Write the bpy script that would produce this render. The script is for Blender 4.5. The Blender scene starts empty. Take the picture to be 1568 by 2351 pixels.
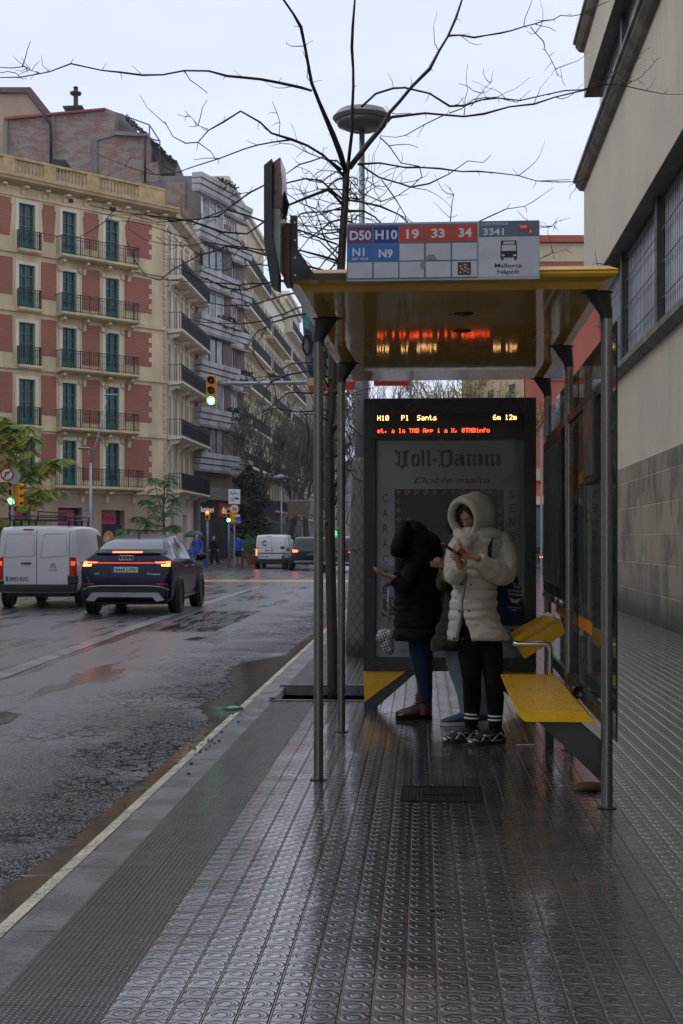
import bpy, bmesh, math, random
from mathutils import Vector, Matrix, noise
from mathutils.bvhtree import BVHTree
PI = math.pi
SC = bpy.context.scene
COL = SC.collection
# ---------------------------------------------------------------- camera
F = 3200.0; HZ = 1242.0; CX = 784.0; CAMZ = 1.42      # focal length / horizon / centre of a 1568 px wide frame
cd = bpy.data.cameras.new('camera'); cam = bpy.data.objects.new('camera', cd); COL.objects.link(cam)
cam.location = (0, 0, CAMZ); cam.rotation_euler = (PI/2, 0, 0)
cd.sensor_fit = 'HORIZONTAL'; cd.sensor_width = 36; cd.lens = F/1568*36; cd.shift_y = 66.5/1568
cd.clip_start = .1; cd.clip_end = 3000
SC.camera = cam
# ---------------------------------------------------------------- sky (overcast over a Nishita sky)
SUN_EL, SUN_ROT = math.radians(38), math.radians(250)
wd = bpy.data.worlds.new('World'); SC.world = wd; wd.use_nodes = True
wn = wd.node_tree.nodes; wl = wd.node_tree.links; wn.clear()
sky = wn.new('ShaderNodeTexSky'); sky.sky_type = 'NISHITA'; sky.sun_disc = False
sky.sun_elevation = SUN_EL; sky.sun_rotation = SUN_ROT
bg1 = wn.new('ShaderNodeBackground'); bg1.inputs[1].default_value = .06; wl.new(sky.outputs[0], bg1.inputs[0])
tc = wn.new('ShaderNodeTexCoord'); mp = wn.new('ShaderNodeMapping'); mp.inputs['Scale'].default_value = (1, 1, 3.2)
nz = wn.new('ShaderNodeTexNoise'); nz.inputs['Scale'].default_value = 2.1; nz.inputs['Detail'].default_value = 4
wl.new(tc.outputs['Generated'], mp.inputs[0]); wl.new(mp.outputs[0], nz.inputs[0])
rp = wn.new('ShaderNodeValToRGB'); rp.color_ramp.elements[0].position = .3; rp.color_ramp.elements[1].position = .72
rp.color_ramp.elements[0].color = (.62, .69, .86, 1); rp.color_ramp.elements[1].color = (.82, .865, .99, 1)
wl.new(nz.outputs[0], rp.inputs[0])
bg2 = wn.new('ShaderNodeBackground'); wl.new(rp.outputs[0], bg2.inputs[0]); bg2.inputs[1].default_value = 1.16
mx = wn.new('ShaderNodeMixShader'); mx.inputs[0].default_value = .88
wo = wn.new('ShaderNodeOutputWorld')
wl.new(bg1.outputs[0], mx.inputs[1]); wl.new(bg2.outputs[0], mx.inputs[2]); wl.new(mx.outputs[0], wo.inputs[0])
sd = bpy.data.lights.new('sun', 'SUN'); so = bpy.data.objects.new('sun', sd); COL.objects.link(so)
sd.energy = .7; sd.angle = math.radians(30); sd.color = (1, .96, .9)
_d = Vector((math.sin(SUN_ROT)*math.cos(SUN_EL), math.cos(SUN_ROT)*math.cos(SUN_EL), math.sin(SUN_EL)))
so.rotation_euler = _d.to_track_quat('Z', 'Y').to_euler(); so.location = (-20, -5, 30)
SC.view_settings.view_transform = 'Standard'; SC.view_settings.look = 'None'
SC.view_settings.exposure = .14; SC.view_settings.gamma = 1
SC.cycles.max_bounces = 6; SC.cycles.glossy_bounces = 4; SC.cycles.transmission_bounces = 6; SC.cycles.transparent_max_bounces = 12
SC.cycles.use_denoising = True

# ---------------------------------------------------------------- helpers
def W(px, py, Y):                       # point seen at px,py of the 1568 px frame, Y metres ahead
    return Vector(((px-CX)/F*Y, Y, CAMZ+(HZ-py)/F*Y))
def G(px, py, z=0.0):                   # point of the plane z seen there
    Y = (CAMZ-z)*F/(py-HZ); return Vector(((px-CX)/F*Y, Y, z))
MW = {}
def loc_m(loc=(0,0,0), rz=0): return Matrix.Translation(Vector(loc)) @ Matrix.Rotation(rz, 4, 'Z')
def tag(o, label=None, cat=None, group=None, kind=None):
    if label: o['label'] = label
    if cat: o['category'] = cat
    if group: o['group'] = group
    if kind: o['kind'] = kind
    return o
def thing(name, label, cat, loc=(0,0,0), rz=0, group=None, parent=None):
    o = bpy.data.objects.new(name, None); COL.objects.link(o); o.empty_display_size = .2
    o.location = loc; o.rotation_euler = (0, 0, rz)
    MW[o.name] = loc_m(loc, rz)
    if parent: o.parent = parent; MW[o.name] = MW[parent.name] @ MW[o.name]
    return tag(o, label, cat, group)
def copy_tree(o, parent=None):
    c = o.copy(); COL.objects.link(c); c.parent = parent
    for ch in o.children: copy_tree(ch, c)
    return c
_H = {}
class MB:
    def __init__(s): s.v = []; s.f = []; s.m = []
    def add(s, vs, fs, mi=0, M=None):
        b = len(s.v)
        for p in vs: s.v.append(tuple(M @ Vector(p)) if M else tuple(p))
        for f in fs: s.f.append([i+b for i in f]); s.m.append(mi)
        return s
    def box(s, x0, x1, y0, y1, z0, z1, mi=0, M=None, c=0):
        if c <= 0:
            vs = [(x0,y0,z0),(x1,y0,z0),(x1,y1,z0),(x0,y1,z0),(x0,y0,z1),(x1,y0,z1),(x1,y1,z1),(x0,y1,z1)]
            return s.add(vs, [(3,2,1,0),(4,5,6,7),(0,1,5,4),(1,2,6,5),(2,3,7,6),(3,0,4,7)], mi, M)
        bm = bmesh.new(); bmesh.ops.create_cube(bm, size=1)
        for v in bm.verts:
            v.co = ((x0+x1)/2+v.co.x*(x1-x0), (y0+y1)/2+v.co.y*(y1-y0), (z0+z1)/2+v.co.z*(z1-z0))
        bmesh.ops.bevel(bm, geom=bm.edges[:], offset=c, segments=2, affect='EDGES', profile=.6)
        return s.bm(bm, mi, M)
    def bm(s, bm, mi=0, M=None):
        bm.verts.index_update()
        s.add([v.co for v in bm.verts], [[v.index for v in f.verts] for f in bm.faces], mi, M); bm.free(); return s
    def prism(s, pts, a, b, ax='z', mi=0, M=None):     # polygon extruded along an axis
        def P(p, q): return (p[0], p[1], q) if ax == 'z' else ((p[0], q, p[1]) if ax == 'y' else (q, p[0], p[1]))
        n = len(pts); vs = [P(p, a) for p in pts]+[P(p, b) for p in pts]
        fs = [list(range(n))[::-1], list(range(n, 2*n))]+[(i, (i+1) % n, n+(i+1) % n, n+i) for i in range(n)]
        return s.add(vs, fs, mi, M)
    def loft(s, rings, mi=0, M=None, cap=True, closed=True):
        n = len(rings[0]); vs = [p for r in rings for p in r]; fs = []
        for i in range(len(rings)-1):
            for j in range(n if closed else n-1):
                k = (j+1) % n; fs.append((i*n+j, i*n+k, (i+1)*n+k, (i+1)*n+j))
        if cap and closed: fs.append(list(range(n))[::-1]); fs.append([(len(rings)-1)*n+j for j in range(n)])
        return s.add(vs, fs, mi, M)
    def tube(s, pts, r, n=8, mi=0, M=None, cap=True):
        pts = [Vector(p) for p in pts]; rs = r if isinstance(r, (list, tuple)) else [r]*len(pts)
        rings = []; up = None
        for i, p in enumerate(pts):
            t = (pts[min(i+1, len(pts)-1)]-pts[max(i-1, 0)])
            t = t.normalized() if t.length > 1e-9 else Vector((0, 0, 1))
            if up is None: up = Vector((0, 0, 1)) if abs(t.z) < .9 else Vector((1, 0, 0))
            a = t.cross(up)
            if a.length < 1e-6: a = t.cross(Vector((0, 1, 0)))
            a.normalize(); b = a.cross(t).normalized(); up = b
            rr = rs[i]; ra, rb = rr if isinstance(rr, tuple) else (rr, rr)
            rings.append([p+a*math.cos(2*PI*k/n)*ra+b*math.sin(2*PI*k/n)*rb for k in range(n)])
        return s.loft(rings, mi, M, cap)
    def lathe(s, prof, n=24, mi=0, M=None, cap=True):  # (r,z) about z
        return s.loft([[(r*math.cos(2*PI*k/n), r*math.sin(2*PI*k/n), z) for k in range(n)] for r, z in prof], mi, M, cap)
    def ball(s, c, r, mi=0, M=None, u=14, v=9, f=None):
        c = Vector(c); r = r if isinstance(r, tuple) else (r, r, r); vs = []; fs = []
        for i in range(v+1):
            th = PI*i/v
            for j in range(u):
                ph = 2*PI*j/u; d = Vector((math.sin(th)*math.cos(ph), math.sin(th)*math.sin(ph), math.cos(th)))
                q = 1 if f is None else f(d)
                vs.append(c+Vector((d.x*r[0]*q, d.y*r[1]*q, d.z*r[2]*q)))
        for i in range(v):
            for j in range(u): k = (j+1) % u; fs.append((i*u+j, (i+1)*u+j, (i+1)*u+k, i*u+k))
        return s.add(vs, fs, mi, M)
    def text(s, t, M, h, mi=0, bold=0.0, shear=0.0, align='CENTER', spacing=1.0, w=None):
        cu = bpy.data.curves.new('t', 'FONT'); cu.body = t; cu.size = 1; cu.offset = bold; cu.shear = shear
        cu.align_x = align; cu.space_character = spacing; cu.resolution_u = 3
        o = bpy.data.objects.new('t', cu); me = o.to_mesh()
        vs = [v.co.copy() for v in me.vertices]; fs = [list(p.vertices) for p in me.polygons]
        o.to_mesh_clear(); bpy.data.objects.remove(o); bpy.data.curves.remove(cu)
        k = h/.729; kx = k
        if w and vs:
            ww = max(v.x for v in vs)-min(v.x for v in vs)
            if ww > 0: kx = w/ww
        return s.add([(v.x*kx, v.y*k, 0) for v in vs], fs, mi, M)
    def build(s, name, mats, parent=None, smooth=False, world=False, sub=0, solid=0, remesh=0, sharp=None):
        me = bpy.data.meshes.new(name)
        vs = s.v
        if world and parent is not None:
            Mi = MW[parent.name].inverted(); vs = [tuple(Mi @ Vector(p)) for p in vs]
        me.from_pydata(vs, [], s.f); me.update()
        if not isinstance(mats, (list, tuple)): mats = [mats]
        for m in mats: me.materials.append(m)
        if len(mats) > 1: me.polygons.foreach_set('material_index', s.m)
        bm = bmesh.new(); bm.from_mesh(me); bmesh.ops.remove_doubles(bm, verts=bm.verts, dist=1e-5) if (smooth and not remesh) else None
        bmesh.ops.recalc_face_normals(bm, faces=bm.faces) if (smooth or remesh) else None
        bm.to_mesh(me); bm.free()
        if smooth:
            me.polygons.foreach_set('use_smooth', [True]*len(me.polygons))
        o = bpy.data.objects.new(name, me); COL.objects.link(o)
        if parent is not None: o.parent = parent; MW[o.name] = MW[parent.name]
        else: MW[o.name] = Matrix()
        if solid: md = o.modifiers.new('so', 'SOLIDIFY'); md.thickness = solid; md.offset = 0
        if remesh:
            md = o.modifiers.new('rm', 'REMESH'); md.mode = 'VOXEL'; md.voxel_size = remesh; md.use_smooth_shade = True
            md = o.modifiers.new('sm', 'SMOOTH'); md.factor = .5; md.iterations = 2
        if sub: md = o.modifiers.new('ss', 'SUBSURF'); md.levels = sub; md.render_levels = sub
        if smooth and sharp:
            sm = bmesh.new(); sm.from_mesh(me)
            for e in sm.edges:
                if len(e.link_faces) == 2 and e.calc_face_angle(0) > sharp: e.smooth = False
            sm.to_mesh(me); sm.free()
        return o
def frame(loc, rz=0, tilt=0):           # local x right, y up on an upright plane that faces -Y when rz = 0
    return Matrix.Translation(Vector(loc)) @ Matrix.Rotation(rz, 4, 'Z') @ Matrix.Rotation(PI/2+tilt, 4, 'X')
def basis(o, x, y, z):
    return Matrix(((x[0],y[0],z[0],o[0]),(x[1],y[1],z[1],o[1]),(x[2],y[2],z[2],o[2]),(0,0,0,1)))
def rnd(a, b, R=random): return R.uniform(a, b)
def lerp(a, b, t): return a+(b-a)*t
def smooth_path(pts, k=3):              # Catmull-Rom
    P = [Vector(p) for p in pts]; out = []
    for i in range(len(P)-1):
        a, b, c, d = P[max(i-1, 0)], P[i], P[i+1], P[min(i+2, len(P)-1)]
        for j in range(k):
            t = j/k; out.append(.5*((2*b)+(c-a)*t+(2*a-5*b+4*c-d)*t*t+(3*b-a-3*c+d)*t*t*t))
    out.append(P[-1]); return out

# ---------------------------------------------------------------- materials
class NT:
    def __init__(s, name):
        s.mat = bpy.data.materials.new(name); s.mat.use_nodes = True
        s.n = s.mat.node_tree.nodes; s.l = s.mat.node_tree.links; s.n.clear()
        s.b = s.n.new('ShaderNodeBsdfPrincipled'); s.o = s.n.new('ShaderNodeOutputMaterial')
        s.l.new(s.b.outputs[0], s.o.inputs[0]); s.tc = s.n.new('ShaderNodeTexCoord')
    def put(s, sock, v):
        if isinstance(v, bpy.types.NodeSocket): s.l.new(v, sock)
        elif isinstance(v, (tuple, list)) and sock.type == 'RGBA': sock.default_value = (*v[:3], 1)
        else: sock.default_value = v
    def set(s, **k):
        N = dict(col='Base Color', rough='Roughness', metal='Metallic', normal='Normal', alpha='Alpha', trans='Transmission Weight',
                 ior='IOR', ecol='Emission Color', estr='Emission Strength', coat='Coat Weight', coatr='Coat Roughness', spec='Specular IOR Level', sheen='Sheen Weight')
        for a, v in k.items(): s.put(s.b.inputs[N[a]], v)
    def m(s, op, a, b=0.0, c=0.0, clamp=False):
        x = s.n.new('ShaderNodeMath'); x.operation = op; x.use_clamp = clamp
        s.put(x.inputs[0], a); s.put(x.inputs[1], b)
        if op in ('MULTIPLY_ADD', 'SMOOTH_MIN'): s.put(x.inputs[2], c)
        return x.outputs[0]
    def step(s, a, lo, hi):             # smooth 0..1 ramp
        x = s.n.new('ShaderNodeMapRange'); x.interpolation_type = 'SMOOTHSTEP'
        s.put(x.inputs[0], a); s.put(x.inputs[1], lo); s.put(x.inputs[2], hi); return x.outputs[0]
    def co(s, which='Object', scale=(1,1,1), loc=(0,0,0), rot=(0,0,0)):
        x = s.n.new('ShaderNodeMapping'); s.l.new(s.tc.outputs[which], x.inputs[0])
        x.inputs['Scale'].default_value = scale; x.inputs['Location'].default_value = loc; x.inputs['Rotation'].default_value = rot
        return x.outputs[0]
    def xyz(s, v):
        x = s.n.new('ShaderNodeSeparateXYZ'); s.l.new(v, x.inputs[0]); return x.outputs
    def noise(s, v, scale, detail=3, rough=.5, dist=0.0):
        x = s.n.new('ShaderNodeTexNoise'); s.l.new(v, x.inputs[0]); x.inputs['Scale'].default_value = scale
        x.inputs['Detail'].default_value = detail; x.inputs['Roughness'].default_value = rough; x.inputs['Distortion'].default_value = dist
        return x.outputs[0]
    def vor(s, v, scale, feature='F1', rand=1.0, out=0):
        x = s.n.new('ShaderNodeTexVoronoi'); x.feature = feature; s.l.new(v, x.inputs[0]); x.inputs['Scale'].default_value = scale
        x.inputs['Randomness'].default_value = rand; return x.outputs[out]
    def mix(s, f, a, b, mode='MIX'):
        x = s.n.new('ShaderNodeMix'); x.data_type = 'RGBA'; x.blend_type = mode
        s.put(x.inputs[0], f); s.put(x.inputs[6], a); s.put(x.inputs[7], b); return x.outputs[2]
    def bump(s, h, dist, strength=1.0, normal=None):
        x = s.n.new('ShaderNodeBump'); s.l.new(h, x.inputs['Height']); x.inputs['Distance'].default_value = dist
        x.inputs['Strength'].default_value = strength
        if normal: s.l.new(normal, x.inputs['Normal'])
        return x.outputs[0]
def pm(name, col, rough=.5, metal=0.0, var=.2, scale=4.0, bump=0.0, bscale=60.0, col2=None, streak=False, **kw):
    t = NT(name); c = t.co(scale=(1, 1, .25) if streak else (1, 1, 1))
    f = t.step(t.noise(c, scale, 5, .6), .3, .7)
    c2 = col2 or tuple(max(0, x*(1-var)) for x in col)
    c1 = col if col2 else tuple(min(1, x*(1+var*.6)) for x in col)
    t.set(col=t.mix(f, c1, c2), rough=rough, metal=metal, **kw)
    if var: t.set(rough=t.m('ADD', t.m('MULTIPLY', f, .12), rough-.06))
    if bump: t.set(normal=t.bump(t.noise(t.co(), bscale, 4), bump))
    return t.mat
def em(name, col, strength, base=(.02,.02,.02)):
    t = NT(name); t.set(col=base, rough=.3, ecol=col, estr=strength); return t.mat
def glass(name, tint=(.85,.92,.9), rough=.03, density=.035, k=.9):   # clear pane: mostly see-through with fresnel gloss
    t = NT(name); tr = t.n.new('ShaderNodeBsdfTransparent'); tr.inputs[0].default_value = (*tint, 1)
    gl = t.n.new('ShaderNodeBsdfGlossy'); gl.inputs['Roughness'].default_value = rough; gl.inputs['Color'].default_value = (.9,.95,.95,1)
    fr = t.n.new('ShaderNodeFresnel'); fr.inputs[0].default_value = 1.5
    f = t.m('ADD', t.m('MULTIPLY', fr.outputs[0], k), density*.3, clamp=True)
    mx = t.n.new('ShaderNodeMixShader'); t.l.new(f, mx.inputs[0]); t.l.new(tr.outputs[0], mx.inputs[1]); t.l.new(gl.outputs[0], mx.inputs[2])
    df = t.n.new('ShaderNodeBsdfDiffuse'); df.inputs[0].default_value = (.25,.27,.26,1)
    m2 = t.n.new('ShaderNodeMixShader'); m2.inputs[0].default_value = density; t.l.new(mx.outputs[0], m2.inputs[1]); t.l.new(df.outputs[0], m2.inputs[2])
    t.l.new(m2.outputs[0], t.o.inputs[0]); return t.mat
steel = pm('steel', (.27,.265,.26), .27, .9, .07, 2)
darksteel = pm('dark_steel', (.05,.05,.05), .4, .5, .3, 8, bump=.0005, bscale=200)
blackpaint = pm('black_paint', (.012,.013,.016), .3, 0, .3, 5)
blackmat = pm('black_rubber', (.016,.016,.017), .75, 0, .3, 8)
galv = pm('galvanised', (.33,.36,.39), .45, .5, .2, 5, streak=True)
white = pm('white_paint', (.7,.71,.72), .4, 0, .08, 5)
yellow_s = pm('signal_yellow', (.75,.33,.02), .4, 0, .15, 6)
chrome = pm('chrome', (.6,.6,.62), .12, 1, .05)
winglass = pm('window_glass', (.012,.017,.02), .06, 0, .5, .6)
# ================================================================ GROUND
TG = -math.atan(.0575)                   # paving direction
TS = -math.atan(.0728)                   # shelter and wall direction
MG = loc_m((0,0,0), TG)
def gl(p):                               # world point -> paving frame
    return MG.inverted() @ Vector((p[0], p[1], 0))
ROADZ = -.05
def relief(t, hf, X, eps=.0012, amp=1.0):
    """exact surface normal of the height hf(x, y) (metres), sampled finer than a pixel"""
    h0 = hf(X[0], X[1]); hx = hf(t.m('ADD', X[0], eps), X[1]); hy = hf(X[0], t.m('ADD', X[1], eps))
    cv = t.n.new('ShaderNodeCombineXYZ'); t.l.new(t.m('MULTIPLY', t.m('SUBTRACT', h0, hx), amp/eps), cv.inputs[0]); t.l.new(t.m('MULTIPLY', t.m('SUBTRACT', h0, hy), amp/eps), cv.inputs[1]); cv.inputs[2].default_value = 1
    vt = t.n.new('ShaderNodeVectorTransform'); vt.vector_type = 'NORMAL'; vt.convert_from = 'OBJECT'; vt.convert_to = 'WORLD'; t.l.new(cv.outputs[0], vt.inputs[0]); return vt.outputs[0], h0
def nz2(t, x, y, scale, detail=2, rough=.6):
    cv = t.n.new('ShaderNodeCombineXYZ'); t.put(cv.inputs[0], x); t.put(cv.inputs[1], y); return t.noise(cv.outputs[0], scale, detail, rough)
def asphalt():
    t = NT('wet_asphalt'); co = t.co(); X = t.xyz(co)
    n1 = t.noise(co, .9, 5, .6); n2 = t.noise(t.co(scale=(1.4,.22,1)), 1.3, 5, .65); g = t.noise(co, 85, 3, .7)
    vg = t.vor(co, 75)
    d = t.m('SUBTRACT', -1.51, X[0])
    mk = t.m('MULTIPLY', t.step(d, 2.6, .5), t.step(t.noise(t.co(loc=(3,1,0)), .55, 3), .36, .56))
    wob = t.n.new('ShaderNodeVectorMath'); wob.operation = 'ADD'
    nc = t.n.new('ShaderNodeTexNoise'); nc.inputs['Scale'].default_value = 7; t.l.new(co, nc.inputs[0])
    sc = t.n.new('ShaderNodeVectorMath'); sc.operation = 'SCALE'; sc.inputs[3].default_value = .22; t.l.new(nc.outputs[1], sc.inputs[0])
    t.l.new(co, wob.inputs[0]); t.l.new(sc.outputs[0], wob.inputs[1])
    ms = t.n.new('ShaderNodeMapping'); ms.inputs['Scale'].default_value = (1.5, 1, 1); t.l.new(wob.outputs[0], ms.inputs[0])
    ve = t.vor(ms.outputs[0], 4.5, 'DISTANCE_TO_EDGE'); ve2 = t.vor(ms.outputs[0], 11, 'DISTANCE_TO_EDGE')
    cr = t.m('MULTIPLY', t.m('MAXIMUM', t.step(ve, .10, .02), t.m('MULTIPLY', t.step(ve2, .12, .0), .8)), mk)
    fine = t.noise(t.co(scale=(1.7,1,1)), 46, 5, .75)
    crum = t.m('MULTIPLY', t.m('MULTIPLY', t.step(fine, .45, .56), t.step(d, 2.2, .3)), t.step(t.noise(t.co(loc=(9,4,0)), .8, 2), .3, .5))
    col = t.mix(t.step(n1, .3, .7), (.052,.054,.060), (.076,.078,.084))
    col = t.mix(t.step(g, .5, .75), col, (.085,.083,.08))
    col = t.mix(t.m('MULTIPLY', t.step(t.noise(co, .35, 4), .5, .62), .5), col, (.05,.036,.02))
    col = t.mix(t.m('MAXIMUM', cr, crum), col, (.006,.006,.006))
    wet = t.step(n2, .50, .62)
    ro = t.m('ADD', .31, t.m('MULTIPLY', wet, -.2)); ro = t.m('ADD', ro, t.m('MULTIPLY', t.m('MAXIMUM', cr, crum), .45))
    h = t.m('ADD', t.m('MULTIPLY', t.m('ADD', t.m('MULTIPLY', g, .6), t.m('MULTIPLY', vg, .5)), t.m('SUBTRACT', 1.0, t.m('MULTIPLY', wet, .75))),
            t.m('MULTIPLY', t.m('MAXIMUM', cr, crum), -2.6))
    h = t.m('ADD', h, t.m('MULTIPLY', n1, 3.0))
    nr, _h = relief(t, lambda x, y: t.m('MULTIPLY', nz2(t, x, y, 55, 3, .7), .0062), X, .003); nm = t.n.new('ShaderNodeMix'); nm.data_type = 'VECTOR'; nm.inputs[4].default_value = (0,0,1); t.l.new(nr, nm.inputs[5]); t.l.new(t.m('SUBTRACT', 1.0, t.m('MULTIPLY', wet, .8)), nm.inputs[0]); nb = t.bump(h, .0022, .6, nm.outputs[1]); t.set(col=col, rough=ro, normal=nb, spec=t.m('SUBTRACT', .9, t.m('MULTIPLY', t.m('MAXIMUM', cr, crum), .85)), coat=t.m('SUBTRACT', .7, t.m('MULTIPLY', t.m('MAXIMUM', cr, crum), .7)), coatr=.24); t.l.new(nb, t.b.inputs['Coat Normal'])
    return t.mat
def panot():
    t = NT('wet_panot_tiles'); co = t.co(); X = t.xyz(co); c = .1
    def cell(a, s): return t.m('SUBTRACT', t.m('FRACT', t.m('DIVIDE', a, s)), .5)
    def hf(x, y):
        xo = t.m('ADD', x, .95); fx = cell(xo, c); fy = cell(y, c)
        r = t.m('SQRT', t.m('ADD', t.m('MULTIPLY', fx, fx), t.m('MULTIPLY', fy, fy)))
        h = t.m('ADD', t.m('SUBTRACT', t.step(r, .44, .38), t.m('MULTIPLY', t.step(r, .31, .26), .9)), t.m('MULTIPLY', t.step(r, .235, .16), .8))
        gx = t.step(t.m('ABSOLUTE', fx), .44, .49); gy = t.step(t.m('ABSOLUTE', fy), .46, .495)
        return t.m('MULTIPLY', t.m('SUBTRACT', h, t.m('ADD', t.m('MULTIPLY', gx, 1.7), t.m('MULTIPLY', gy, 1.0))), .0017)
    nrm, h0 = relief(t, hf, X)
    fx = cell(t.m('ADD', X[0], .95), c); fy = cell(X[1], c)
    gx = t.step(t.m('ABSOLUTE', fx), .455, .49); gy = t.step(t.m('ABSOLUTE', fy), .465, .495)
    # every tile lies a little differently
    fl = t.n.new('ShaderNodeVectorMath'); fl.operation = 'FLOOR'
    t.l.new(t.co(scale=(5,5,5), loc=(.95*5,0,0)), fl.inputs[0])
    wn_ = t.n.new('ShaderNodeTexWhiteNoise'); wn_.noise_dimensions = '3D'; t.l.new(fl.outputs[0], wn_.inputs[0])
    wc = t.xyz(wn_.outputs[1])
    tilt = t.m('ADD', t.m('MULTIPLY', t.m('MULTIPLY', t.m('SUBTRACT', wc[0], .5), cell(t.m('ADD', X[0], .95), .2)), 3.0),
               t.m('MULTIPLY', t.m('MULTIPLY', t.m('SUBTRACT', wc[1], .5), cell(X[1], .2)), 3.0))
    big = t.noise(co, 1.7, 4, .55); sm = t.noise(co, 34, 4, .65)
    h = t.m('ADD', tilt, t.m('ADD', t.m('MULTIPLY', big, 6.0), t.m('MULTIPLY', sm, .7)))
    f = t.step(big, .35, .65)
    col = t.mix(f, (.050,.051,.054), (.032,.033,.035))
    col = t.mix(t.m('MULTIPLY', t.m('POWER', wc[2], 3.0), .6), col, (.09,.087,.08))
    col = t.mix(t.m('MULTIPLY', t.step(t.noise(co, .7, 5, .7), .52, .66), .5), col, (.022,.020,.018))
    gm = t.vor(co, 2.3); col = t.mix(t.m('MULTIPLY', t.step(t.m('ADD', gm, t.m('MULTIPLY', sm, .03)), .062, .05), .7), col, (.14,.13,.12)); gm2 = t.vor(t.co(loc=(5,3,0)), 3.7); col = t.mix(t.m('MULTIPLY', t.step(gm2, .06, .045), .8), col, (.012,.011,.010))
    col = t.mix(t.m('MULTIPLY', t.m('MAXIMUM', gx, gy), .7), col, (.030,.024,.019))
    ro = t.m('ADD', t.m('ADD', .09, t.m('MULTIPLY', t.step(sm, .45, .7), .16)), t.m('MULTIPLY', f, .07))
    nb = t.bump(h, .0014, .8, nrm)
    t.set(col=col, rough=ro, normal=nb, spec=.9, coat=1.0, coatr=.05); t.l.new(nb, t.b.inputs['Coat Normal'])
    return t.mat
def studs():
    t = NT('wet_stud_tiles'); co = t.co(); X = t.xyz(co); c = .021
    def hf(x, y):
        fx = t.m('SUBTRACT', t.m('FRACT', t.m('DIVIDE', x, c)), .5); fy = t.m('SUBTRACT', t.m('FRACT', t.m('DIVIDE', y, c)), .5)
        return t.m('MULTIPLY', t.step(t.m('SQRT', t.m('ADD', t.m('MULTIPLY', fx, fx), t.m('MULTIPLY', fy, fy))), .44, .20), .0045)
    nrm, h0 = relief(t, hf, X, .0008)
    jx = t.m('ABSOLUTE', t.m('SUBTRACT', t.m('FRACT', t.m('DIVIDE', t.m('ADD', X[0], 1.32), .185)), .5)); jy = t.m('ABSOLUTE', t.m('SUBTRACT', t.m('FRACT', t.m('DIVIDE', X[1], .2)), .5))
    j = t.step(t.m('MAXIMUM', jx, jy), .482, .495)
    n = t.noise(co, 2.2, 5, .6); sm = t.noise(co, 50, 3)
    h = t.m('SUBTRACT', t.m('ADD', t.m('MULTIPLY', n, 4.0), t.m('MULTIPLY', sm, .6)), t.m('MULTIPLY', j, 1.2))
    f = t.step(n, .35, .65)
    col = t.mix(f, (.078,.077,.078), (.046,.046,.047)); gap = t.step(h0, .0016, .0004); col = t.mix(gap, col, (.018,.016,.014))
    nb = t.bump(h, .0012, .8, nrm)
    t.set(col=col, rough=t.m('ADD', .2, t.m('MULTIPLY', f, .16)), normal=nb, spec=t.m('SUBTRACT', .8, t.m('MULTIPLY', gap, .6)), coat=t.m('SUBTRACT', .95, t.m('MULTIPLY', gap, .72)), coatr=.1); t.l.new(nb, t.b.inputs['Coat Normal'])
    return t.mat
def granite(name, c1, c2, jl=1.0, ro=.22):
    t = NT(name); co = t.co(); X = t.xyz(co)
    j = t.step(t.m('ABSOLUTE', t.m('SUBTRACT', t.m('FRACT', t.m('DIVIDE', X[1], jl)), .5)), .492, .497)
    n = t.noise(co, 3.1, 5, .65); g = t.noise(co, 90, 3, .7); st = t.noise(t.co(scale=(3,30,3)), 2.0, 4, .7)
    col = t.mix(t.step(n, .35, .65), c1, c2); col = t.mix(t.m('MULTIPLY', t.step(g, .45, .6), .75), col, tuple(min(1, 2.2*x) for x in c1)); col = t.mix(j, col, (.015,.013,.01))
    h = t.m('ADD', t.m('MULTIPLY', g, .5), t.m('ADD', t.m('MULTIPLY', st, 1.2), t.m('MULTIPLY', j, -3)))
    nr, _h = relief(t, lambda x, y: t.m('MULTIPLY', nz2(t, x, y, 42, 3, .7), .0045), X, .003); nb = t.bump(h, .0025, .9, nr); t.set(col=col, rough=t.m('ADD', ro, t.m('MULTIPLY', n, .15)), normal=nb, coat=t.m('MULTIPLY', t.step(n, .42, .6), .8), coatr=.12, spec=.5); t.l.new(nb, t.b.inputs['Coat Normal']); return t.mat
def sheet(name, pts, z, mat, kind='structure', M=MG, dens=1):
    b = MB(); b.add([(p[0], p[1], z) for p in pts], [list(range(len(pts)))])
    o = b.build(name, mat); o.rotation_euler = (0, 0, TG if M is MG else 0); MW[o.name] = M; o['kind'] = kind; return o
m_asph = asphalt(); m_pan = panot(); m_stud = studs()
m_gran = granite('wet_granite', (.050,.048,.046), (.022,.021,.020), 1.0, .14); m_beige = granite('pale_kerb_face', (.50,.42,.30), (.16,.13,.09), 1.0, .4)
sheet('road', [(-500,-60), (500,-60), (500,900), (-500,900)], ROADZ, m_asph)
END = 46.0
PX = 6.5
b = MB()                                  # pavement with a square hole for the tree pit
pit = [gl(G(640,1612)).x, gl(G(640,1612)).y, 0, 0]
PITX0, PITX1, PITY0, PITY1 = -1.30, -.40, 12.35, 13.25
xs = [-.95, PITX1, PX]; 
for (x0, x1, y0, y1) in [(-.95, PX, -12, PITY0), (-.95, PITX0, PITY0, PITY1), (PITX1, PX, PITY0, PITY1), (-.95, PX, PITY1, END)]:
    if x1 > x0: b.add([(x0,y0,0), (x1,y0,0), (x1,y1,0), (x0,y1,0)], [(0,1,2,3)])
b.add([(-.95,END,0), (PX,END,0), (PX,END+9,0)], [(0,1,2)])
pav = b.build('pavement', m_pan); pav.rotation_euler = (0,0,TG); pav['kind'] = 'structure'
b = MB()
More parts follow.
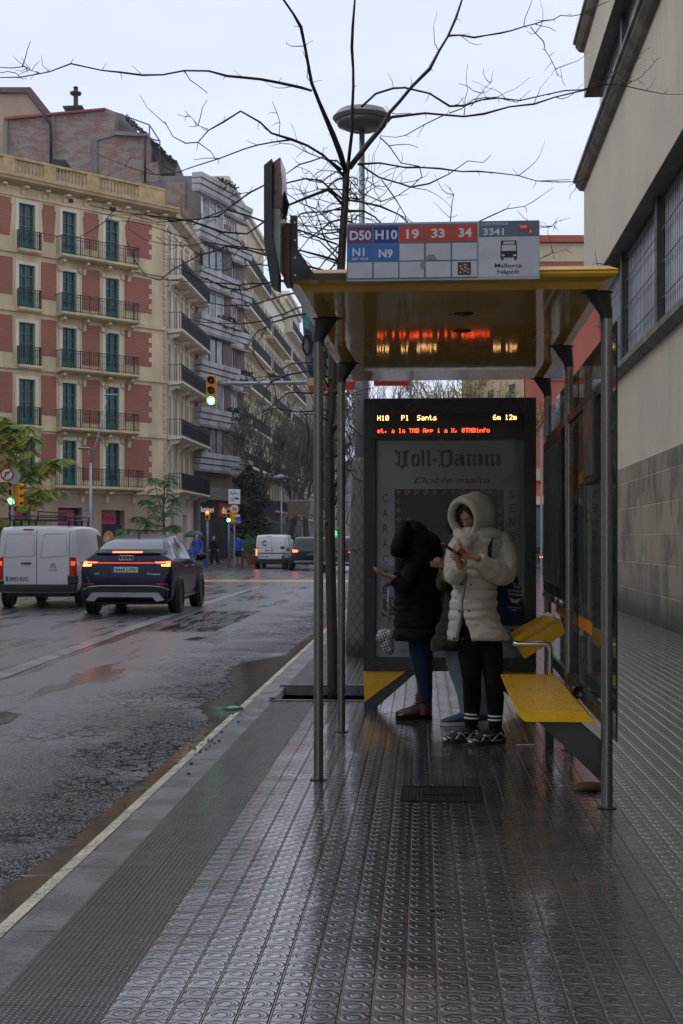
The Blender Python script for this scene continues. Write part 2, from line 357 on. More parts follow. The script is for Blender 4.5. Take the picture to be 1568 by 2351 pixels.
for (x0, x1, y0, y1) in [(-1.32, -.95, -12, PITY0), (-1.32, PITX0, PITY0, PITY1), (-1.32, -.95, PITY1, END)]:
    b.add([(x0,y0,.0), (x1,y0,.0), (x1,y1,.0), (x0,y1,.0)], [(0,1,2,3)])
o = b.build('pavement_edge_strip', m_stud); o.rotation_euler = (0,0,TG); o['kind'] = 'structure'
b = MB(); b.prism([(-1.51,-.3), (-1.51,-.012), (-1.498,0.0), (-1.32,0.0), (-1.32,-.3)], -12, END, 'y')
o = b.build('kerb', m_gran); o.rotation_euler = (0,0,TG); o['kind'] = 'structure'
b = MB(); b.prism([(-1.602,-.3), (-1.598,-.036), (-1.586,-.024), (-1.511,-.004), (-1.511,-.3)], -12, END, 'y')
o = b.build('gutter', m_beige); o.rotation_euler = (0,0,TG); o['kind'] = 'structure'
# puddle in the gutter
PW = [(2.0,.25), (4,.26), (5.2,.22), (6.3,.13), (8,.115), (9.5,.11), (11,.09), (11.6,.2), (12.3,.38), (13.2,.30), (13.9,.27), (14.8,.5), (15.6,.58), (16.4,.62), (17.1,.42), (17.8,.16), (19.5,.17), (21.5,.13), (25,.1), (29,.05)]
def pw(y):
    for (a, wa), (c, wc) in zip(PW, PW[1:]):
        if a <= y <= c: return lerp(wa, wc, (y-a)/(c-a))
    return .05
b = MB(); L = []; R_ = []
y = 2.0
while y < 29:
    wv = pw(y)*(1+.22*noise.noise(Vector((0, y*3, 1)))+.25*noise.noise(Vector((5, y*11, 1))))+.035*noise.noise(Vector((2, y*30, 0)))
    L.append((-1.592-max(.02, wv), y)); 
    R_.append((-1.597, y)); y += .03
n = len(L)
b.add([(p[0], p[1], ROADZ+.004) for p in L]+[(p[0], p[1], ROADZ+.012) for p in R_], [(i, n+i, n+i+1, i+1) for i in range(n-1)])
t = NT('muddy_water'); co = t.co()
rp_ = t.vor(co, 5.0); ripple = t.m('SINE', t.m('MULTIPLY', rp_, 60)); ripple = t.m('MULTIPLY', ripple, t.step(rp_, .22, .05))
t.set(col=t.mix(t.step(t.noise(co, 1.6, 4), .35, .65), (.075,.056,.032), (.035,.027,.017)), rough=.12, normal=t.bump(t.m('ADD', ripple, t.m('MULTIPLY', t.noise(co, 6, 2), .6)), .0004, .5))
o = b.build('puddle', t.mat); o.rotation_euler = (0,0,TG); o['kind'] = 'structure'
# asphalt repair patch, markings
def gpoly(pxs, z): return [gl(G(x, y, z)) for x, y in pxs]
t = NT('smooth_asphalt_patch'); co = t.co(); n = t.noise(t.co(scale=(3,.4,1)), 2, 4, .6)
t.set(col=(.016,.016,.018), rough=t.m('ADD', .14, t.m('MULTIPLY', t.step(n, .4, .6), .3)), normal=t.bump(t.m('ADD', t.noise(co, 60, 3), t.m('MULTIPLY', n, 2.0)), .002, .6))
sheet('road_patch', gpoly([(343,1449), (490,1451), (596,1403), (461,1403)], ROADZ), ROADZ+.004, t.mat)
sheet('road_patch', gpoly([(-40,1648), (10,1634), (48,1640), (20,1660), (-60,1675)], ROADZ), ROADZ+.004, t.mat)
sheet('road_patch', gpoly([(420,1470), (455,1471), (478,1463), (448,1462)], ROADZ), ROADZ+.004, t.mat)
def paint(name, c, wear=.5):
    t = NT(name); co = t.co(); n = t.m('ADD', t.m('MULTIPLY', t.noise(co, 30, 4, .7), .5), t.m('MULTIPLY', t.noise(co, 2.5, 4), .5))
    f = t.step(n, wear-.06, wear+.06)
    t.set(col=t.mix(f, c, (.06,.06,.062)), rough=.3, normal=t.bump(t.noise(co, 80, 3), .002, .7), coat=.7, coatr=.25); return t.mat
mw = paint('worn_white_paint', (.42,.42,.43), .56); mo = paint('worn_orange_paint', (.85,.46,.12), .66); mw2 = paint('faded_white_paint', (.34,.34,.35), .53)
sheet('lane_line', gpoly([(-60,1563), (276,1446), (300,1448), (-60,1583)], ROADZ), ROADZ+.004, mw2)
sheet('lane_line', gpoly([(270,1449), (410,1401), (585,1347), (600,1347), (440,1401), (300,1449)], ROADZ), ROADZ+.0055, mw)
sheet('orange_road_band', [(-30,49.6), (1.6,49.6), (1.6,52.4), (-30,52.4)], ROADZ+.004, mo)
for i in range(9):
    sheet('crossing_mark', [(-18+i*2.1,62), (-16.9+i*2.1,62), (-16.9+i*2.1,62.6), (-18+i*2.1,62.6)], ROADZ+.004, mw2)
    sheet('crossing_mark', [(-17+i*2.1,57.5), (-16.1+i*2.1,57.5), (-16.1+i*2.1,58.0), (-17+i*2.1,58.0)], ROADZ+.004, mw2)
# tree pit
t = NT('wet_soil'); co = t.co(); n = t.noise(co, 18, 5, .7)
t.set(col=t.mix(n, (.008,.007,.006), (.035,.025,.017)), rough=.5, normal=t.bump(n, .02, 1)); 
o = sheet('tree_pit_soil', [(PITX0,PITY0), (PITX1,PITY0), (PITX1,PITY1), (PITX0,PITY1)], -.05, t.mat)
b = MB()
w_ = .055
b.box(PITX0-w_, PITX1+w_, PITY0-w_, PITY0, -.1, .012, c=.006); b.box(PITX0-w_, PITX1+w_, PITY1, PITY1+w_, -.1, .05, c=.006)
b.box(PITX0-w_, PITX0, PITY0, PITY1, -.1, .03, c=.006); b.box(PITX1, PITX1+w_, PITY0, PITY1, -.1, .03, c=.006)
o = b.build('tree_pit_edging', granite('pit_edging', (.055,.05,.044), (.03,.028,.025), .3)); o.rotation_euler = (0,0,TG); o['kind'] = 'structure'
# far pavements
m_far = pm('far_pavement', (.075,.07,.065), .3, 0, .3, .8, bump=.002, bscale=30)
def fsheet(name, pts, z=.05):
    b = MB(); b.prism(pts, -.2, z); o = b.build(name, m_far); o['kind'] = 'structure'; return o
# ================================================================ RIGHT-HAND WALL (building with stone base)
def stone():
    t = NT('wet_stone_blocks'); co = t.co(); X = t.xyz(co)
    br = t.n.new('ShaderNodeTexBrick'); cmb = t.n.new('ShaderNodeCombineXYZ')
    t.l.new(X[1], cmb.inputs[0]); t.l.new(X[2], cmb.inputs[1]); t.l.new(cmb.outputs[0], br.inputs[0])
    br.inputs['Scale'].default_value = 1; br.inputs['Brick Width'].default_value = 1.02; br.inputs['Row Height'].default_value = .515
    br.inputs['Mortar Size'].default_value = .013; br.inputs['Mortar Smooth'].default_value = .3; br.offset = .37; br.squash = 1.0
    br.inputs['Color1'].default_value = (.34,.29,.22,1); br.inputs['Color2'].default_value = (.185,.165,.14,1); br.inputs['Mortar'].default_value = (.36,.31,.235,1)
    dr = t.noise(t.co(scale=(1,.9,.5)), 1.9, 6, .7); bl = t.noise(co, 1.3, 4)
    col = t.mix(t.m('MULTIPLY', t.step(dr, .49, .56), .6), br.outputs[0], (.085,.075,.06))
    col = t.mix(t.m('MULTIPLY', t.step(bl, .52, .68), .5), col, (.30,.24,.15))
    col = t.mix(t.step(X[2], .75, .0), col, (.035,.032,.028))
    t.set(col=col, rough=t.m('ADD', .35, t.m('MULTIPLY', dr, .3)), normal=t.bump(t.m('ADD', t.m('MULTIPLY', br.outputs[1], -2.0), t.noise(co, 9, 5, .7)), .012, .7))
    return t.mat
m_stone = stone()
t = NT('grey_render'); co = t.co(); X = t.xyz(co)
s1 = t.noise(t.co(scale=(1,2.4,.16)), 2.4, 5, .6); b1 = t.noise(co, .5, 4)
col = t.mix(t.step(b1, .3, .7), (.56,.49,.40), (.47,.42,.35)); col = t.mix(t.m('MULTIPLY', t.m('MULTIPLY', t.step(s1, .5, .72), t.step(t.noise(t.co(loc=(2,7,1)), .35, 3), .42, .6)), .4), col, (.24,.21,.18))
t.set(col=col, rough=.75, normal=t.bump(t.noise(co, 45, 5, .7), .004, .6)); m_render = t.mat
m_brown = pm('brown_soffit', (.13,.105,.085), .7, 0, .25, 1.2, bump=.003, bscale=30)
m_ledge = pm('weathered_ledge', (.17,.155,.13), .6, 0, .4, 1.5, bump=.003, bscale=30)
m_grille = pm('grille_iron', (.05,.047,.05), .5, .3, .3, 3)
m_frost = pm('frosted_window', (.52,.57,.66), .3, 0, .3, .7)
WR = thing('school_building', 'grey rendered building with stone base and barred windows rising along the right pavement', 'building',
           (3.6, 0, 0), TS)
y0, y1 = -60, 36.2
b = MB(); b.box(0, 10, y0, y1, -.3, 2.88, c=0); b.build('stone_base', m_stone, WR)
b = MB(); b.box(.03, 10, y0, y1-.02, 2.88, 4.75); b.build('lower_wall', m_render, WR)
b = MB()
b.prism([(-.02,4.75), (-.16,4.82), (-.16,4.93), (-.05,4.97), (.42,5.03), (.42,4.75)], y0, y1+.1, 'y'); b.build('sill_ledge', m_ledge, WR)
def upper(z0, z1, z2, z3):      # recessed glazing z0..z1, fascia z1..z2, cornice z2..z3
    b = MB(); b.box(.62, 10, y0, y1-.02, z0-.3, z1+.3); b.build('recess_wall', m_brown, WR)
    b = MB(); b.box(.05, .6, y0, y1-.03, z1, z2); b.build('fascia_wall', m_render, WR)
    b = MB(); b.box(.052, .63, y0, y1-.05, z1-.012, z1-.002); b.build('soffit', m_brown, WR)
    b = MB(); b.prism([(.05,z2), (-.06,z2+.02), (-.16,z2+.14), (-.16,z2+.2), (-.22,z2+.22), (-.22,z2+.3), (.6,z2+.34), (.6,z2)], y0, y1+.12, 'y')
    b.build('cornice', m_ledge, WR)
    n = 0; y = y1-.5-5.0
    while y > 12 and n < 6:
        wf = thing('window', None, None, (0, y, z0), 0, parent=WR)
        b = MB(); b.box(.42, .6, 0, 4.6, .05, z1-z0-.05); b.build('pane', m_frost, wf)
        b = MB()
        H = z1-z0-.02
        for k in range(25): yy = .06+k*4.48/24; b.box(.352, .360, yy, yy+.02, .03, H)
        for zz in (.12, .75, 1.4, 2.0, H-.15): b.box(.346, .3515, 0, 4.6, zz, zz+.03)
        b.build('grille', m_grille, wf)
        b = MB(); b.box(.28, .6, -.34, -.04, .0, H+.01); b.build('pier', m_grille, wf)
        y -= 4.98; n += 1
upper(5.03, 7.7, 10.5, 10.8)
upper(10.85, 12.9, 14.1, 14.4)
b = MB(); b.box(.35, 10, y0, y1-.1, 14.45, 19); b.build('attic_wall', m_render, WR)
b = MB(); b.box(.62, 10, y1-.9, y1-.03, 5.0, 12.95); b.build('end_pier', m_render, WR)

# ================================================================ LEFT CORNER BUILDING
C0 = Vector((-11.2, 88, 0)); UD = Vector((-.719, -.695, 0)); ND = Vector((.695, -.719, 0))
MF = basis(C0, -UD, -ND, Vector((0,0,1)))      # local x to the right (0 at the corner), y into the building, z up
def ft(px):                                     # facade x (negative, metres) at frame px
    r = (px-CX)/F; return -((-11.2-88*r)/(.719-.695*r))
def brickmat(name, c1, c2, mort, bw=.24, rh=.075, axis=0, patch=None):
    t = NT(name); co = t.co(); X = t.xyz(co); br = t.n.new('ShaderNodeTexBrick'); cmb = t.n.new('ShaderNodeCombineXYZ')
    t.l.new(X[axis], cmb.inputs[0]); t.l.new(X[2], cmb.inputs[1]); t.l.new(cmb.outputs[0], br.inputs[0])
    br.inputs['Scale'].default_value = 1; br.inputs['Brick Width'].default_value = bw; br.inputs['Row Height'].default_value = rh; br.inputs['Mortar Size'].default_value = rh*.12
    for k, c in (('Color1', c1), ('Color2', c2), ('Mortar', mort)): br.inputs[k].default_value = (*c, 1)
    col = br.outputs[0]
    if patch: col = t.mix(t.m('MULTIPLY', t.step(t.noise(t.co(scale=(1,1,2.2)), .9, 6, .75, .6), .43, .57), .9), col, patch)
    else: col = t.mix(t.m('MULTIPLY', t.step(t.noise(co, .6, 4), .4, .7), .25), col, tuple(x*.6 for x in c1))
    t.set(col=col, rough=.75, normal=t.bump(br.outputs[1], -.006, .5)); return t.mat
m_brick = brickmat('red_brick', (.36,.115,.065), (.30,.095,.055), (.36,.18,.13), .30, .10)
m_cream = pm('cream_stucco', (.66,.52,.32), .8, 0, .22, .8, bump=.003, bscale=20, streak=True)
m_cream2 = pm('pale_stucco', (.74,.67,.53), .8, 0, .15, .8, bump=.003, bscale=20, streak=True)
m_taupe = pm('taupe_render', (.38,.28,.20), .8, 0, .12, .7)
m_sand = pm('sand_stone', (.60,.50,.34), .8, 0, .28, 1.2, bump=.004, bscale=14, streak=True)
m_green = pm('green_joinery', (.015,.17,.11), .5, 0, .2, 3)
m_iron = pm('wrought_iron', (.014,.015,.018), .5, .2, .3, 3)
m_pane = pm('dark_pane', (.035,.05,.075), .08, 0, .6, .5)
m_dark = pm('dark_interior', (.008,.008,.009), .6, 0, .3, 1)
CB = thing('corner_apartment_building', 'red brick and cream corner building with green shutters and iron balconies', 'building', C0, math.atan2(-UD.y, -UD.x))
MW[CB.name] = MF
FL = [(4.75,7.41), (8.2,10.83), (11.7,14.12), (15.02,17.48), (18.42,21.03)]   # window sill and head heights
cols = [(ft(143), ft(175)), (ft(242), ft(273)), (ft(43), ft(80))]
XL = -24.0
# wall with window openings cut as strips
def wallstrips(b, xa, xb, z0, z1, holes, y0, y1):
    hs = sorted(holes); x = xa
    for (h0, h1, hz0, hz1) in hs:
        if h0 > x: b.box(x, h0, y0, y1, z0, z1)
        if hz0 > z0: b.box(h0, h1, y0, y1, z0, hz0)
        if z1 > hz1: b.box(h0, h1, y0, y1, hz1, z1)
        x = h1
    if xb > x: b.box(x, xb, y0, y1, z0, z1)
extra = [cols[2][0]-2.9, cols[2][0]-1.85]
allc = [tuple(c) for c in cols]+[(extra[0], extra[1]), (extra[0]-3.2, extra[0]-2.1), (extra[0]-6.4, extra[0]-5.3)]
b = MB()
zs = [4.3]+[f[0]-.15 for f in FL[1:]]+[22.3]
for i, (a, h) in enumerate(FL):
    wallstrips(b, XL, 0, zs[i], zs[i+1], [(c[0], c[1], a, h) for c in allc], 0, .45)
b.build('wall', m_cream, CB)
b = MB(); b.box(XL, -.01, .46, 14, 0, 22.2); b.build('rear_body', m_dark, CB)
# ground floor
b = MB(); wallstrips(b, XL, 0, -.1, 4.3, [(ft(132), ft(188), .2, 3.4), (ft(232), ft(285), .2, 3.3), (ft(20), ft(70), .2, 3.4)], -.04, .45); b.build('ground_floor_wall', m_taupe, CB)
for (pa, pb) in ((132,188), (232,285), (20,70)):
    sh = thing('shop_window', None, None, (ft(pa), 0, .2), 0, parent=CB); wdt = ft(pb)-ft(pa)
    b = MB(); b.box(0.002, wdt-.002, .3, .34, 0, 2.2); b.build('pane', m_pane, sh)
    b = MB(); b.box(0.002, wdt*.72, .2, .28, 2.25, 3.08); b.build('pink_sign', pm('pink_sign', (.38,.02,.07), .5, 0, .1), sh)
    b = MB(); b.text('Kinoe', frame((wdt*.36,.19,2.5)), .34, w=wdt*.5, bold=.01); b.build('sign_lettering', m_iron, sh)
b = MB(); b.ball((ft(255), .26, 1.55), (.42,.02,.5)); b.ball((ft(252), .24, 1.45), (.22,.02,.3), 1); b.build('window_poster', [pm('poster_hair', (.55,.25,.05), .5), pm('poster_face', (.6,.42,.32), .5)], CB, smooth=True)
# bands, cornice, frieze, balustrade
b = MB()
for a, h in FL[1:]: b.box(XL, .06, -.12, .0, a-.32, a-.08)
b.box(XL, .08, -.16, 0, 4.3, 4.62); b.box(XL, .06, -.08, 0, 21.35, 21.48); b.build('string_course', m_cream, CB)
b = MB(); b.prism([(-.06,21.95), (-.25,22.0), (-.62,22.15), (-.66,22.3), (-.72,22.33), (-.72,22.45), (.4,22.52), (.4,21.95)], XL, .7, 'x'); b.build('cornice', pm('cornice_stone', (.50,.35,.19), .8, 0, .25, 1), CB)
b = MB()
x = -.35
while x > XL+10: b = MB(); b.prism([(-.02,21.45), (-.12,21.5), (-.16,21.75), (-.5,21.85), (-.5,21.95), (-.02,21.95)], x, x+.28, 'x'); x -= 1.42; b.build('cornice_bracket', m_cream, CB)
b = MB()
for px in (101, 107, 157, 164, 255, 262, 204, 212):
    if px in (204, 212): continue
    b = MB()
    b.add([(ft(px)+.13*math.cos(k*PI/6), -.021, 21.72+.15*math.sin(k*PI/6)) for k in range(12)], [list(range(12))])
    b.build('attic_vent', m_dark, CB)
m_bal = pm('balustrade_stone', (.50,.36,.17), .8, 0, .25, 1.4)
b = MB(); b.box(XL, .0, -.12, .12, 22.5, 22.72); b.box(XL, .02, -.16, .14, 23.48, 23.62)
edges = [ft(372), ft(317), ft(215), ft(198), ft(127), ft(100), ft(34), ft(6)]
piers = [(ft(316), 0), (ft(197), ft(224)), (ft(99), ft(126)), (ft(5), ft(33)), (ft(-60), ft(-20))]
for (a, c) in piers: b.box(a, c, -.13, .13, 22.7, 23.5)
b.build('parapet', m_bal, CB)
b = MB(); prof = [(.05,0), (.07,.05), (.04,.12), (.085,.3), (.05,.55), (.04,.62), (.07,.72), (.05,.78)]
gaps = [(ft(224), ft(316)), (ft(126), ft(197)), (ft(33), ft(99)), (ft(-20), ft(5))]
for (a, c) in gaps:
    n = int((c-a)/.235)
    b = MB()
    for k in range(n): b.lathe(prof, 6, M=Matrix.Translation((a+(k+.5)*(c-a)/n, 0, 22.71)))
    b.build('balustrade', m_bal, CB, smooth=True)
# brick fields
b = MB()
def brickfield(x0, x1, z0, z1, teeth=0, bow=False):
    b = MB()
    n = 14 if (teeth or bow) else 1
    for k in range(n):
        za, zb = z0+(z1-z0)*k/n, z0+(z1-z0)*(k+1)/n; xr = x1; xl = x0
        if teeth: xr = x1-(.22 if (k//2) % 2 else 0)
        if bow:
            q = (k+.5)/n; s_ = .0 if q > .86 else .16*(math.sin(max(0, 1-q)*PI*.5)); 
            xl = x0+.17*(1-q)*1.1 - (.0); xr = (x1-.17*(1-q)*1.1) if not teeth else xr
            if .88 < q: xl += .1; xr -= (.1 if not teeth else 0)
        b.box(xl, xr, -.03+.0005*k, .0, za, zb)
    b.build('brick_panel', m_brick, CB)
for i, (a, h) in enumerate(FL):
    top = h+.32 if i < 4 else h+.2; bot = a+.62; bow = (i == 4)
    brickfield(cols[1][1]+.42, -.98, bot, top, teeth=1, bow=bow)
    brickfield(cols[0][1]+.42, cols[1][0]-.42, bot-(.0 if i == 4 else .3), top, bow=bow)
    brickfield(cols[2][1]+.42, cols[0][0]-.42, bot, top, bow=bow)
    brickfield(extra[1]+.45, cols[2][0]-.42, bot, top, bow=bow)
    brickfield(extra[0]-1.7, extra[0]-.45, bot, top, bow=bow)
# windows: french window built once, then copied
def french(wd, ht):
    w_ = thing('window', None, None, (0,0,0), 0, parent=CB)
    b = MB(); b.box(0, wd, .24, .27, 0, ht); b.build('pane', m_pane, w_)
    b = MB(); e = .07
    for x in (0, wd-e, wd/2-e*.6, ): b.box(x+.001, x+(e if x != wd/2-e*.6 else e*1.2), .15, .235, 0.002, ht-.002)
    for z in (0.002, ht*.27, ht*.5, ht*.73, ht-e-.002): b.box(e, wd-e, .165, .232, z, z+.055)
    b.box(e, wd-e, .17, .23, .02, ht*.16)
    b.build('frame', m_green, w_)
    b = MB()
    b.box(-.22, -.003, -.045, .0, -.05, ht+.18); b.box(wd+.003, wd+.22, -.045, .0, -.05, ht+.18); b.box(-.003, wd+.003, -.046, .0, ht, ht+.18)
    b.build('surround', m_cream2, w_)
    return w_
wins = []
proto = french(cols[0][1]-cols[0][0], 2.5)
first = True
for i, (a, h) in enumerate(FL):
    for ci, c in enumerate(allc[:5]):
        if first: w_ = proto; first = False
        else: w_ = copy_tree(proto, CB)
        w_.location = (c[0], 0, a); w_.scale = ((c[1]-c[0])/(cols[0][1]-cols[0][0]), 1, (h-a)/2.5)
# balconies
def balcony(x0, x1, z, dep=.75, hgt=1.05, par=CB, matr=None, brackets=True, M=None):
    bc = thing('balcony', None, None, (0,0,0), 0, parent=par); 
    b = MB(); b.prism([(0,z-.28), (-dep*.85,z-.2), (-dep,z-.12), (-dep,z), (0,z)], x0, x1, 'x')
    if brackets:
        for x in (x0+.25, x1-.45)+((lerp(x0, x1, .34), lerp(x0, x1, .62)) if x1-x0 > 3 else ()):
            b.prism([(0,z-1.0), (-.12,z-.95), (-.2,z-.6), (-dep*.75,z-.42), (-dep*.75,z-.28), (0,z-.28)], x, x+.2, 'x')
    b.build('slab', m_cream2 if par is not CB else m_cream, bc)
    b = MB(); r = .013
    n = int((x1-x0)/.13)
    for k in range(n+1):
        x = lerp(x0+.04, x1-.04, k/n)
        b.tube([(x,-dep+.04,z), (x,-dep+.04,z+hgt)], [r, r], 4); b.ball((x,-dep+.04,z+hgt*.45), .032, u=4, v=3)
        if k % 5 == 0: b.box(x-.02, x+.02, -dep+.02, -dep+.06, z, z+hgt+.05)
    for xe in (x0+.04, x1-.04):
        for k in range(1, 6): yy = -dep+.04+k*(dep-.04)/6; b.tube([(xe,yy,z), (xe,yy,z+hgt)], [r, r], 4)
        b.box(xe-.015, xe+.015, -dep+.03, 0, z+hgt-.02, z+hgt+.015)
    b.box(x0, x1, -dep+.02, -dep+.06, z+hgt-.02, z+hgt+.02); b.box(x0, x1, -dep+.025, -dep+.055, z+.06, z+.09); b.box(x0, x1, -dep+.025, -dep+.055, z+hgt-.17, z+hgt-.145)
    b.build('railing', m_iron, bc); return bc
for i, (a, h) in enumerate(FL):
    if i == 0: balcony(ft(112), ft(316), a-.06)
    else: balcony(ft(126), ft(305), a-.06)
    balcony(ft(37), ft(90), a-.06, .35, brackets=False)
    balcony(ft(37)-2.9, ft(37)-1.3, a-.06, .35, brackets=False)
# capitals beside the lower windows
b = MB()
for i, (a, h) in enumerate(FL[:4]):
    for c in cols[:2]:
        for x in (c[0]-.22, c[1]+.22): b = MB(); b.box(x-.13, x+.13, -.14, -.046, h-.02, h+.28, c=.03); b.build('capital', m_sand, CB)
# street side of the same building
SD = Vector((.0675, 1, 0)).normalized(); SN = Vector((SD.y, -SD.x, 0))
MS = basis(C0, SD, -SN, Vector((0,0,1)))
ST = thing('street_side', None, None, (0,0,0), 0, parent=CB); MW[ST.name] = MS
ST.matrix_local = MF.inverted() @ MS
SW = [(1.1,1.9), (3.3,4.1), (5.4,6.2), (7.5,8.3), (9.6,10.4)]
b = MB()
for i, (a, h) in enumerate(FL): wallstrips(b, 0.005, 12.6, zs[i], zs[i+1], [(c[0], c[1], a, h) for c in SW], 0, .4)
wallstrips(b, 0.005, 12.6, -.1, 4.3, [(2.2,3.6,.1,3.2), (6.5,8,.1,3.2)], 0, .4)
b.build('wall', m_cream2, ST)
b = MB()
for i, (a, h) in enumerate(FL):
    for c in SW: b.box(c[0]-.001, c[1]+.001, .3, .35, a, h)
b.box(2.2, 3.6, .3, .35, .1, 3.2); b.box(6.5, 8, .3, .35, .1, 3.2)
b.build('panes', m_pane, ST)
b = MB()
for i, (a, h) in enumerate(FL):
    for c in SW:
        b.box(c[0]-.2, c[0]-.002, -.06, 0, a, h+.25); b.box(c[1]+.002, c[1]+.2, -.06, 0, a, h+.25); b.prism([(c[0]-.3,h+.25), (c[1]+.3,h+.25), ((c[0]+c[1])/2,h+.6)], -.12, 0, 'y')
    b.box(-.06, 12.6, -.1, 0, a-.3, a-.1)
b.prism([(-.0,21.95), (-.6,22.15), (-.66,22.45), (.4,22.52), (.4,21.95)], -.1, 12.7, 'x')
for k in range(40): b.box(-.08, .3, -.09-.001*(k % 2), 0, 4.6+k*.43, 4.6+k*.43+.3)
b.build('stone_trim', m_sand, ST)
for i, (a, h) in enumerate(FL): balcony(.9, 12.0, a-.06, 1.0, 1.05, par=ST)

# ================================================================ STRIPED-BALCONY BUILDING
SB = thing('striped_apartment_building', 'modern apartment block with zigzag balconies of stacked white concrete boards', 'building', (-10.5,99.5,0), 0)
D1 = Vector((.355,.935,0)).normalized(); A0 = Vector((-10.6,98.6,0)); A1 = A0+D1*6.6; B0 = A1+Vector((-1.0,.9,0)); B1 = B0+D1*4.5; Cc = B1+Vector((-1.0,.9,0)); C1 = Cc+D1*5
m_sbw = pm('brown_render', (.16,.11,.08), .8, 0, .25, 1); m_board = pm('white_concrete', (.42,.415,.41), .7, 0, .3, 1.0, bump=.004, bscale=12, streak=True)
b = MB(); b.prism([(p.x, p.y) for p in (A0, A1, B0, B1)]+[(-10.5,112.4), (-20,118), (-26,102), (-12,100.6)], 0, 25.0); b.build('wall', m_sbw, SB, world=True)
DN = Vector((D1.y, -D1.x, 0))
def onface(P, x, y): return P+D1*x+DN*y
def fbox(b, P, x0, x1, y0, y1, z0, z1, mi=0):
    q = [onface(P, x0, y0), onface(P, x1, y0), onface(P, x1, y1), onface(P, x0, y1)]
    b.prism([(v.x, v.y) for v in q], z0, z1, 'z', mi)
m_wf = pm('white_frame', (.6,.62,.63), .4); m_cur = pm('curtained_pane', (.22,.24,.26), .12, 0, .5, .8)
pz = [1.42+(HZ-q)/F*99.5 for q in (1078, 975, 868, 762, 655, 548, 442)]
for i, z in enumerate(pz):
    for j, (P, ln, r0) in enumerate(((A0, 6.5, 0), (B0, 4.4, 1.6))):
        pr = thing('balcony', None, None, (0,0,0), 0, parent=SB); MW[pr.name] = MW[SB.name]
        b = MB()
        for k in range(3):
            fbox(b, P, (0 if k < 2 else 0)+.0, ln-(1.3 if (k == 0) else .0), .02, .62+.09*k, z+k*.42, z+k*.42+.36)
        fbox(b, P, 0.02, ln-.1, .0, .55, z-.12, z-.0)
        b.build('parapet', m_board, pr, world=True)
        if i < 6:
            wn_ = thing('window', None, None, (0,0,0), 0, parent=SB); MW[wn_.name] = MW[SB.name]
            b = MB(); fbox(b, P, 1.5, ln-1.6, .03, .07, z+1.3, z+3.1); b.build('pane', m_cur, wn_, world=True)
            b = MB()
            for x in (1.45, 1.45+(ln-3.05)*.33, 1.45+(ln-3.05)*.66, ln-1.65): fbox(b, P, x, x+.1, .02, .12, z+1.25, z+3.15)
            fbox(b, P, 1.45, ln-1.55, .02, .11, z+3.1, z+3.2); b.build('frame', m_wf if i % 2 else m_iron, wn_, world=True)
b = MB()
for P, ln in ((A0, 6.6), (B0, 4.4)):
    fbox(b, P, 0.05, ln, .02, .5, 4.4, 5.3); fbox(b, P, 0.1, .5, .02, .45, 0, 4.4); fbox(b, P, ln-.5, ln-.1, .02, .45, 0, 4.4)
b.build('ground_floor_front', pm('grey_fascia', (.20,.185,.17), .6), SB, world=True)
b = MB(); fbox(b, A0, .6, 6.1, .0, .06, .1, 3.3); fbox(b, B0, .6, 4.0, .0, .06, .1, 3.3); b.build('shop_glass', m_pane, SB, world=True)
b = MB(); fbox(b, A0, .5, 3.1, .06, .3, 3.2, 4.15, 0); fbox(b, A0, 3.9, 6.3, .06, .3, 3.2, 4.2, 1)
MA = basis(A0+DN*.32, D1, Vector((0,0,1)), DN)
b.text('iluminari', MA @ Matrix.Translation((1.8,3.5,0)), .42, 2, w=2.2); b.text('diaris', MA @ Matrix.Translation((5.1,3.45,0)), .5, 2, w=1.7)
b.build('shop_sign', [m_iron, pm('orange_sign', (.42,.07,.03), .5), em('sign_letters', (.9,.9,.85), .55)], SB, world=True)
b = MB()
for (P, x0, x1, z) in ((A0, 3.5, 6.4, pz[3]+1.15), (B0, 2.0, 4.3, pz[1]+1.15), (A0, 5, 6.4, pz[1]+1.1), (B0, 2, 4.3, pz[2]+1.1), (B0, 1, 4.3, pz[0]+1.0), (A0, 3, 6, pz[6]+1.2)):
    for k in range(260):
        q = onface(P, rnd(x0, x1), rnd(.3, .85)); c = q+Vector((0,0,z+rnd(-.5,.45))); s_ = rnd(.06, .16)
        a_ = Vector((rnd(-1,1), rnd(-1,1), rnd(-1,1))).normalized()*s_; d_ = Vector((rnd(-1,1), rnd(-1,1), rnd(-1,1))).normalized()*s_
        b.add([c-a_, c+d_, c+a_, c-d_], [(0,1,2,3)])
o = b.build('balcony_plants', pm('dark_foliage', (.035,.065,.025), .6, 0, .5, 2), SB, world=True)

# ================================================================ PARTY-WALL BUILDING BEHIND
m_oldbrick = brickmat('patched_brick', (.29,.13,.09), (.21,.09,.065), (.22,.17,.14), .28, .09, 0, patch=(.26,.23,.205))
m_conc = pm('old_concrete', (.19,.175,.165), .85, 0, .3, .8, streak=True)
PB = thing('party_wall_building', 'old building with a patched brick party wall and red roof edge above the corner block', 'building', (-22,104,0), math.atan2(-UD.y, -UD.x)*.55)
def Q(px, py, Y=104.0):
    p = W(px, py, Y); return p
def slabpoly(b, pts, Y, dep, mi=0):
    v = [W(px, py, Y) for px, py in pts]; b.prism([(p.x, p.z) for p in v], Y, Y+dep, 'y', mi)
PB.location = (-22,104,0); PB.rotation_euler = (0,0,0); MW[PB.name] = loc_m((-22,104,0))
b = MB(); slabpoly(b, [(14,470), (14,268), (240,247), (262,256), (262,303), (338,308), (345,330), (345,372), (362,372), (362,520), (14,520)], 104, 12); b.build('party_wall', m_oldbrick, PB, world=True)
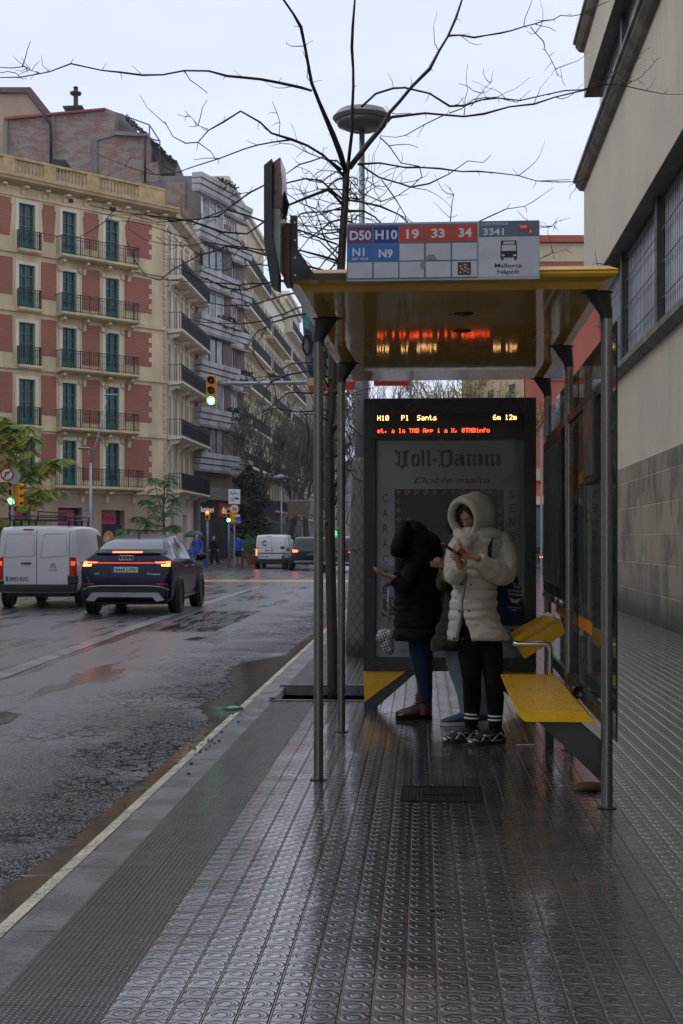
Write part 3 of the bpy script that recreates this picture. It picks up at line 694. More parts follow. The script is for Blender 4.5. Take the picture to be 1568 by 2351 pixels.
b = MB(); slabpoly(b, [(10,269), (240,247), (240,251), (10,274)], 103.7, 12.5); b.build('roof_edge', pm('red_roof_edge', (.30,.04,.03), .4), PB, world=True)
b = MB()
slabpoly(b, [(210,318), (262,304), (262,311), (222,322), (222,420), (210,420)], 103.85, .14); slabpoly(b, [(118,262), (125,262), (125,400), (118,400)], 103.9, .09)
slabpoly(b, [(8,270), (17,270), (17,420), (8,420)], 103.8, .2); slabpoly(b, [(262,300), (340,306), (340,313), (262,309)], 103.6, 10)
b.build('concrete_band', m_conc, PB, world=True)
b = MB(); b.tube([W(100,258,103.7), W(103,270,103.7), W(115,283,103.7), W(117,300,103.7), W(117,380,103.7)], .12, 6); b.build('drainpipe', m_iron, PB, world=True, smooth=True); b = MB(); b.tube([W(333,312,103.6), W(333,420,103.6)], .1, 6); b.build('drainpipe', m_iron, PB, world=True, smooth=True)
b = MB(); slabpoly(b, [(-60,303), (-60,200), (70,200), (115,257), (100,262), (60,212), (-60,212)], 108, 9, 0); slabpoly(b, [(-60,420), (-60,212), (58,212), (98,262), (98,420)], 108.3, 8, 1)
b.build('stair_tower', [pm('rust_fascia', (.11,.055,.045), .5), m_taupe], PB, world=True)
b = MB(); slabpoly(b, [(145,248), (143,243), (188,241), (190,246)], 105, 3); b.box(0,0,0,0,0,0)
c_ = W(174,243,106); b.lathe([(.18,0), (.18,.85), (.42,.95), (.46,1.1), (.2,1.2), (.16,1.35), (.2,1.5), (.05,1.6)], 10, M=Matrix.Translation((c_.x, c_.y, c_.z-.1)))
b.build('chimney', m_iron, PB, world=True)
b = MB(); slabpoly(b, [(262,256), (283,262), (318,306), (262,304)], 106, 6, 0); slabpoly(b, [(118,378), (118,366), (150,367), (150,380)], 100, 2, 1); slabpoly(b, [(345,330), (362,340), (408,372), (402,400), (362,400)], 105.5, 6, 0)
b.build('roof_terrace', [m_conc, m_iron], PB, world=True)
b = MB()
for seg in ([(283,265), (343,287)], [(343,287), (367,324)], [(343,287), (343,318)], [(367,324), (367,370)], [(343,318), (367,324)]): b.tube([W(x, y, 104.5) for x, y in seg], .05, 5)
b.build('awning_frame', pm('blue_grey_tube', (.06,.09,.12), .5), PB, world=True)
b = MB()
for k in range(500):
    c = W(rnd(290,405), 0, 105+rnd(-.5,.5)); px = CX+c.x/c.y*F; c = W(px, 268+(px-290)*.95+rnd(-5,8), c.y); s_ = rnd(.06,.18)
    a_ = Vector((rnd(-1,1), rnd(-1,1), rnd(-1,1))).normalized()*s_; d_ = Vector((rnd(-1,1), rnd(-1,1), rnd(-1,1))).normalized()*s_
    b.add([c-a_, c+d_, c+a_, c-d_], [(0,1,2,3)])
b.build('terrace_plants', pm('dark_foliage2', (.02,.03,.02), .6), PB, world=True)
# upper concrete part of the striped block
b = MB(); slabpoly(b, [(362,404), (440,404), (452,410), (447,540), (362,540)], 102.2, 6, 0); slabpoly(b, [(382,420), (425,418), (425,540), (382,500)], 102.1, .2, 1)
b.build('side_wall', [m_conc, m_oldbrick], SB, world=True)
ptop = 1.42+(HZ-418)/F*99.5

# ================================================================ STREET ROW BEYOND
def rowblock(name, label, Y0, Y1, h, wallm, trimm, xo=0.0, storey=3.5, balc=True, dark=m_iron, chim=True):
    o = Vector((-11.2+.0675*(Y0-88)+xo, Y0, 0)); B = thing(name, label, 'building', o, 0); M = basis(o, SD, -SN, Vector((0,0,1))); MW[B.name] = loc_m(o)
    L = (Y1-Y0); b = MB(); b.box(0, L, 0, 14, 0, h, M=M); b.build('wall', wallm, B, world=True)
    b = MB(); b.box(-.2, L+.2, -.5, 14.3, h, h+.35, M=M); b.box(-.05, L+.05, -.25, 0, h-.5, h, M=M)
    k = 0; z = 4.5
    while z < h-2: b.box(0, L, -.1, 0, z-.35, z-.15, M=M); z += storey
    b.build('cornice', trimm, B, world=True)
    n = int(L/2.6); z = 4.6; first = None; fb = None
    while z < h-3:
        for i in range(n):
            x = (i+.5)*L/n
            if first is None:
                w_ = thing('window', None, None, o, 0, parent=B); w_.location = (0,0,0); MW[w_.name] = MW[B.name]
                b = MB(); b.box(-.5, .5, -.02, -.005, 0, 2.4, M=M); b.build('pane', m_pane, w_, world=True)
                b = MB(); b.box(-.68, -.5, -.09, 0, -.05, 2.6, M=M); b.box(.5, .68, -.09, 0, -.05, 2.6, M=M); b.box(-.68, .68, -.1, 0, 2.4, 2.65, M=M); b.build('frame', trimm, w_, world=True); first = w_
            else: w_ = copy_tree(first, B)
            w_.location = SD*x+Vector((0,0,z))
        if balc:
            if fb is None:
                fb = thing('balcony', None, None, (0,0,0), 0, parent=B); MW[fb.name] = MW[B.name]
                b = MB(); b.box(.8, L-.8, -.9, 0, -.25, -.05, M=M); b.build('slab', trimm, fb, world=True)
                b = MB()
                for q in range(int((L-1.6)/.25)): xx = .85+q*.25; b.box(xx, xx+.04, -.88, -.84, -.05, .95, M=M)
                b.box(.8, L-.8, -.89, -.83, .95, 1.0, M=M); b.build('railing', dark, fb, world=True); bb = fb
            else: bb = copy_tree(fb, B)
            bb.location = (0,0,z)
        z += storey
    b = MB(); b.box(.3, L-.3, -.03, 0.0, .2, 3.4, M=M); b.build('shop_fronts', m_dark, B, world=True)
    return B
rowblock('apartment_building', 'tall beige apartment building just beyond the striped balcony block', 112.6, 139, 30.5, m_sand, m_cream2)
rowblock('apartment_building', 'narrower cream apartment building second beyond the striped block', 139.5, 158, 27, m_cream2, m_sand)
rowblock('apartment_building', 'beige apartment building with stepped roof far down the street', 158.5, 176, 29.5, m_sand, m_cream2)
rowblock('apartment_building', 'brown brick apartment building near the far end of the street', 176.5, 215, 27, brickmat('brown_brick', (.2,.09,.07), (.17,.08,.06), (.2,.12,.1)), m_sand, balc=False)
b = MB(); RB = thing('roof_stair_house', 'brick stair house rising above the distant roofs', 'building', (-2, 230, 0), 0)
MW[RB.name] = loc_m((-2,230,0))
b.box(-14, -1, 216, 300, 0, 24); b.build('wall', m_oldbrick, RB, world=True); b = MB(); b.box(-14.3, -.7, 215.7, 300.3, 24, 24.5); b.build('cornice', m_sand, RB, world=True)
# right side of the far street and the end of the view
def plainblock(name, label, pts, h, wm, tm, rows=(), col=(), off=.03):
    B = thing(name, label, 'building', (pts[0][0], pts[0][1], 0), 0)
    b = MB(); b.prism(pts, 0, h); b.build('wall', wm, B, world=True)
    cx = sum(p[0] for p in pts)/len(pts); cy = sum(p[1] for p in pts)/len(pts)
    b = MB(); b.prism([(cx+(p[0]-cx)*1.03, cy+(p[1]-cy)*1.02) for p in pts], h, h+.4); b.build('cornice', tm, B, world=True)
    first = None
    for i in range(len(pts)):
        a = Vector((*pts[i], 0)); c = Vector((*pts[(i+1) % len(pts)], 0)); d = (c-a); L = d.length
        if L < 3 or a.y > c.y+60: continue
        d.normalize(); nn = Vector((d.y, -d.x, 0))
        if nn.dot(Vector((0,0,0))-a) < 0: continue
        M = basis(Vector((0,0,0)), d, -nn, Vector((0,0,1))); mine = None
        n = max(1, int(L/3.2)); z = 4.6
        while z < h-3:
            for k in range(n):
                if mine is None:
                    w_ = thing('window', None, None, (0,0,0), 0, parent=B); MW[w_.name] = loc_m((0,0,0))
                    b = MB(); b.box(-.6, .6, -.03, -.01, 0, 1.7, M=M); b.build('pane', m_pane, w_)
                    b = MB(); b.box(-.68, -.6, -.07, 0, -.05, 1.8, M=M); b.box(.6, .68, -.07, 0, -.05, 1.8, M=M); b.box(-.68, .68, -.09, 0, -.12, -.02, M=M); b.build('frame', tm, w_); mine = w_
                else: w_ = copy_tree(mine, B)
                p = a+d*((k+.5)*L/n); w_.location = Vector((p.x-pts[0][0], p.y-pts[0][1], z))
            z += 3.3
    return B
m_redw = pm('salmon_red_render', (.40,.10,.06), .75, 0, .12, .5, streak=True)
m_crw = pm('warm_cream_render', (.56,.44,.30), .75, 0, .12, .5, streak=True)
rx = lambda px, Y: (px-CX)/F*Y
RBd = plainblock('red_corner_building', 'salmon red building with cream bands on the far right corner', [(rx(1206,84),84), (rx(1206,84)+30,84), (rx(1206,84)+30,110), (rx(1206,84)+5,110)], 19.4, m_redw, m_redw)
b = MB()
p0, p1 = Vector((rx(1206,84),84,0)), Vector((rx(1206,84)+30,84,0)); d = (p1-p0).normalized(); nn = Vector((d.y,-d.x,0))
M_ = basis(p0, d, -nn, Vector((0,0,1)))
b.box(-.02, 29.9, -.05, .0, 18.25, 19.35, M=M_); b.box(-.02, 29.9, -.4, 0, 3.6, 4.1, M=M_); b.build('cream_band', m_crw, RBd, world=True)
b = MB(); b.box(.4, 11.6, -.06, 0, .1, 3.4, M=M_); b.build('shop_front', m_pane, RBd, world=True)
plainblock('cream_corner_building', 'cream building behind the trees, left of the red corner building', [(rx(1060,112),112), (rx(1203,100),100), (rx(1203,100)+4,112), (rx(1060,112)+4,125)], 15.5, m_crw, m_crw)
plainblock('distant_building', 'pinkish brick building closing the right side of the far street', [(2.0,140), (9,128), (22,128), (22,190), (5,190)], 11, m_oldbrick, m_conc)
plainblock('distant_building', 'grey building at the far end of the street', [(-6,330), (16,330), (16,350), (-6,350)], 20, m_conc, m_conc)
# far pavements
fsheet('far_pavement', [(-34,66), (-21,66), (-9.2,86.2), (-7.4,110), (4.6,300), (-8,300), (-12,88)])
fsheet('far_pavement', [(9.5,74), (24,70), (40,74), (40,120), (12,200), (8.5,120), (7.4,92)])
# ================================================================ BUS SHELTER
SO = (-.30, 7.33, 0)
t = NT('glossy_ochre_roof'); co = t.co(); X = t.xyz(co)
w1 = t.noise(t.co(scale=(1,.25,1)), 3.2, 2, .4); 
t.set(col=t.mix(t.step(t.noise(co, 2, 4), .35, .65), (.78,.44,.02), (.68,.38,.02)), rough=.062, normal=t.bump(w1, .007, .5), coat=.25, coatr=.05, spec=.75)
m_roof = t.mat
t = NT('yellow_bench_metal'); co = t.co(); X = t.xyz(co)
fx = t.m('SUBTRACT', t.m('FRACT', t.m('DIVIDE', X[0], .02)), .5); fy = t.m('SUBTRACT', t.m('FRACT', t.m('DIVIDE', X[1], .02)), .5)
r = t.m('SQRT', t.m('ADD', t.m('MULTIPLY', fx, fx), t.m('MULTIPLY', fy, fy))); geo_ = t.n.new('ShaderNodeNewGeometry'); hole = t.m('MULTIPLY', t.step(r, .34, .26), t.step(t.xyz(geo_.outputs[1])[2], .8, .95))
drp = t.vor(co, 55); dr_ = t.step(drp, .35, .1)
t.set(col=t.mix(t.m('MULTIPLY', hole, .28), t.mix(t.step(t.noise(co, 6, 4), .3, .7), (.92,.50,.008), (.80,.42,.008)), (.12,.06,.004)), rough=t.m('ADD', .16, t.m('MULTIPLY', t.noise(co, 20, 3), .2)), normal=t.bump(t.m('ADD', t.m('MULTIPLY', hole, -1.0), t.m('MULTIPLY', dr_, .5)), .002, .7))
m_bench = t.mat
m_ylow = pm('yellow_panel', (.72,.37,.01), .3, 0, .15, 3, bump=.0005)
m_glass = glass('shelter_glass')
m_glassedge = pm('green_glass_edge', (.008,.05,.035), .1)
m_plate = pm('support_plate', (.075,.075,.072), .4, .4, .3, 5, bump=.0006, bscale=120)
m_orange = pm('orange_stripe', (.75,.28,.01), .5)
SH = thing('bus_shelter', 'bus shelter with glossy ochre roof on round steel posts with a glass side', 'bus shelter', SO, TS)
RX, RY = 1.735, 4.30
b = MB()
def rr(i, z, e=0): return [(i, i, z), (RX-i, i, z), (RX-i, RY-i, z), (i, RY-i, z)]
b.loft([rr(.095, 2.742), rr(.075, 2.775), rr(.012, 2.792), rr(0, 2.806), rr(.0, 2.818), rr(.045, 2.846), rr(.3, 2.88)], 0)
b.build('roof', m_roof, SH)
b = MB(); b.loft([rr(.004, 2.8225), rr(-.002, 2.823), rr(-.002, 2.827), rr(.045, 2.8525), rr(.3, 2.886)], 0)
b.build('roof_trim', m_ylow, SH)
b = MB(); mid = []
for (x, y) in ((.95,.85), (.95,1.5)): b = MB(); b.lathe([(.0,2.735), (.05,2.735), (.062,2.742)], 20, M=Matrix.Translation((x, y, 0))); b.build('downlight', darksteel, SH, smooth=True)
posts = [(1.70,.204,-1), (1.685,2.26,-1), (1.684,4.16,-1), (.093,.97,1), (.078,3.05,1)]
for (x, y, s_) in posts:
    ps = thing('post', None, None, (x, y, 0), 0, parent=SH)
    b = MB(); r = .031 if (x > 1 and y < 1) else .029
    b.lathe([(r,-.02), (r,2.60)], 32); o = b.build('tube', steel, ps, smooth=True, sharp=1)
    b = MB(); b.lathe([(.0,0.001), (.052,.001), (.052,.006), (r,.006)], 24); b.build('base_plate', darksteel, ps)
    b = MB(); rings = []
    for (z, rr_, off) in ((2.58,.031,0), (2.62,.034,.003), (2.735,.068,.046), (2.741,.092,.055)):
        rings.append([(s_*off+rr_*math.cos(2*PI*k/24), rr_*math.sin(2*PI*k/24)*.8, z) for k in range(24)])
    b.loft(rings); b.build('bracket', darksteel, ps, smooth=True, sharp=.6)
for (ya, yb) in ((.20,2.22), (2.30,4.22)):
    gp = thing('glass_pane', None, None, (0,0,0), 0, parent=SH)
    b = MB(); b.box(1.748, 1.756, ya+.004, yb, .354, 2.585); b.build('glazing', m_glass, gp)
    b = MB(); b.box(1.747, 1.757, ya, ya+.0035, .353, 2.586); b.build('glass_edge', m_glassedge, gp)
    for z in (.88, 1.84):
        b = MB(); 
        b.box(1.742, 1.7465, (1.37 if ya < 1 else 2.5), (2.2 if ya < 1 else 4.1), z-.038, z+.038); b.build('orange_stripe', m_orange, gp)
b = MB()
for z0_, z1_ in ((.45,.53), (2.215,2.27)):
    for ya, yb in ((.23,2.23), (2.29,4.13)): b = MB(); b.box(1.672, 1.70, ya, yb, z0_, z1_, c=.004); b.build('rail', darksteel, SH)
b = MB(); b.box(1.70, 1.747, 1.2, 1.24, .47, .51); b.box(1.70, 1.747, 3.2, 3.24, .47, .51); b.box(1.70, 1.747, 1.2, 1.24, 2.22, 2.26); b.box(1.70, 1.747, 3.2, 3.24, 2.22, 2.26)
b.build('glass_clip', darksteel, SH)
b = MB(); b.box(1.64, 1.735, 2.42, 4.05, 1.02, 2.2, c=.01); o = b.build('map_case', blackpaint, SH)
b = MB(); b.box(1.634, 1.6395, 2.5, 3.97, 1.1, 2.12); b.build('map', pm('dim_map', (.10,.115,.11), .2, 0, .4, 6), o)
b = MB(); b.tube([(1.66,2.42,.99), (1.66,4.05,.99)], .032, 12); b.build('case_roller', steel, o, smooth=True)
b = MB(); b.box(1.66, 1.73, .49, 1.04, 1.75, 2.25, c=.008); o = b.build('timetable_case', darksteel, SH)
b = MB(); b.box(1.655, 1.6595, .53, 1.0, 1.79, 2.21); b.build('timetable', pm('timetable_paper', (.16,.165,.16), .4, 0, .3, 9), o)
# bench
bn = thing('bench', None, None, (0,0,0), 0, parent=SH)
b = MB(); b.prism([(1.235,.5), (1.60,.5), (1.605,.492), (1.655,.447), (1.27,.447), (1.228,.492)], .27, 2.40, 'y'); b.build('seat', m_bench, bn)
b = MB(); Lm = MW[SH.name].inverted()
def LS(p): q = Lm @ p; return (q.x, q.z)
b.prism([LS(W(x, y, 7.52)) for x, y in ((1236,1658), (1333,1658), (1380,1699), (1380,1795))], .30, .345, 'y')
b.build('bracket_plate', m_plate, bn)
b = MB(); b.box(1.53, 1.585, 2.30, 2.36, 0, .446, c=.006); b.build('leg', darksteel, bn)
b = MB(); ar = [LS(W(x, y, 9.6)) for x, y in ((1177,1478), (1240,1478), (1256,1480), (1262,1490), (1262,1552))]
b.tube([(p[0], 2.36, p[1]) for p in smooth_path([(q[0], 0, q[1]) for q in ar], 4)] if False else [(p.x, 2.36, p.z) for p in smooth_path([(q[0], 0, q[1]) for q in ar], 4)], .019, 12)
b.build('armrest', chrome, bn, smooth=True)
b = MB(); b.prism([LS(W(x, y, 10.2)) for x, y in ((1186,1474), (1282,1420), (1290,1446), (1287,1452), (1200,1507))], 2.75, 4.0, 'y')
o = b.build('leaning_seat', m_bench, SH)
b = MB(); b.box(1.53, 1.66, 3.0, 3.05, .70, .76); b.box(1.53,1.66,3.8,3.85,.70,.76); b.build('seat_arm', darksteel, o)
# route sign on the roof edge
RS = thing('route_sign', None, None, (.33, -.03, 2.775), 0, parent=SH)
SM_ = Matrix.Translation((0,0,0)) @ Matrix.Rotation(PI/2-.03, 4, 'X')
def sp(px, py): return ((px-12)/1500, (490-py)/1500)
def srect(b, x0, y0, x1, y1, mi, z):
    a = sp(x0, y1); c = sp(x1, y0); b.add([(a[0],a[1],z), (c[0],a[1],z), (c[0],c[1],z), (a[0],c[1],z)], [(0,1,2,3)], mi, SM_)
b = MB(); b.box(0, 1.0, 0, .305, -.02, 0, M=SM_, c=0); b.build('board', pm('sign_grey', (.40,.43,.48), .35, 0, .06), RS)
mats = [pm('sign_blue_grey', (.11,.155,.24), .4, 0, .1), pm('sign_pale', (.52,.55,.62), .4, 0, .08, 9), pm('route_purple', (.16,.012,.13), .35, 0, .1), pm('route_navy', (.006,.012,.26), .35, 0, .1),
        pm('route_red', (.55,.045,.018), .35, 0, .1), pm('route_blue', (.012,.16,.52), .35, 0, .1), pm('sign_letter_white', (.66,.69,.76), .4, 0, .05), pm('sign_black', (.012,.012,.014), .4, 0, .1),
        pm('sign_yellow', (.62,.50,.03), .4), pm('sign_magenta', (.4,.02,.16), .4)]
b = MB(); srect(b, 16, 47, 1032, 478, 0, .001); srect(b, 1045, 34, 1506, 158, 0, .001); srect(b, 1045, 158, 1506, 468, 1, .001); b.build('field', mats, RS)
b = MB(); xs_ = [(22,211), (225,414), (426,617), (631,823), (836,1028)]; ys_ = [(64,192), (201,334), (343,468)]
cm = [[2,3,4,4,4], [5,5,1,1,1], [1,1,1,1,1]]
for j, (ya, yb) in enumerate(ys_):
    for i, (xa, xb) in enumerate(xs_): srect(b, xa, ya-(0 if j else 3*i/2), xb, yb-(3*i/2 if not j else 2), cm[j][i], .0018)
b.build('route_cell', mats, RS)
def st(b, s_, px, py, hpx, mi=6, w=None, bold=.03, z=.0026):
    p = sp(px, py); b.text(s_, SM_ @ Matrix.Translation((p[0], p[1], z)), hpx/1500, mi, bold=bold, w=(w/1500 if w else None))
b = MB()
st(b, 'D50', 117, 163, 72, w=168); st(b, 'H10', 320, 161, 72, w=172); st(b, '19', 519, 158, 70, w=100); st(b, '33', 726, 155, 70, w=104); st(b, '34', 934, 153, 70, w=106)
st(b, 'N1', 110, 290, 62, w=96); st(b, 'NIT BUS', 117, 324, 20, w=128, bold=.01); st(b, 'N9', 316, 304, 62, w=108); st(b, 'CODI PARADA', 1165, 66, 21, w=212, bold=.01); st(b, '3341', 1162, 142, 52, w=160)
st(b, 'Mallorca', 1269, 398, 33, 7, w=212, bold=.008); st(b, 'Nàpols', 1269, 446, 33, 7, w=170, bold=.008)
b.build('lettering', mats, RS)
b = MB()
p = sp(1385,83); b.add([(p[0]+.030*math.cos(k*PI/10), p[1]+.021*math.sin(k*PI/10), .0026) for k in range(20)], [list(range(20))], 4, SM_)
p = sp(1442,118); b.add([(p[0]+.0145*math.cos(k*PI/10), p[1]+.0145*math.sin(k*PI/10), .0026) for k in range(20)], [list(range(20))], 4, SM_)
st(b, 'TMB', 1386, 92, 20, 6, w=60, z=.0034); st(b, 'B', 1442, 128, 20, 6, z=.0034)
# bus pictogram
def poly(b, pts, mi, z): b.add([(*sp(*q), z) for q in pts], [list(range(len(pts)))], mi, SM_)
poly(b, [(1214,188), (1333,188), (1340,320), (1207,320)], 7, .0026); poly(b, [(1232,196), (1318,196), (1318,216), (1232,216)], 1, .0034); poly(b, [(1222,222), (1326,222), (1330,270), (1217,270)], 1, .0034)
for x in (1215, 1316): srect(b, x, 318, x+18, 340, 7, .0027); 
for x in (1216, 1306): srect(b, x, 298, x+26, 311, 1, .0034)
# small colour code square
srect(b, 879, 352, 981, 452, 7, .0026); R7 = random.Random(4)
pat = ['.5985.', '8.95.9', '59.85.', '.85.98', '9.589.', '8.5.98']
for j, row in enumerate(pat):
    for i, ch in enumerate(row):
        if ch != '.': srect(b, 893+i*12.5, 364+j*12.5, 893+(i+1)*12.5, 364+(j+1)*12.5, {'5':5,'9':9,'8':8}[ch], .0034)
b.build('emblem', mats, RS)
b = MB(); poly(b, [(632,312), (650,292), (690,288), (712,312), (722,330), (640,331)], 1, .0034); poly(b, [(584,372), (600,340), (628,338), (630,385), (598,410)], 1, .0034); b.build('peeled_sticker', [mats[0], pm('bare_metal', (.33,.32,.31), .5)], RS)
# steel bracket and side flag
b = MB(); Y_ = 7.30
def wl_(pts): return [LS(W(x, y, 7.32)) for x, y in pts]
b.prism(wl_([(667,498), (684,498), (685,575), (722,631), (796,631), (796,643), (667,643)]), -.03, -.024, 'y'); b.build('sign_bracket', darksteel, SH)
b = MB()
for y in (511, 552, 592, 632): p = LS(W(677.5, y, 7.3)); b.add([(p[0]+.006*math.cos(k*PI/6), -.0315, p[1]+.006*math.sin(k*PI/6)) for k in range(12)], [list(range(12))])
b.build('bolt_hole', white, SH)
b = MB(); b.prism(wl_([(651,516), (667,516), (667,652), (653,652)]), -.05, .12, 'y'); b.build('flag_mount', pm('rust_red_box', (.10,.022,.016), .4), SH)
FLG = thing('side_flag', None, None, (0,0,0), 0, parent=SH)
b = MB(); b.prism(wl_([(616,401), (634,386), (634,566), (649,640), (649,679), (632,671), (616,568)]), -.2, -.08, 'y'); b.build('frame', blackpaint, FLG)
b = MB(); b.prism(wl_([(634.5,387), (650,376), (654,430), (654,492), (634.5,492)]), -.14, .1, 'y', 0); b.prism(wl_([(634.5,492.5), (650,492.5), (650,636), (634.5,566)]), -.14, .1, 'y', 1)
b.build('face', [pm('painted_red_reflection', (.22,.10,.095), .2, 0, .5, 12), pm('pale_green_face', (.36,.40,.38), .3, 0, .4, 3)], FLG)  # upper part of the face painted in the reddish tone of a reflection
b = MB(); b.tube([W(652,440,7.3), W(658,468,7.3), W(656,492,7.3), W(648,505,7.3)], [.006,.016,.01,.003], 6); b.tube([W(645,480,7.28), W(655,500,7.28), (W(660,520,7.28))], .003, 4)
b.build('torn_ribbon', pm('blue_black_cloth', (.01,.015,.05), .7), FLG, world=True)

# ================================================================ ADVERTISING PANEL
AP = thing('advertising_panel', 'black freestanding advertising panel with lit departure display and beer poster', 'advertising panel', (.187, 11.70, 0), TS)
def au(px): return (px-835)/273.5
def az(py): return CAMZ+(HZ-py)/273.5
PW_ = au(1228)
b = MB()
b.box(0, PW_, .0, .16, az(1010), az(915), c=.004); b.box(0, au(861), .0, .16, az(1510), az(1010.2)); b.box(au(1203), PW_, .0, .16, az(1510), az(1010.2)); b.box(0, PW_, 0, .16, az(1540), az(1510.2))
b.box(0.01, PW_-.01, .05, .15, az(1530), az(930)); b.build('frame', pm('ad_black', (.018,.019,.022), .25, 0, .3, 4), AP)
b = MB()
b.prism([(au(835),az(1541)), (au(932),az(1541)), (au(836),az(1612))], .01, .12, 'y'); b.build('yellow_gusset', m_ylow, AP)
b = MB(); b.prism([(au(1228),az(1541)), (au(1131),az(1541)), (au(1227),az(1612))], .01, .12, 'y'); b.build('yellow_gusset', m_ylow, AP)
b = MB()
b.prism([(au(935),az(1541)), (au(958),az(1541)), (au(868),az(1620)), (au(835),az(1620)), (au(835),az(1613))], -.01, .14, 'y')
b.box(au(836), au(866), .0, .13, -.01, az(1620)); b.build('leg_strut', darksteel, AP); b = MB(); b.prism([(au(1128),az(1541)), (au(1105),az(1541)), (au(1195),az(1620)), (au(1228),az(1620)), (au(1228),az(1613))], -.01, .14, 'y')
b.box(au(1197), au(1227), .0, .13, -.01, az(1620)); b.build('leg_strut', darksteel, AP)
t = NT('cross_stitch_poster'); co = t.co(); X = t.xyz(co); c = .0085
fx = t.m('ABSOLUTE', t.m('SUBTRACT', t.m('FRACT', t.m('DIVIDE', X[0], c)), .5)); fz = t.m('ABSOLUTE', t.m('SUBTRACT', t.m('FRACT', t.m('DIVIDE', X[2], c)), .5))
hl = t.step(t.m('MINIMUM', fx, fz), .36, .46)
t.set(col=t.mix(hl, (.32,.335,.36), (.18,.19,.205)), rough=.6); m_poster = t.mat
b = MB(); b.add([(au(862), .045, az(1509)), (au(1202), .045, az(1509)), (au(1202), .045, az(1012)), (au(862), .045, az(1012))], [(0,1,2,3)]); PO = b.build('poster', m_poster, AP)
st1 = (.105,.105,.11)
pmats = [pm('stitch_black', (.010,.011,.017), .8), pm('stitch_red', (.20,.02,.014), .8), pm('stitch_white', (.42,.43,.44), .8), pm('stitch_green', (.03,.07,.02), .8), pm('stitch_dark', (.011,.012,.014), .8, 0, .3, 30)]
b = MB()
def prect(x0, y0, x1, y1, mi, d=.043): b.add([(au(x0), d, az(y1)), (au(x1), d, az(y1)), (au(x1), d, az(y0)), (au(x0), d, az(y0))], [(0,1,2,3)], mi)
prect(905.5, 1123, 1155, 1470, 4)
def bitmap(rows, x, y, p, mi, d=.0415, q=.0):
    for j, r_ in enumerate(rows):
        for i, ch in enumerate(r_):
            if ch == '#': prect(x+i*p+q, y+j*p+q, x+(i+1)*p, y+(j+1)*p, mi, d)
BL = {'V': ['##......###', '####.#####.', '.###..###..', '..##..###..', '..##..###..', '..##..###..', '..##..###..', '..##..###..', '..##..###..', '.###..###..', '####..####.', '..#######..', '....###....', '.....#.....'],
 'o': ['', '', '', '..####.', '.###.##', '.##..##', '.##..##', '.##..##', '.##..##', '.##..##', '.##.###', '..####.'], 'l': ['.##', '###', '.##', '.##', '.##', '.##', '.##', '.##', '.##', '.##', '.###', '.##'],
 '-': ['', '', '', '', '', '', '.##.', '####', '.##.'], 'D': ['##..######..', '.##########.', '..###..####.', '..##....###.', '..##....###.', '..##....###.', '..##....###.', '..##....###.', '..##....###.', '..##....###.', '.####..####.', '##.######...', '...##.##....'],
 'a': ['', '', '', '.#####..', '##..###.', '....###.', '.######.', '###.###.', '##..###.', '##..###.', '###.####', '.###.##.'],
 'm': ['', '', '', '###.###.###..', '.###.###.###.', '.##..##..###.', '.##..##..###.', '.##..##..###.', '.##..##..###.', '.##..##..###.', '.###.###.####', '.##..##..##..']}
xx = 906; pp = 3.15
for ch in 'Voll-Damm':
    bitmap(BL[ch], xx, 1033, pp, 0); xx += (max(len(r_) for r_ in BL[ch])+.35)*pp*.985
b.text('Doble malta', frame((au(1034), .0415, az(1109))), .052, 1, bold=.018, shear=.35, w=.64)
for s_, x in (('CARÀCTER I', 884), ('SENSE LÍMIT', 1174)):
    ys = [1120, 1147, 1174, 1195, 1230, 1262, 1294, 1318, 1350, 1378] if False else None
    yy = 1132.0 if x < 1000 else 1124.0
    for k, ch in enumerate(s_):
        if ch != ' ': b.text(ch, frame((au(x), .0415, az(yy+20))), .072, 1, bold=.012, w=(.045 if ch not in 'IÍ' else .014))
        yy += 35.2 if x < 1000 else 32.0
for k in range(12):
    x = 914+k*21; mi = 2
    for (dx, dy) in ((-3,-3), (3,3), (-3,3), (3,-3), (0,0)) if k % 2 == 0 else ((0,-4), (0,4), (-4,0), (4,0), (3,-3), (-3,3)): prect(x+dx-1.2, 1130+dy-1.2, x+dx+1.2, 1130+dy+1.2, mi, .042)
for k in range(1, 15):
    for x in (914, 1146):
        for (dx, dy) in ((-3,-3), (3,3), (-3,3), (3,-3), (0,0)) if k % 2 == 0 else ((0,-4), (0,4), (-4,0), (4,0)): prect(x+dx-1.2, 1130+k*21+dy-1.2, x+dx+1.2, 1130+k*21+dy+1.2, mi, .042)
for k in range(60):
    a = R7.random()*6.3; q = R7.random()**.5; x = 892+q*18*math.cos(a); y = 1395+q*34*math.sin(a)*.8; prect(x-2.5, y-2.5, x+2.5, y+2.5, 3, .0415+.0001*k/60)
b.text('VOLL-DAMM  doble malta', frame((au(960), .0415, az(1497))), .022, 0, bold=.01)
b.build('stitched_print', pmats, PO)
b = MB(); b.box(au(861.5), au(1202.5), .012, .018, az(1510), az(1010.3)); b.build('glass_cover', glass('poster_glass', (.95,.97,.97), .02, .0, .45), AP)
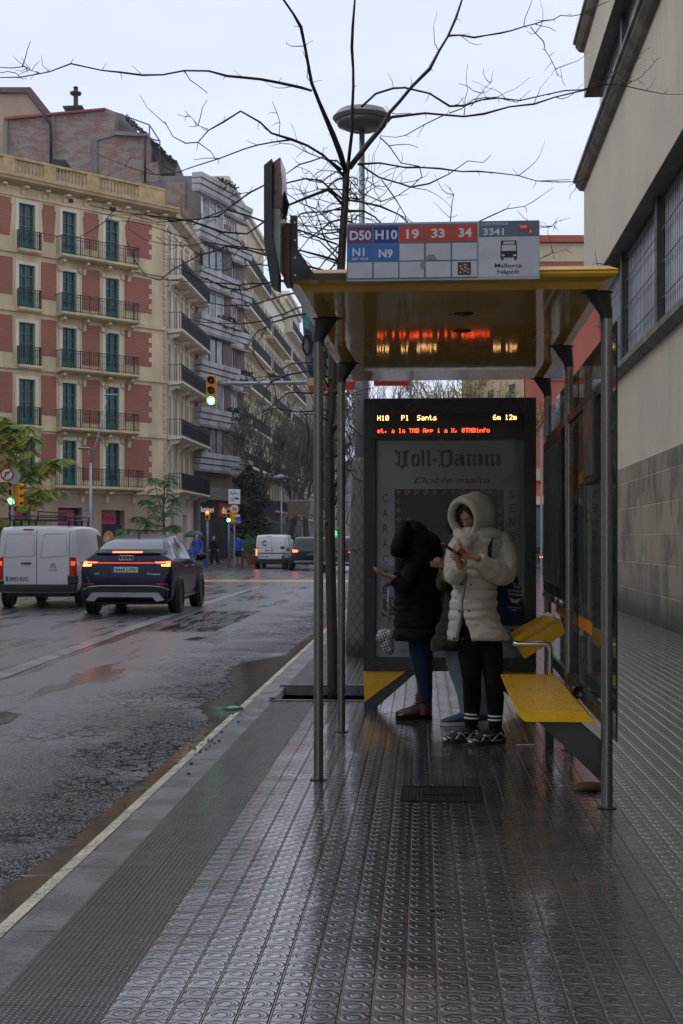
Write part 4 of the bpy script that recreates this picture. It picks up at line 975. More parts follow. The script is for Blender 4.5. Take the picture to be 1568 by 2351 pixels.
F57 = {'H':'10001100011000111111100011000110001','1':'0010001100001000010000100001000111 0'.replace(' ','') ,'0':'0111010001100111010111001100010111 0'.replace(' ',''),'P':'1111010001100011111010000100001000 0'.replace(' ',''),
'l':'0110000100001000010000100001000111 0'.replace(' ',''),'S':'0111110000100000111000001000011111 0'.replace(' ',''),'a':'0000000000011100000101111100010111 1'.replace(' ',''),'n':'0000000000101101100110001100011000 1'.replace(' ',''),
't':'0100001000111000100001000010010011 0'.replace(' ',''),'s':'0000000000011101000001110000011111 0'.replace(' ',''),'6':'0011001000100001111010001100010111 0'.replace(' ',''),'m':'0000000000110101010110101101011010 1'.replace(' ',''),
'2':'0111010001000010001000100010001111 1'.replace(' ',''),'e':'0000000000011101000111111100000111 0'.replace(' ',''),',':'0000000000000000000001100001000100 0'.replace(' ',''),'T':'1111100100001000010000100001000010 0'.replace(' ',''),
'M':'1000111011101011010110001100011000 1'.replace(' ',''),'B':'1111010001100011111010001100011111 0'.replace(' ',''),'A':'0111010001100011000111111100011000 1'.replace(' ',''),'p':'0000000000111101000111110100001000 0'.replace(' ',''),
'i':'0010000000011000010000100001000111 0'.replace(' ',''),'X':'1000110001010100010001010100011000 1'.replace(' ',''),'@':'0111010001101011010110111100000111 0'.replace(' ',''),'f':'0011001001010001110001000010000100 0'.replace(' ',''),'o':'0000000000011101000110001100010111 0'.replace(' ','')}
def led(b, s_, px0, py0, pitch, dot):
    for k, ch in enumerate(s_):
        g = F57.get(ch)
        if not g: continue
        for i, v in enumerate(g[:35]):
            if v == '1':
                x = px0+k*pitch+(i % 5)*pitch/6; y = py0+(i//5)*pitch/6*1.08
                b.add([(au(x-dot),-.003,az(y+dot)), (au(x+dot),-.003,az(y+dot)), (au(x+dot),-.003,az(y-dot)), (au(x-dot),-.003,az(y-dot))], [(0,1,2,3)])
DS = thing('departure_display', None, None, (0,0,0), 0, parent=AP)
b = MB(); b.box(au(861), au(1203), -.0015, .0, az(1002), az(950)); b.build('screen', pm('screen_black', (.006,.006,.008), .15), DS)
b = MB(); led(b, 'H10', 867, 955, 9.3, .62); led(b, 'Pl', 922, 955, 9.3, .62); led(b, 'Sants', 958, 955, 9.3, .62); led(b, '6m', 1131, 955, 9.3, .62); led(b, '12m', 1158, 955, 9.3, .62); b.build('amber_text', em('amber_led', (1,.50,.18), 6), DS)
b = MB(); led(b, 'et, a la TMB App i a X, @TMBinfo', 867, 985, 8.05, .62); b.build('red_text', em('red_led', (1,.06,.02), 6), DS)
# ================================================================ PEOPLE
def skin_mat(name, c):
    t = NT(name); co = t.co(); t.set(col=t.mix(t.noise(co, 30, 3), c, tuple(x*.85 for x in c)), rough=.5, normal=t.bump(t.noise(co, 90, 3), .0005)); t.b.inputs['Subsurface Weight'].default_value = .06; return t.mat
m_skin = skin_mat('skin', (.46,.25,.17))
m_hair = pm('dark_hair', (.012,.009,.008), .45, 0, .4, 30)
def headM(c, fwd, up=(0,0,1)):
    y = -Vector(fwd).normalized(); x = y.cross(Vector(up)).normalized(); x = -x if False else x; z = x.cross(y).normalized(); return basis(Vector(c), x, y, z)
def head_mesh(b, M, s=1.0):            # faces local -y
    def f(d):
        q = 1.0; x, y, z = d
        fr = max(0, -y)
        if z < 0: q *= 1-.10*(-z)
        q += .20*math.exp(-((x/.13)**2+((z+.12)/.16)**2))*fr            # nose
        q -= .09*math.exp(-(((abs(x)-.33)/.17)**2+((z-.12)/.12)**2))*fr # sockets
        q += .045*math.exp(-((x/.5)**2+((z-.30)/.08)**2))*fr            # brow
        q += .06*math.exp(-((x/.20)**2+((z+.50)/.07)**2))*fr            # lips
        q -= .03*math.exp(-((x/.3)**2+((z+.62)/.05)**2))*fr
        q += .09*math.exp(-((x/.25)**2+((z+.80)/.14)**2))*fr            # chin
        q += .05*math.exp(-(((abs(x)-.5)/.2)**2+((z+.15)/.2)**2))*fr    # cheeks
        return q
    vs = MB(); vs.ball((0,0,0), (.076*s,.094*s,.115*s), u=44, v=36, f=f)
    v2 = [(v[0]*(1-.22*max(0, -v[2]/(.115*s))**1.4), v[1]*(1-.05*max(0, -v[2]/(.115*s))), v[2]) for v in vs.v]
    b.add(v2, vs.f, 0, M)
    for sx in (-1, 1): b.ball((sx*.077*s,.01*s,-.005*s), (.012*s,.02*s,.032*s), 0, M, 8, 6)
    b.tube([(0,.02*s,-.08*s), (0,.045*s,-.19*s)], [.05*s,.055*s], 14, 0, M)
def hand(b, wrist, fdir, nrm, side=1, curl=.6, s=1.0, spread=.08, mi=0):
    f = Vector(fdir).normalized(); n = Vector(nrm); n = (n-f*n.dot(f)).normalized(); a = f.cross(n)*side; w = Vector(wrist)
    b.tube([w-f*.05*s, w, w+f*.03*s, w+f*.065*s, w+f*.088*s], [(.026*s,.02*s), (.026*s,.02*s), (.036*s,.017*s), (.04*s,.015*s), (.037*s,.012*s)], 12, mi) if False else None
    rings = []
    for (l, ra, rb) in ((-.05,.024,.021), (0,.025,.02), (.03,.036,.017), (.065,.041,.0155), (.09,.037,.012)):
        rings.append([w+f*l*s+a*math.cos(2*PI*k/12)*ra*s+n*math.sin(2*PI*k/12)*rb*s for k in range(12)])
    b.loft(rings, mi)
    for i, (L, off) in enumerate(((.072,.030), (.080,.0105), (.074,-.010), (.058,-.029))):
        p = w+f*.084*s+a*off*s; d = (f+a*spread*(off/.03)).normalized(); pts = [p-d*.01*s, p]; rs = [.0095*s, .0095*s]; ang = 0
        for j, fr in enumerate((.45,.30,.25)):
            ang += curl*(.8 if j == 0 else 1.0)*(1+.08*i); dd = d*math.cos(ang)+n*math.sin(ang); p = p+dd*L*fr*s; pts.append(p); rs.append((.009-.0008*j)*s)
        b.tube(pts, rs, 8, mi); b.ball(pts[-1], .0078*s, mi, None, 8, 6)
    p = w+f*.018*s+a*.028*s; d = (a*.75+f*.6+n*.25).normalized(); q = p+d*.04*s; r_ = q+(d*.3+f*.7+n*.35).normalized()*.03*s; u_ = r_+(f*.8+n*.5-a*.2).normalized()*.024*s
    b.tube([p-d*.015*s, p, q, r_, u_], [.014*s,.013*s,.0105*s,.0098*s,.008*s], 8, mi); b.ball(u_, .0085*s, mi, None, 8, 6)
def puff_tube(b, pts, rad, period=.075, amp=.10, n=20, seg=7, mi=0, seed=0, squash=1.0):
    P = smooth_path(pts, seg); L = [0]
    for i in range(1, len(P)): L.append(L[-1]+(P[i]-P[i-1]).length)
    T = L[-1]; K = max(8, int(T/.012)); Q_ = []; R_ = []
    for k in range(K+1):
        s_ = T*k/K; i = 0
        while i < len(L)-2 and L[i+1] < s_: i += 1
        t_ = (s_-L[i])/max(1e-6, L[i+1]-L[i]); Q_.append(P[i].lerp(P[i+1], t_))
        u = s_/T*(len(rad)-1); j = min(int(u), len(rad)-2); r = lerp(rad[j], rad[j+1], u-j)
        R_.append(r*(1-amp+amp*abs(math.sin(PI*s_/period))**.45))
    st0 = len(b.v); b.tube(Q_, R_, n, mi)
    for i in range(st0, len(b.v)):
        p = Vector(b.v[i]); q = noise.noise(p*22+Vector((seed,0,0)))*.006; b.v[i] = (p.x+q, p.y+q, p.z+q*.6)
def coat_shell(b, rows, f, dep, front, gapf, period, amp, n=72, step=3.0, mi=0, sx=1.0, wr=.010, seed=0):
    """rows: (py, centre px, half width px); f(px,py,dy)"""
    py = rows[0][0]; rings = []
    while py <= rows[-1][0]+.01:
        for a, c in zip(rows, rows[1:]):
            if a[0] <= py <= c[0]: t_ = (py-a[0])/(c[0]-a[0]); t_ = t_*t_*(3-2*t_); cx = lerp(a[1], c[1], t_); hw = lerp(a[2], c[2], t_); dd = lerp(a[3], c[3], t_)
        g = gapf(py); bul = 1-amp+amp*abs(math.sin(PI*(py-rows[0][0])/period))**.4; ring = []
        for k in range(n+1):
            ph = front+g+(2*PI-2*g)*k/n; x = math.cos(ph); y = math.sin(ph)
            q = bul*(1+wr/.15*noise.noise(Vector((x*2.2+seed, y*2.2, py*.09)))+.35*wr/.15*noise.noise(Vector((x*9+seed, y*9, py*.35))))
            p = f(cx+x*hw*q, py, y*dep*dd*q); ring.append(p)
        rings.append(ring); py += step
    b.loft(rings, mi, None, cap=False, closed=False)
    return rings
def shoe(b, f, heel, toe, w=.045, h=.085, sole=.028, mi=(0,1)):
    """heel, toe world points on the ground"""
    h_ = Vector(heel); t_ = Vector(toe); d = (t_-h_); L = d.length; d.normalize(); s_ = Vector((d.y, -d.x, 0))
    def ring(l, wd, z0, z1, k=14): return [h_+d*(l*L)+s_*(wd*math.cos(2*PI*i/k))+Vector((0,0,(z0+z1)/2+(z1-z0)/2*math.sin(2*PI*i/k))) for i in range(k)]
    b.loft([ring(.0,.018,sole,h*.8), ring(.04,w*.7,sole*.8,h), ring(.22,w*.82,sole*.7,h*1.12), ring(.42,w*.85,sole*.7,h*.95), ring(.6,w*1.0,sole*.7,h*.74), ring(.8,w*1.03,sole*.7,h*.60), ring(.94,w*.8,sole*.8,h*.47), ring(1.0,w*.35,sole,h*.38)], mi[0])
    def sr(l, wd, z): return [h_+d*(l*L)+s_*wd+Vector((0,0,z)), h_+d*(l*L)-s_*wd+Vector((0,0,z))]
    out = [(-.02,.5), (.03,.85), (.2,1.0), (.4,.9), (.62,1.1), (.82,1.12), (.96,.8), (1.02,.35)]
    po = [h_+d*(l*L)+s_*(w*q) for l, q in out]+[h_+d*(l*L)-s_*(w*q) for l, q in out[::-1]]
    b.prism([(p.x, p.y) for p in po], .003, sole, 'z', mi[1])
# ---------------- woman in white padded coat
def fw(px, py, dy=0): return W(px, py, 9.85+dy)
base = Vector((fw(1105,1700).x, 9.85, 0))
WM = thing('person', 'standing woman in a hooded white quilted coat and black leggings looking down at a phone', 'person', base, 0)
b = MB(); b_head = Vector((-.56,-.72,-.52)).normalized(); HC = fw(1082,1186,-.02); HM = headM(HC, b_head)
head_mesh(b, HM, 1.0)
b.tube([fw(1090,1215,.02), fw(1098,1250,.02), fw(1100,1330,.0), fw(1098,1400,0), fw(1098,1450,0)], [(.06,.06),(.15,.09),(.13,.09),(.12,.09),(.14,.1)], 18)
legs = [([(1080,1440,.0),(1080,1500,-.02),(1083,1558,-.05),(1084,1610,-.0),(1082,1650,.0),(1082,1690,-.0)], [.09,.082,.058,.055,.041,.036]),
        ([(1118,1440,0.0),(1126,1500,-.03),(1133,1558,-.1),(1137,1610,-.1),(1137,1655,-.1),(1137,1695,-.1)], [.09,.080,.056,.053,.039,.036])]
for pts, rs in legs:
    P_ = smooth_path([fw(*p) for p in pts], 4); n = len(P_)-1; b.tube(P_, [(lambda u: lerp(rs[int(u)], rs[min(int(u)+1, 5)], u-int(u)))(i/n*5) for i in range(n+1)], 16)
hl = dict(w=fw(1087,1277,-.33)); 
b.tube([fw(1150,1240,.0), fw(1160,1312,-.08), fw(1094,1281,-.30)], [.04,.035,.024], 10); b.tube([fw(1062,1240,.0), fw(1042,1315,-.12), fw(1058,1292,-.30)], [.04,.035,.024], 10)
hand(b, fw(1084,1277,-.34), (-.92,-.10,.20), (-.15,.75,-.6), side=-1, curl=.42, s=1.0)
hand(b, fw(1052,1290,-.34), (-.25,-.35,.85), (.70,.2,.25), side=1, curl=.62, s=.95)
b.build('body', m_skin, WM, world=True, remesh=.0048)
b = MB()
for pts, rs in legs:
    P_ = smooth_path([fw(*p) for p in pts[:-1]], 5); n = len(P_)-1; rr_ = [r+.008 for r in rs[:-1]]
    b.tube(P_, [(lambda u: lerp(rr_[int(u)], rr_[min(int(u)+1, 4)], u-int(u)))(i/n*4)*(1+.02*math.sin(i*2.3)) for i in range(n+1)], 18)
m_leg = pm('black_leggings', (.006,.006,.007), .85, 0, .3, 20, bump=.001, bscale=40, spec=.15)
b.build('leggings', m_leg, WM, world=True, smooth=True)
for li, (pts, rs) in enumerate(legs):
    p0_, p1_ = fw(*pts[3]), fw(*pts[5]); b = MB(); x0 = fw(*pts[4])
    zt = x0.z
    def at(z, pts=pts):
        a = fw(*pts[4]); c = fw(*pts[5]); d_ = fw(*pts[3])
        t_ = (z-a.z)/(d_.z-a.z); q = a.lerp(d_, t_); return Vector((q.x, q.y, z))
    zs_ = [.075,.14,.165,.166,.178,.179,.192,.193,.205,.206,.235]; rr_ = [.043,.047,.051,.0525,.0525,.051,.051,.0525,.0525,.051,.052]
    for k in range(len(zs_)-1): b.tube([at(zs_[k]), at(zs_[k+1])], [rr_[k], rr_[k+1]], 16, 1 if k in (3, 7) else 0, cap=True)
    b.build('sock', [m_leg, pm('sock_white', (.5,.5,.55), .7)], WM, world=True, smooth=True, sharp=.7)
m_shoe_s = pm('silver_shoe', (.30,.30,.32), .25, .6, .2, 20); m_shoe_b = pm('black_shoe_mesh', (.012,.012,.014), .55, 0, .3, 60)
for (ank, dx_, dy_) in ((fw(1082,1690,0), -.90, -.42), (fw(1137,1695,-.1), -.86, -.50)):
    so_ = thing('shoe', None, None, (0,0,0), 0, parent=WM); MW[so_.name] = MW[WM.name]
    d_ = Vector((dx_, dy_, 0)).normalized(); he = Vector((ank.x, ank.y, 0))-d_*.065; to = he+d_*.285
    b = MB(); shoe(b, fw, he, to, .052, .105, .034); b.build('upper', [m_shoe_b, m_shoe_b], so_, world=True, smooth=True, sharp=.9)
    b = MB(); s_ = Vector((d_.y, -d_.x, 0)); L_ = (to-he).length
    for sd_ in (1, -1):
        for (l0, z0, l1, z1) in ((.0,.035,.2,.085), (.2,.085,.45,.03), (.45,.03,.6,.075), (.6,.075,.8,.03), (.8,.03,.97,.05), (.1,.03,.5,.035), (.5,.032,.95,.035), (.35,.07,.7,.072)):
            wa = .046*(1.0 if l0 < .8 else .85); b.tube([he+d_*l0*L_+s_*sd_*wa*.95+Vector((0,0,z0)), he+d_*(l0+l1)/2*L_+s_*sd_*.050+Vector((0,0,(z0+z1)/2)), he+d_*l1*L_+s_*sd_*(.046 if l1 < .9 else .025)+Vector((0,0,z1))], .0075, 6)
    b.ball(to-d_*.02+Vector((0,0,.03)), (.035,.035,.02)); b.build('trim', m_shoe_s, so_, world=True, smooth=True)
    b = MB()
    for k in range(5): q = he+d_*L_*(.36+.075*k)+Vector((0,0,.098-.009*k)); b.tube([q-s_*.022, q+Vector((0,0,.006)), q+s_*.022+d_*.01], .003, 5)
    b.build('lace', m_leg, so_, world=True)
def cloth(name, c1, c2, ro=.55, sc=20, bs=.003, sheen=.2):
    t = NT(name); co = t.co(); n = t.noise(co, sc, 5, .65, .8); n2 = t.noise(co, 5, 4, .6)
    t.set(col=t.mix(t.step(n2, .35, .65), c1, c2), rough=ro, normal=t.bump(t.m('ADD', n, t.m('MULTIPLY', n2, 2.6)), bs, .9), sheen=sheen, spec=.18); return t.mat
m_wcoat = cloth('white_quilted_nylon', (.60,.55,.48), (.50,.455,.40), .42, 26, .006); m_plk = cloth('placket_cloth', (.52,.44,.42), (.44,.38,.36), .6)
b = MB(); FR = math.radians(-118)
rows = [(1212,1098,34,.8), (1226,1102,50,.95), (1250,1102,54,1), (1300,1095,52,1), (1345,1092,50,1), (1390,1088,53,1), (1425,1090,57,1.02), (1452,1096,66,1.06), (1470,1098,69,1.06)]
coat_shell(b, rows, fw, .165, FR, lambda py: .02 if py < 1405 else .02+(py-1405)/65*.26, 23.5, .085, mi=0)
CT = b.build('coat', [m_wcoat, m_plk], WM, world=True, smooth=True, solid=.02)
b = MB(); rg = []
py = 1250.0
while py <= 1471:
    g = .02 if py < 1405 else .02+(py-1405)/65*.26
    for a, c in zip(rows, rows[1:]):
        if a[0] <= py <= c[0]: t_ = (py-a[0])/(c[0]-a[0]); t_ = t_*t_*(3-2*t_); cx = lerp(a[1], c[1], t_); hw = lerp(a[2], c[2], t_); dd = lerp(a[3], c[3], t_)
    rg.append([fw(cx+math.cos(FR-g-u)*hw*1.04, py, math.sin(FR-g-u)*.165*dd*1.05) for u in (.02,.12,.22)]); py += 4
b.loft(rg, 0, None, cap=False, closed=False)
rg2 = [[v+Vector((.0,-.004,0)) for v in (r_[0], r_[0].lerp(r_[1], .25))] for r_ in rg]; b.loft(rg2, 1, None, cap=False, closed=False)
b.build('placket', [m_plk, pm('zip', (.4,.4,.42), .3, .6)], CT, world=True, smooth=True, solid=.01)
b = MB()
for py in (1294, 1345, 1405, 1466):
    i = int((py-1250)/4); i = min(i, len(rg)-1); b.ball(rg[i][1]+Vector((-.004,-.012,0)), .009, u=10, v=6)
    if py > 1300: b.ball(rg[i][0]+Vector((.045,-.014,0)), .008, u=10, v=6)
b.build('snap_button', pm('dull_metal_button', (.12,.11,.11), .3, .7), CT, world=True, smooth=True)
for side in (0, 1):
    b = MB()
    if side == 0: puff_tube(b, [fw(1140,1232,.02), fw(1154,1258,.0), fw(1163,1295,-.05), fw(1154,1318,-.12), fw(1124,1305,-.22), fw(1097,1287,-.29)], [.075,.088,.086,.085,.075,.058], .085, .09, seed=1)
    else: puff_tube(b, [fw(1066,1236,.0), fw(1050,1262,-.04), fw(1041,1300,-.10), fw(1042,1322,-.15), fw(1050,1312,-.22), fw(1055,1298,-.28)], [.065,.075,.072,.07,.062,.054], .08, .09, seed=3)
    b.build('sleeve', m_wcoat, CT, world=True, smooth=True)
# hood
b = MB(); n_ = Vector((-.62,-.74,-.20)).normalized(); a_ = Vector((.765,-.64,0)).normalized(); u_ = a_.cross(n_).normalized()
if u_.z < 0: u_ = -u_
HB = fw(1067,1192,-.10)
def hring(off, sc, du=0.0, wob=.0, k=36):
    out = []
    for i in range(k):
        th = 2*PI*i/k; ra = .128*sc; rb = .155*sc
        if math.sin(th) < 0: ra *= (1-.25*(-math.sin(th)))
        q = 1+wob*noise.noise(Vector((math.cos(th)*2, math.sin(th)*2, off*20)))
        out.append(HB-n_*off+a_*math.cos(th)*ra*q+u_*(math.sin(th)*rb*q+du))
    return out
b.loft([hring(.045,.74), hring(.0,.72), hring(-.028,.80), hring(-.035,.90), hring(-.018,1.0), hring(.015,1.03), hring(.035,1.0,.0,.08), hring(.06,1.06,0,.1), hring(.105,1.08,0,.12), hring(.13,1.04,.0,.1), hring(.155,1.05,0,.1), hring(.19,.98,-.0,.1), hring(.215,.86,.0,.1), hring(.23,.82,0,.1), hring(.255,.62,.0,.1), hring(.27,.3), hring(.273,.05)], 0, None, cap=False)
b.build('hood', m_wcoat, CT, world=True, smooth=True, solid=.008)
b = MB()
pts_ = [fw(1124,1224,.06), fw(1100,1232,-.10), fw(1078,1236,-.17), fw(1060,1232,-.16), fw(1052,1224,-.05)]
puff_tube(b, pts_, [.05,.045,.04,.04,.04], .06, .1, seed=5); b.prism([(q.x, q.z) for q in (fw(1052,1238), fw(1070,1225), fw(1078,1230), fw(1076,1262), fw(1056,1262))], 9.85-.21, 9.85-.19, 'y')
b.build('collar', m_wcoat, CT, world=True, smooth=True)
b = MB()
R3 = random.Random(3)
for s_ in (-1, 1):
    for k in range(14):
        x = s_*(.058+.003*k*.6); b.tube([HM @ Vector((s_*R3.uniform(.0,.03), -.075+.003*k, .098)), HM @ Vector((s_*(.05+R3.uniform(0,.02)), -.085+.006*k, .05)), HM @ Vector((s_*(.075+R3.uniform(0,.01)), -.055+.005*k, -.03)), HM @ Vector((s_*(.07+R3.uniform(-.01,.01)), -.05+.004*k, -.12))], [.006,.008,.008,.003], 6)
b.ball((0,.02,.02), (.086,.096,.115), 0, HM, 20, 14, f=lambda d: .9 if d.y < -.35 else 1.0); b.build('hair', m_hair, WM, world=True, smooth=True)
b = MB()
for s_ in (-1, 1):
    b.tube([HM @ Vector((s_*.014,-.099,.030)), HM @ Vector((s_*.032,-.097,.036)), HM @ Vector((s_*.050,-.084,.028))], [.0028,.0032,.0016], 6)
    b.tube([HM @ Vector((s_*.016,-.092,.006)), HM @ Vector((s_*.030,-.0945,.001)), HM @ Vector((s_*.046,-.083,.006))], [.0018,.0028,.0018], 6)
b.build('brow_and_lashes', m_hair, WM, world=True, smooth=True)
b = MB(); b.ball((0,-.0985,-.052), (.021,.007,.0045), 0, HM, 12, 8); b.ball((0,-.098,-.060), (.018,.007,.005), 0, HM, 12, 8); b.build('lips', pm('lips', (.36,.11,.10), .4), WM, world=True, smooth=True)
# phone of the woman
def slab(b, c, ax, ay, L, w_, t_, mi=0):
    ax = Vector(ax).normalized(); ay = Vector(ay); ay = (ay-ax*ay.dot(ax)).normalized(); az_ = ax.cross(ay); M = basis(Vector(c), ax, ay, az_); b.box(-L/2, L/2, -w_/2, w_/2, -t_/2, t_/2, mi, M, c=.003)
    return M
m_phone = pm('phone_black', (.012,.012,.014), .2)
PH = thing('phone', 'black phone held in both hands by the woman in the white coat', 'phone', fw(1033,1262,-.42), 0)
b = MB(); Mx = slab(b, fw(1036,1262,-.41), (-.62,-.25,.42), (.35,-.75,-.1), .155, .075, .009); b.build('case', m_phone, PH, world=True)
b = MB()
for (x, y) in ((.055,.02), (.055,.0), (.04,.02)): b.lathe([(.007,-.0046), (.007,-.0065)], 10, M=Mx @ Matrix.Translation((x, y, 0)))
b.build('camera_lens', chrome, PH, world=True)
# tote bag
m_navy = cloth('navy_canvas', (.012,.014,.045), (.008,.010,.032), .8, 60, .002, .1)
TB = thing('tote_bag', 'navy canvas tote bag with white bookshop print on the shoulder of the woman in white', 'bag', fw(1160,1360,.05), 0)
b = MB(); rings = []
prof = [(1306,1150,34,.02), (1325,1152,36,.05), (1350,1158,38,.07), (1390,1163,41,.085), (1415,1168,40,.085), (1430,1170,34,.06), (1436,1172,24,.03)]
for (py, cx, hw, dd) in prof: rings.append([fw(cx+hw*math.cos(2*PI*k/36)*(1+.05*noise.noise(Vector((k*.5, py*.03, 1)))), py+(4*noise.noise(Vector((k*.4, py*.05, 7)))), .04+.35*.0031*hw*math.cos(2*PI*k/36)*1.0+dd*math.sin(2*PI*k/36)) for k in range(36)])
b.loft(rings); b.build('sack', m_navy, TB, world=True, smooth=True)
b = MB()
for (q0, w_) in (((1136,1214), .012), ):
    P_ = smooth_path([fw(1142,1240,.10), fw(1140,1221,.07), fw(1132,1221,-.06), fw(1126,1245,-.155), fw(1124,1280,-.175), fw(1127,1318,-.1), fw(1130,1340,-.02)], 5); b.tube(P_, [(.004,.016)]*len(P_), 10)
b.build('strap', m_navy, TB, world=True, smooth=True)
b = MB(); MT = Matrix.Translation(fw(1184,1362,-.062)) @ Matrix.Rotation(.34, 4, 'Z') @ Matrix.Rotation(PI/2, 4, 'X') @ Matrix.Rotation(-.10, 4, 'Z')
for s_, y, h_, w_ in (('THE', .035,.019,.05), ('NOTTING HILL', .008,.016,.135), ('BOOKSHOP', -.018,.018,.11), ('KENSINGTON CRESCENT', -.105,.008,.11), ('LONDON', -.122,.008,.04)): b.text(s_, MT @ Matrix.Translation((0, y, 0)), h_, 0, bold=.01, w=w_)
for s_ in (-1, 1):
    for k in range(5): b.add([(s_*.004,-.045-.004*k,0), (s_*(.05-.006*k),-.032-.009*k,0), (s_*(.048-.006*k),-.036-.009*k,0), (s_*.004,-.049-.004*k,0)], [(0,1,2,3)], 0, MT); b.add([(s_*.003,.062,0), (s_*(.035),.088-.005*k,0), (s_*(.03),.083-.005*k,0)], [(0,1,2)], 0, MT)
b.text('7', MT @ Matrix.Translation((0,-.072,0)), .022, 0, bold=.01)
b.build('bag_print', pm('bag_print_white', (.45,.46,.5), .7), TB, world=True)

# ---------------- person in black padded coat
def fb_(px, py, dy=0): return W(px, py, 11.1+dy)
BP = thing('person', 'person bent forward in a hooded black quilted coat, blue jeans and brown lace-up boots', 'person', Vector((fb_(960,1650).x, 11.1, 0)), 0)
b = MB(); HM2 = headM(fb_(943,1243,.02), (-.85,.05,-.50)); head_mesh(b, HM2)
b.tube([fb_(940,1262), fb_(960,1300), fb_(960,1400), fb_(960,1450)], [.06,(.13,.1),(.12,.09),(.12,.1)], 16)
legsb = [([(962,1450,.0),(965,1510,-.02),(974,1560,-.03),(976,1600,-.02),(973,1640,0)], [.085,.075,.055,.04,.034]), ([(968,1450,.16),(970,1510,.15),(975,1560,.14),(976,1600,.16),(973,1628,.18)], [.085,.075,.055,.04,.034])]
def legtube(b, pts, rs, f, add=0.0, mi=0, n_=16, wob=.0):
    P_ = smooth_path([f(*p) for p in pts], 5); m = len(P_)-1; k = len(rs)-1
    b.tube(P_, [(lerp(rs[min(int(i/m*k), k-1)], rs[min(int(i/m*k)+1, k)], i/m*k-min(int(i/m*k), k-1))+add)*(1+wob*math.sin(i*2.7)) for i in range(m+1)], n_, mi)
for p_, r_ in legsb: legtube(b, p_, r_, fb_)
b.tube([fb_(952,1290,-.1), fb_(928,1345,-.16), fb_(898,1326,-.2)], [.04,.035,.024], 10)
hand(b, fb_(899,1325,-.2), (-.95,-.1,.28), (.2,.1,.95), side=1, curl=.28)
b.build('body', m_skin, BP, world=True, remesh=.0055)
m_jean = cloth('blue_jeans', (.012,.026,.065), (.008,.018,.048), .8, 90, .001, .1); m_bcoat = cloth('black_quilted_nylon', (.0065,.006,.008), (.0045,.0043,.006), .7, 26, .005, .0)
b = MB()
for p_, r_ in legsb: legtube(b, p_[:-1]+[(p_[-1][0], 1614, p_[-1][2])], r_[:-2]+[.048,.045], fb_, .008, 0, 16, .015)
b.build('jeans', m_jean, BP, world=True, smooth=True)
m_boot = pm('brown_boot_leather', (.075,.022,.018), .3, 0, .4, 12, bump=.002, bscale=30)
for i, (hx, tx, yy, hb) in enumerate(((978,919,1652,0.0), (978,922,1640,.0))):
    an_ = fb_(974,1636,.0) if not i else fb_(974,1630,.17); d_ = Vector((-.97,-.2 if not i else .0,0)).normalized(); a0 = Vector((an_.x, an_.y, 0)); he = a0-d_*.055; to = he+d_*.28; b = MB(); shoe(b, fb_, he, to, .05, .11, .035); b.loft([[a0+d_*(lean+.064*math.cos(2*PI*k/18))+Vector((-d_.y, d_.x, 0))*.058*math.sin(2*PI*k/18)+Vector((0,0,z)) for k in range(18)] for z, lean in ((.04,0), (.10,.0), (.15,-.0), (.20,-.002))], 0)
    for k in range(6): q = a0+d_*(.066+.012*max(0, 3-k))+Vector((0,0,.07+.02*k)); b.tube([q+Vector((-.0,-.03,0)), q+d_*.01, q+Vector((0,.03,0))], .0035, 5, 1)
    b.build('boot', [m_boot, m_leg], BP, world=True, smooth=True, sharp=.9)
b = MB(); coat_shell(b, [(1228,948,40,.8), (1245,955,50,.95), (1280,962,53,1), (1330,962,54,1), (1390,959,51,1), (1430,957,50,1), (1472,959,52,1.05)], fb_, .17, math.radians(170), lambda py: .02 if py < 1440 else .02+(py-1440)/32*.1, 27, .06, seed=4)
CB2 = b.build('coat', m_bcoat, BP, world=True, smooth=True, solid=.02)
b = MB(); puff_tube(b, [fb_(970,1255,-.05), fb_(955,1290,-.14), fb_(935,1338,-.2), (fb_(925,1345,-.22)), fb_(905,1329,-.21)], [.08,.08,.075,.068,.05], .09, .07, seed=7); puff_tube(b, [fb_(935,1240,-.1), fb_(915,1262,-.2), fb_(925,1225,-.18), fb_(930,1205,-.12)], [.075,.07,.06,.05], .09, .06, seed=8); b.build('sleeve', m_bcoat, CB2, world=True, smooth=True)
b = MB(); b.ball(fb_(946,1240,.02), (.150,.15,.155), u=28, v=20, f=lambda d: 1+.07*noise.noise(d*2.2)+.03*noise.noise(d*6)); b.ball(fb_(975,1262,.04), (.135,.15,.16), u=24, v=16, f=lambda d: 1+.08*noise.noise(d*2+Vector((4,0,0)))); b.build('hood', m_bcoat, CB2, world=True, smooth=True)
b = MB(); b.tube([fb_(934,1193,-.06), fb_(941,1191,-.09), fb_(949,1194,-.08)], [.004,.009,.004], 8); b.build('hair_clip', pm('amber_clip', (.35,.13,.03), .3), BP, world=True, smooth=True)
